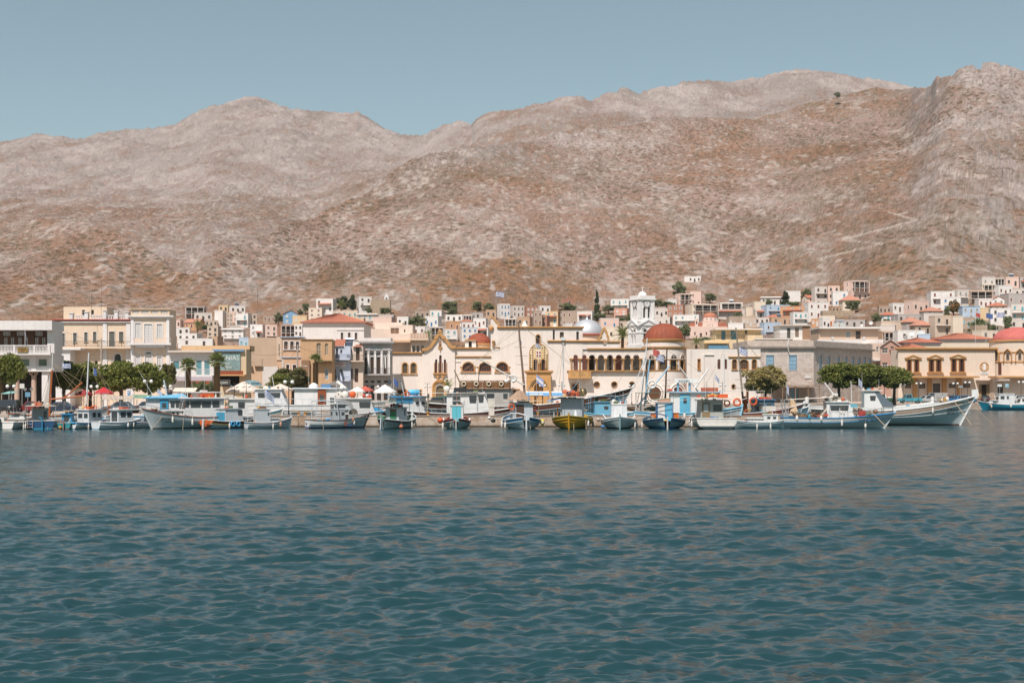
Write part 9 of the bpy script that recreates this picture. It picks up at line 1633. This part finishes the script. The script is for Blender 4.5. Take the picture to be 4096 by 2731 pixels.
b=Boat('fishing_boat','white boat with grey arched hatch and big white and orange floats on its roof',1420,173.5,6,9.5,3.3,1.3,.7,.1,'t',dict(hull='#cfccc8',bottom='#3f5f6a',rail='#d3d1ce'),(.1,0),group=GB);c,z=b.cabin(-2.2,2.6,2.6,2.1,'#c3c1be','#cfccc8',over=.25,wins=(('r',1.2,.9,1.3,.8),),fore=.8);MB().lathe([(.001,-.06),(1.0,-.06),(1.0,0)],20,(-1.2,-1.32,b.dz(0)+1.0),axis='y').build('arched_hatch',paint('#8f908f'),c);MB().torus((-1.15,-1.42,b.dz(0)+1.0),.34,.05,20,6).build('hatch_ring',RUBBER,c);tank(b,-1.2,0,z+.55,.42,1.0,'#d3cdc4','y','white_float');tank(b,-.3,0,z+.55,.42,1.0,'#c95a2c','y','orange_float');b.clutter(.4,2.0,1.8,z+.12,105,8,('#d3d0cc','#b5483a','#c9c4bd'));b.net(-1.9,.3,z+.3,.7,106,mat('white_tarp','#c4bdb4'),'tarpaulin_heap',1.1);b.boom((-2.4,.4,z),(-2.1,.2,z+2.6),.05,'#b5b8ba');MB().hexa([(2.0,-1.3,1.6),(3.6,-1.0,1.55),(3.6,-.96,1.55),(2.0,-1.26,1.6),(2.3,-1.2,2.1),(2.9,-1.1,2.0),(2.9,-1.06,2.0),(2.3,-1.16,2.1)]).build('blue_cover',paint('#3f8fbf'),b.root);tag_flag=boat_flag(b,-1.8,.1,z,z+3.3,.55,.9,'argent',1.4)
b=Boat('fishing_boat','white boat with blue trimmed wheelhouse, round portholes and turquoise tank',1612,176,200,9.8,3.2,1.3,.7,.2,'t',dict(hull='#cfcecc',bottom='#3f5f6a',stripe='#cfcecc',rail='#d3d2d0'),(.1,0),group=GB);c,z=b.cabin(-2.6,1.6,2.5,2.3,'#c9cacb','#3f93bf',over=.3,fore=.2,taper=.04);[MB().lathe([(.001,-.05),(.3,-.05),(.3,0)],16,(x,1.24,z-.75),axis='y').build('porthole',paint('#3f7fa0'),c)for x in(-2.2,-1.5)];[MB().lathe([(.001,-.1),(.22,-.1),(.22,0)],16,(x,1.32,z-.75),axis='y').build('porthole_glass',GLASS,c)for x in(-2.2,-1.5)];MB().box(-.9,1.2,1.22,1.28,z-.7,z-.15).build('blue_panel',paint('#3f8fbf'),c);tank(b,-1.4,0,z+.6,.36,1.5,'#5fb0cf','x','turquoise_tank');boat_flag(b,1.2,0,z,z+2.5,.8,.8,'blue',.9);antenna(b,-1.5,.4,z,z+3.0);antenna(b,1.3,.2,z,z+3.4);b.canopy(-5.6,-2.4,2.4,z+.05,'#3f6f5a',posts=True,sag=.15);ring(b,-.4,.4,z+.4,'y');b.boom((-.2,0,z),(.2,0,z+1.8),.06,'#c9c9c7')
b=Boat('motor_cruiser','white cruiser with brown strake, long canopy and cream curtained windows',1862,174.5,-2,13.5,3.9,1.35,1.0,.3,'d',dict(hull='#c9c6c2',bottom='#4a3a34',stripe='#5a3a30',rail='#d3d1ce',line='#d3d1ce',deck='#b9b2a8'),(.1,.5),group=GB,rake=1.3);c,z=b.cabin(-2.2,3.3,2.9,2.3,'#cfcdca','#d3d0cc',z=1.45,over=.2,wins=(('r',1.0,.9,.8,1.1),('r',2.0,.95,.55,1.1),('r',-1.0,.3,.9,1.6)),fore=1.0,trim='#5a4a42');b.canopy(-5.6,1.6,3.4,z+.15,'#cdc5ba',sag=.1);tank(b,-2.3,0,z+.6,.38,1.0,'#d6cfc4','y','white_barrel');MB().box(-1.4,.1,-.5,.5,z+.22,z+.75).build('black_case',RUBBER,b.root);b.rails(.3,.95,.6,'#b5b8ba',12);b.boom((-.2,.3,z+.2),(-1.4,.3,z+2.9),.11,'#8a7a68');b.boom((-4.6,-1.3,1.2),(-4.4,-1.3,z),.12,'#8a8272','post');b.rails(.02,.25,.5,'#b5b8ba')
b=Boat('caique','big caique with brown strakes, tall leaning mast and timber deckhouse',2110,183,-4,24.0,5.6,2.1,2.4,.4,'d',dict(hull='#a9adb0',bottom='#4a3a34',stripe='#5f4034',rail='#cfccc8',line='#cfccc8',deck='#8a7a68',line2='#5f4034'),(.1,.7),group=GB,rake=2.6);b.name_text('ΑΓ. ΝΙΚΟΛΑΟΣ',.86,2.25,.42,-1,'#2f3436',4.2);c,z=b.cabin(-8.5,-2.0,4.2,2.3,'#a59f98','#8a6a50',z=2.0,over=.3,wins=(('r',-4.6,.8,.9,.9),('r',-2.7,.8,.5,.9)));q=MB();[q.box(-8.6+i*.8,-8.5+i*.8,-2.2,-2.1,z+.1,z+1.1)for i in range(9)];q.box(-8.6,-2.0,-2.2,-2.1,z+.15,z+.3);q.box(-8.6,-2.0,-2.2,-2.1,z+1.0,z+1.1);q.box(-8.6,-2.0,-2.16,-2.12,z+.3,z+.95);q.build('timber_balustrade',WOOD,b.root);[ring(b,-8.0+i*1.6,-2.3,z+.65,'y',paint('#cdbfa8'),'lifebuoy',.25)for i in range(4)]
b.mast(-.2,13.0,.17,lean=-1.0,col='#7a6250',stays=((9.5,-.4,4.2),(9.8,.4,4.3),(-8.5,0,5.6)),yard=((.50,1.5),(.60,1.6),(.70,1.5),(.35,2.6)));b.boom((-.4,-.2,4.8),(-6.2,-.2,8.2),.11,'#c3bfb8');[MB().tube([(-6.2,-.2,8.2),p],.02,4).build('topping_lift',ROPE,b.root)for p in((-1.15,0,12.0),(-1.0,0,10.6),(-10.5,0,5.0))];MB().tube([(-6.5,-1.5,2.4),(-6.1,-.2,7.6)],.05,5).build('lazy_line',RUBBER,b.root);boat_flag(b,1.2,-1.0,3.0,6.2,1.2,1.0,'argent',.7);boat_flag(b,-1.2,0,9.0,11.2,.8,.5,'greek',1.2);ring(b,-1.6,-2.4,5.7,'y',paint('#cfccc8'),'lifebuoy',.34)
b=Boat('fishing_boat','light blue boat with blue pipe frame behind the small all-white boat',2395,174.5,184,8.6,3.0,1.2,.9,.3,'d',dict(hull='#b9bec0',bottom='#3a3a3c',stripe='#7fb5c9',rail='#7fb5c9',line='#3a3a3c',deck='#8fb5c3',line2='#3a3a3c'),(.12,.5),group=GB);c,z=b.cabin(-1.8,.6,2.0,1.8,'#6fa5bb','#5f8f9f',over=.15,wins=(('l',-.8,.9,.5,.4),));b.canopy(-2.4,1.2,2.4,z+.75,'#7fa5b5',pc='#5f93ae',t=.04);b.net(2.4,0,1.6,.7,111,mat('light_net','#a99f92'));b.mast(-2.6,z+1.6,.03,col='#5a5d60');b.clutter(-1.6,.4,1.4,z+.12,112,5)
b=Boat('fishing_boat','turquoise hulled boat with ladder mast and drum winch',2560,175.5,2,10.5,3.2,1.45,.4,.4,'d',dict(hull='#6fb0c6',bottom='#3a4a50',stripe='#6fb0c6',rail='#cfd3d5',line='#cfd3d5',deck='#9ab5bd'),(.15,0),group=GB);d_=MB().lathe([(.001,-.35),(.75,-.35),(.75,-.25),(.3,-.22),(.3,.22),(.75,.25),(.75,.35),(.001,.35)],18,(-3.2,-.4,2.6),axis='y');d_.build('drum_winch',paint('#6f9fb5'),b.root,40)
b.mast(.0,10.6,.1,lean=.9,col='#cfd0d0',stays=((4.8,0,2.0),(-4.8,0,2.0),(-9.0,2,3.0)));lad=MB();A0,A1,B0,B1=Vector((-2.0,-.8,1.6)),Vector((.62,-.1,8.2)),Vector((-.7,-.9,1.6)),Vector((.85,-.1,8.2));lad.tube([A0,A1],.045,5);lad.tube([B0,B1],.045,5);[lad.tube([A0.lerp(A1,t/11),B0.lerp(B1,t/11)],.025,4)for t in range(1,11)];lad.build('mast_ladder',paint('#cfd0d0'),b.root);b.boom((.5,-.2,2.2),(1.2,-.2,8.0),.1,'#7fb0cc');b.net(1.6,0,1.8,.8,121,mat('green_net','#55695a'));b.net(-1.0,.2,1.8,.7,122,mat('brown_net','#6a5340'));boat_flag(b,1.6,0,8.0,9.3,1.0,.8,'red',.4);boat_flag(b,2.0,0,7.6,8.8,1.2,.8,'greek',.5);b.box('pale_canvas',2.2,3.4,-1.0,.2,1.6,3.0,mat('pale_canvas','#a9b5ab',.9,.15,2))
b=Boat('fishing_boat','white boat with turquoise door, dark mast and white derrick behind the blue cabin boat',2745,174,-3,13.0,3.8,1.4,.8,.2,'t',dict(hull='#cfd0cf',bottom='#3a4a50',stripe='#5fa5c0',rail='#8fc0d3',deck='#b9b5b0'),(.15,.3),group=GB);c,z=b.cabin(-2.0,4.0,3.0,2.7,'#d3d2d0','#9ab5c6',z=1.2,over=.35,taper=.03);MB().box(-.9,.35,-1.56,-1.48,1.3,z-.2).build('door',paint('#5fa8c3'),c);MB().box(-.45,-.05,-1.59,-1.55,2.6,3.2).build('door_window',GLASS,c);b.canopy(-6.2,-1.6,3.2,z-.1,'#55695a',tilt=.1);b.mast(-2.6,9.3,.12,lean=.25,col='#4a2f28',stays=((-6.0,0,2.0),(2.5,0,z+2.0),(-8.0,0,6.0)),yard=((.52,1.0),(.44,1.1),(.36,1.3)));b.boom((-5.8,-.3,2.4),(-2.0,-.3,7.2),.11,'#9fc0d3');b.boom((1.0,-.2,z+.5),(2.7,-.2,z+2.9),.12,'#d6d3cf');MB().box(-1.5,1.4,-.35,.35,z+1.2,z+1.7).build('radar_scanner',paint('#d3d1cd'),b.root);text_obj('KODEN',.24,paint('#5f7f88'),b.root,(-.3,-.38,z+1.3),1.3,'boat_name');[MB().tube([(x,0,z),(x,0,z+1.2)],.14,8).build('funnel',paint('#7fa5b8'),b.root)for x in(-1.0,.4)];b.box('roof_raft',1.8,3.8,-.8,.2,z+.1,z+.6,paint('#a5583f',.7));ring(b,-4.2,-.6,z+1.0,'y',paint('#d0cdc9'),'lifebuoy',.45);b.mast(4.6,z+4.6,.1,col='#d0cdc9',z0=z);antenna(b,5.0,.3,z,z+4.0)
b=Boat('caique','caique with rust red bulwark, tall grey brown mast and two orange lifebuoys',2995,176,8,12.5,3.6,1.35,1.2,.3,'d',dict(hull='#cfcfcd',bottom='#4a3a34',stripe='#8a4630',rail='#d3d2d0',line='#d3d2d0',deck='#a59888'),(.1,.55),group=GB,rake=1.6);b.mast(-.55,11.9,.15,lean=-1.1,col='#857a6c',z0=1.2,stays=((5.6,0,3.0),(5.4,.3,3.0),(-6.5,0,3.0)),yard=((.3,2.0),(.4,1.6),(.5,1.4)));MB().tube([(-.35,0,1.2),(-.6,0,3.4)],.28,10).build('mast_foot',mat('mast_rust','#8a4a30',.7,.2,2),b.root);b.canopy(-5.2,1.6,3.0,4.05,'#c6c0b6',posts=True);ring(b,-1.9,-1.3,2.7,'y',ORNG,'lifebuoy',.42);ring(b,.2,-1.2,2.8,'y',ORNG,'lifebuoy',.42);b.boom((-2.5,-1.2,2.6),(-.6,-1.2,3.2),.05,'#cfccc8');boat_flag(b,-1.25,0,8.4,9.6,1.3,.8,'greek',.5);b.box('hatch',1.6,3.2,-.8,.8,1.6,2.2,paint('#cdc8c0'));b.boom((-6.0,0,3.4),(-9.2,0,7.6),.09,'#c9c6c1')
b=Boat('fishing_boat','pale blue boat with dark blue arched wheelhouse behind the small boxy boat',3092,180,10,9.0,3.0,1.3,.8,.2,'t',dict(hull='#b3c6cf',bottom='#3a4a50',rail='#d3d6d6',deck='#b9b5b0'),(.1,0),group=GB);c,z=b.cabin(-2.6,-.2,2.2,1.9,'#4a6a80','#3f6f94',over=.2,wins=(('r',-1.9,.9,.7,.6),('r',-.9,.9,.7,.6),('s',0,.8,1.4,.7)),trim='#6f8fa0');b.box('life_raft',-1.8,-.8,-.4,.5,z+.1,z+.4,ORNG);b.clutter(.4,2.4,1.6,1.3,131,8,('#b5483a','#c9a05a','#d0ccc6'));b.net(-3.4,.2,1.3,.6,132,mat('tan_net','#b59a6a',.9,.3,6))
person(3022,177.5,'person in a grey shirt sitting on the rust red caique','#8d9088','#55524c','sit',120,z=1.2)
b=Boat('fishing_boat','low turquoise and white boat behind the long pale blue boat',3235,176.5,5,9.0,2.8,1.1,.5,.2,'d',dict(hull='#5fa5c0',bottom='#3a4a50',stripe='#cfd0cf',rail='#d3d6d6',deck='#7fb0c4'),(.1,.3),group=GB);b.net(-1.5,0,1.2,.7,141,mat('blue_net','#4f7a94',.9,.3,5));b.clutter(-2.5,2.5,1.6,1.1,142,8,('#4f8aa0','#d0ccc6','#3f6f94'));MB().hexa([(-2.6,-.9,1.2),(-1.5,-.9,1.2),(-1.5,.9,1.2),(-2.6,.9,1.2),(-2.3,-.05,3.2),(-1.9,-.05,3.0),(-1.9,.05,3.0),(-2.3,.05,3.2)]).build('tan_sail_cover',mat('tan_canvas','#b59a7c',.9,.15,2),b.root)
b=Boat('sailing_caique','wooden caique with orange varnished mast and long boom at the left',235,166,4,11.0,3.2,1.2,.9,.3,'d',dict(hull='#cfcac4',bottom='#4a3a34',rail='#8a4a2c',deck='#9a7a58'),(.1,0),group=GB);MT=paint('#a85a2c',.5);MB().tube([(-1.1,0,1.0),(-.75,0,6.6)],[.13,.1],8).build('mast',MT,b.root);MB().tube([(-.75,0,6.6),(-.68,0,9.1)],[.07,.04],8).build('topmast',paint('#cfccc8'),b.root);MB().tube([(-.9,0,3.15),(3.0,0,3.55)],.1,8).build('boom',MT,b.root);MB().tube([(.6,0,3.3),(2.7,0,5.1)],.09,8).build('gaff',MT,b.root);[MB().tube([(-.72,0,7.4),p],.018,4).build('stay',ROPE,b.root)for p in((2.7,0,5.1),(5.0,0,1.8),(3.9,.3,1.6),(-2.4,.2,1.6),(.9,.8,1.4))];q=MB();q.prism([(-1.15,2.0),(-1.9,1.9),(-.95,6.2)],-.1,.1);q.build('furled_sail',mat('sail_grey','#bdb4aa',.9,.15,2),b.root);boat_flag(b,.4,0,6.3,7.4,1.0,.6,'greek',.1)
b=Boat('sailing_boat','white masted sailing boat behind the orange raft boat',350,167,6,9.0,2.8,1.0,.6,.2,'d',dict(hull='#cfcecb',bottom='#3a4a50',rail='#cfccc8'),(.1,0),group=GB);b.mast(-.2,8.6,.12,lean=.35,col='#d0d0d2',stays=((4.2,0,1.6),(3.6,.3,1.5),(-4.0,0,1.4),(2.0,.9,1.3),(-2.0,-.9,1.2)),yard=((.66,1.2),));boat_flag(b,.7,0,6.0,6.9,.5,.8,'blue',.8);b.canopy(.8,4.0,2.2,3.5,'#c3b3a2')
COIL=[MB().torus((0,0,.04),.22,.05,14,5,'z').torus((0,0,.12),.2,.05,14,5,'z').mesh('rope_coil',ROPE,True),MB().torus((0,0,.04),.2,.05,14,5,'z').torus((0,0,.12),.17,.05,14,5,'z').mesh('rope_coil',paint('#4f7f94',.8),True)]
FEN=MB().lathe([(.001,-.32),(.09,-.3),(.12,-.2),(.12,.2),(.09,.3),(.03,.34),(.02,.7)],10).mesh('side_fender',paint('#d0cac2',.6),True)
for i,q in enumerate(ALLB):
 rr=random.Random(900+i)
 if q.group=='boats at the right quay':continue
 q.clutter(-q.L*.42,-q.L*.22,q.B*.5,q.dz(-q.L*.3)+.02,300+i,5);q.clutter(q.L*.12,q.L*.34,q.B*.35,q.dz(q.L*.22)+.02,400+i,4)
 for _ in range(3):x=rr.uniform(-.4,.38)*q.L;o=obj('rope_coil',COIL[rr.randrange(2)],q.root,(x,rr.choice((-1,1))*q.hb(x/q.L+.5)*.7,q.dz(x)+.02))
 for ra,rb,wt,z in q.tops[:1]:
  if rb-ra<1.2:continue
  q.clutter(ra+.3,rb-.3,wt*1.3,z,500+i,3)
  antenna(q,ra+.4,wt*.6,z,z+rr.uniform(1.0,2.2));antenna(q,rb-.4,-wt*.5,z,z+rr.uniform(.7,1.8))
  MB().sphere((ra+rr.uniform(.4,.9),-wt*.2,z+.12),.13,10,6,(1,1,.8)).build('gps_dome',paint('#d6d3cf'),q.root,True)
  MB().box(rb-.3,rb-.12,-.12,.12,z,z+.16).build('deck_light',paint('#b9b5af'),q.root)
 if q.group==GF:
  for u in(.3,.55,.75):
   sd=-1 if math.cos(q.root.rotation_euler.z)>0 else 1;x,y,z=q.pt(u,q.sheer(u)-.45)
   if rr.random()<.6:o=obj('side_fender',FEN,q.root,(x,sd*(y+.16),q.sheer(u)-.62))
# ------------------------------------------------------------------ floats, fenders and mooring lines
def buoy(px,py,D,r,colr,label,sc=1.0,cat='buoy',name='buoy',band=None):
 root=thing(name,label,cat,at(px,py,D),0,'buoys and fenders');MB().sphere((0,0,0),r,16,12,(1,1,sc)).build('body',paint(colr,.5),root,True);MB().torus((0,0,r*sc+.04),.05,.02,10,5).build('eye',IRON,root);MB().tube([(0,0,r*sc),(.02,.05,r*sc+.55)],.015,4).build('lanyard',ROPE,root)
 if band:MB().lathe([(r*1.01,-r*.3),(r*1.01,r*.3)],16).build('band',paint(band,.5),root)
for a in((217,1686,155.2,.17,'#c9582c','orange ball fender on the dark blue boat'),(241,1709,154.6,.16,'#c98a1f','yellow ball floating beside the dark blue boat'),(1761,1681,156.2,.33,'#c4532f','large orange ball buoy left of the turquoise doors'),(1467,1672,158.6,.2,'#33383c','black and white ball fender at the gantry boat bow'),(2393,1677,157.2,.22,'#b9a898','beige ball fender between yellow and white boats'),(1957,1671,157,.2,'#cfc9c2','white ball fender left of the blue and white boat')):buoy(*a)
for a in((513,1700,155.3,.12,'#d3cdc6','long white fender on the pale blue stern panel boat'),(1098+25,1697,156.3,.14,'#b58a70','long tan fender on the boat with the large flag'),(1413,1677,157.4,.13,'#a97a58','tan fender on the gantry boat bow'),(3188,1673,157.0,.16,'#d3cdc6','white fender left on the long pale blue boat'),(3238,1668,157.0,.15,'#3f8aa0','blue fender on the long pale blue boat'),(3285,1673,157.0,.16,'#d6d0c8','white fender in the middle of the long pale blue boat'),(3365,1650,157.2,.11,'#d6d0c8','small white fender cluster near the name'),(3376,1652,157.2,.11,'#d0c9c0','second small white fender near the name'),(3462,1703,156.6,.13,'#d6d0c8','white plastic can hanging at the bow'),(3966,1625,270.5,.16,'#cdb9a0','tan fender on the teal hulled boat'),(4044,1624,270.5,.16,'#d6d0c8','white fender on the teal hulled boat'),(2540,1675,157.2,.15,'#c4a690','tan fender at the right of the all-white boat'),(2738,1665,157.2,.18,'#c9c0b5','pale fender between blue green boat and square stern')):buoy(*a[:4],a[4],a[5],2.2,'fender','fender')
buoy(2170,1688,157.3,.26,'#cdb55a','blue white and yellow pear buoy beside the yellow boat',1.5,band='#d6d2cc');buoy(1605,1706,155,.22,'#b56a50','reddish can float behind the green boat rudder',1.1);buoy(2412,1706,155.4,.24,'#3f6f9a','blue can floating beside the all-white boat',.8);buoy(1973,1682,156.8,.27,'#26282a','black tyre-like fender at the blue and white boat',.8)
for px,py in((980,0),):pass
def rope(p,q,label,sag=.3,r=.02,m=None):
 pts=[];p,q=Vector(p),Vector(q)
 for i in range(11):t=i/10;v=p.lerp(q,t);v.z-=sag*4*t*(1-t);pts.append(v)
 tag(MB().tube(pts,r,5).build('mooring_rope',m or ROPE,None),label,'rope','mooring ropes')
for a in((at(3820,1608,168),at(3886,1700,160),'thick rope running down from the curved bow',0,.045),(at(3868,1600,170),at(3970,1695,163),'thin rope right of the curved bow',0,.025),(at(3480,1640,157.5),at(3545,1708,152),'anchor pole line at the pale blue bow',0,.05),(at(3500,1660,157.3),at(3555,1712,151),'second rope at the pale blue bow',.1,.03),(at(668,1645,157.5),at(604,1718,152.5),'boathook pole leaning at the glazed wheelhouse bow',0,.035),(at(735,1660,157),at(731,1718,153),'rope down the named white bow',0,.02),(at(1289,1665,157),at(1294,1716,154),'rope at the gantry boat stern',0,.02),(at(1198,1655,164),at(1140,1697,160),'rope from the orange bollard to the flag boat',.3,.025),(at(1221,1655,164),at(1200,1706,163.4),'loop of rope on the pier face',.2,.02),(at(1712,1660,163.4),at(1755,1704,163.2),'rope on the pier face left of the orange ball',-.4,.02),(at(2123,1655,164),at(2100,1672,161),'rope from the bollard to the blue and white boat',.1,.025),(at(2295,1670,156.5),at(2295,1719,153.5),'left rope down the yellow bow',0,.025),(at(2343,1670,156.5),at(2345,1717,153.5),'right rope down the yellow bow',0,.025),(at(2117,1675,156.5),at(2122,1716,154),'rope beside the white rudder',0,.025),(at(1808,1670,156.8),at(1800,1710,154.5),'rope left of the turquoise doors',0,.02),(at(198,1680,155.5),at(190,1714,154),'pole at the dark blue stern',0,.03),(at(1930,1690,160),at(1965,1678,157.5),'slack rope left of the blue and white boat',.2,.02)):rope(a[0],a[1],a[2],a[3],a[4])
# ------------------------------------------------------------------ haze
def haze():
 m=bpy.data.materials.new('haze');m.use_nodes=True;n=m.node_tree.nodes;l=m.node_tree.links
 for x in list(n):n.remove(x)
 out=n.new("ShaderNodeOutputMaterial");v=n.new("ShaderNodeVolumePrincipled");v.inputs['Color'].default_value=(.86,.84,.88,1);v.inputs['Density'].default_value=HAZE
 v.inputs['Anisotropy'].default_value=0.0;l.new(v.outputs[0],out.inputs['Volume'])
 o=MB().box(-2600,2600,-60,5300,-3,720).build('haze',m);o['kind']='stuff';return o
HAZE=.00005
haze()
set_texts()
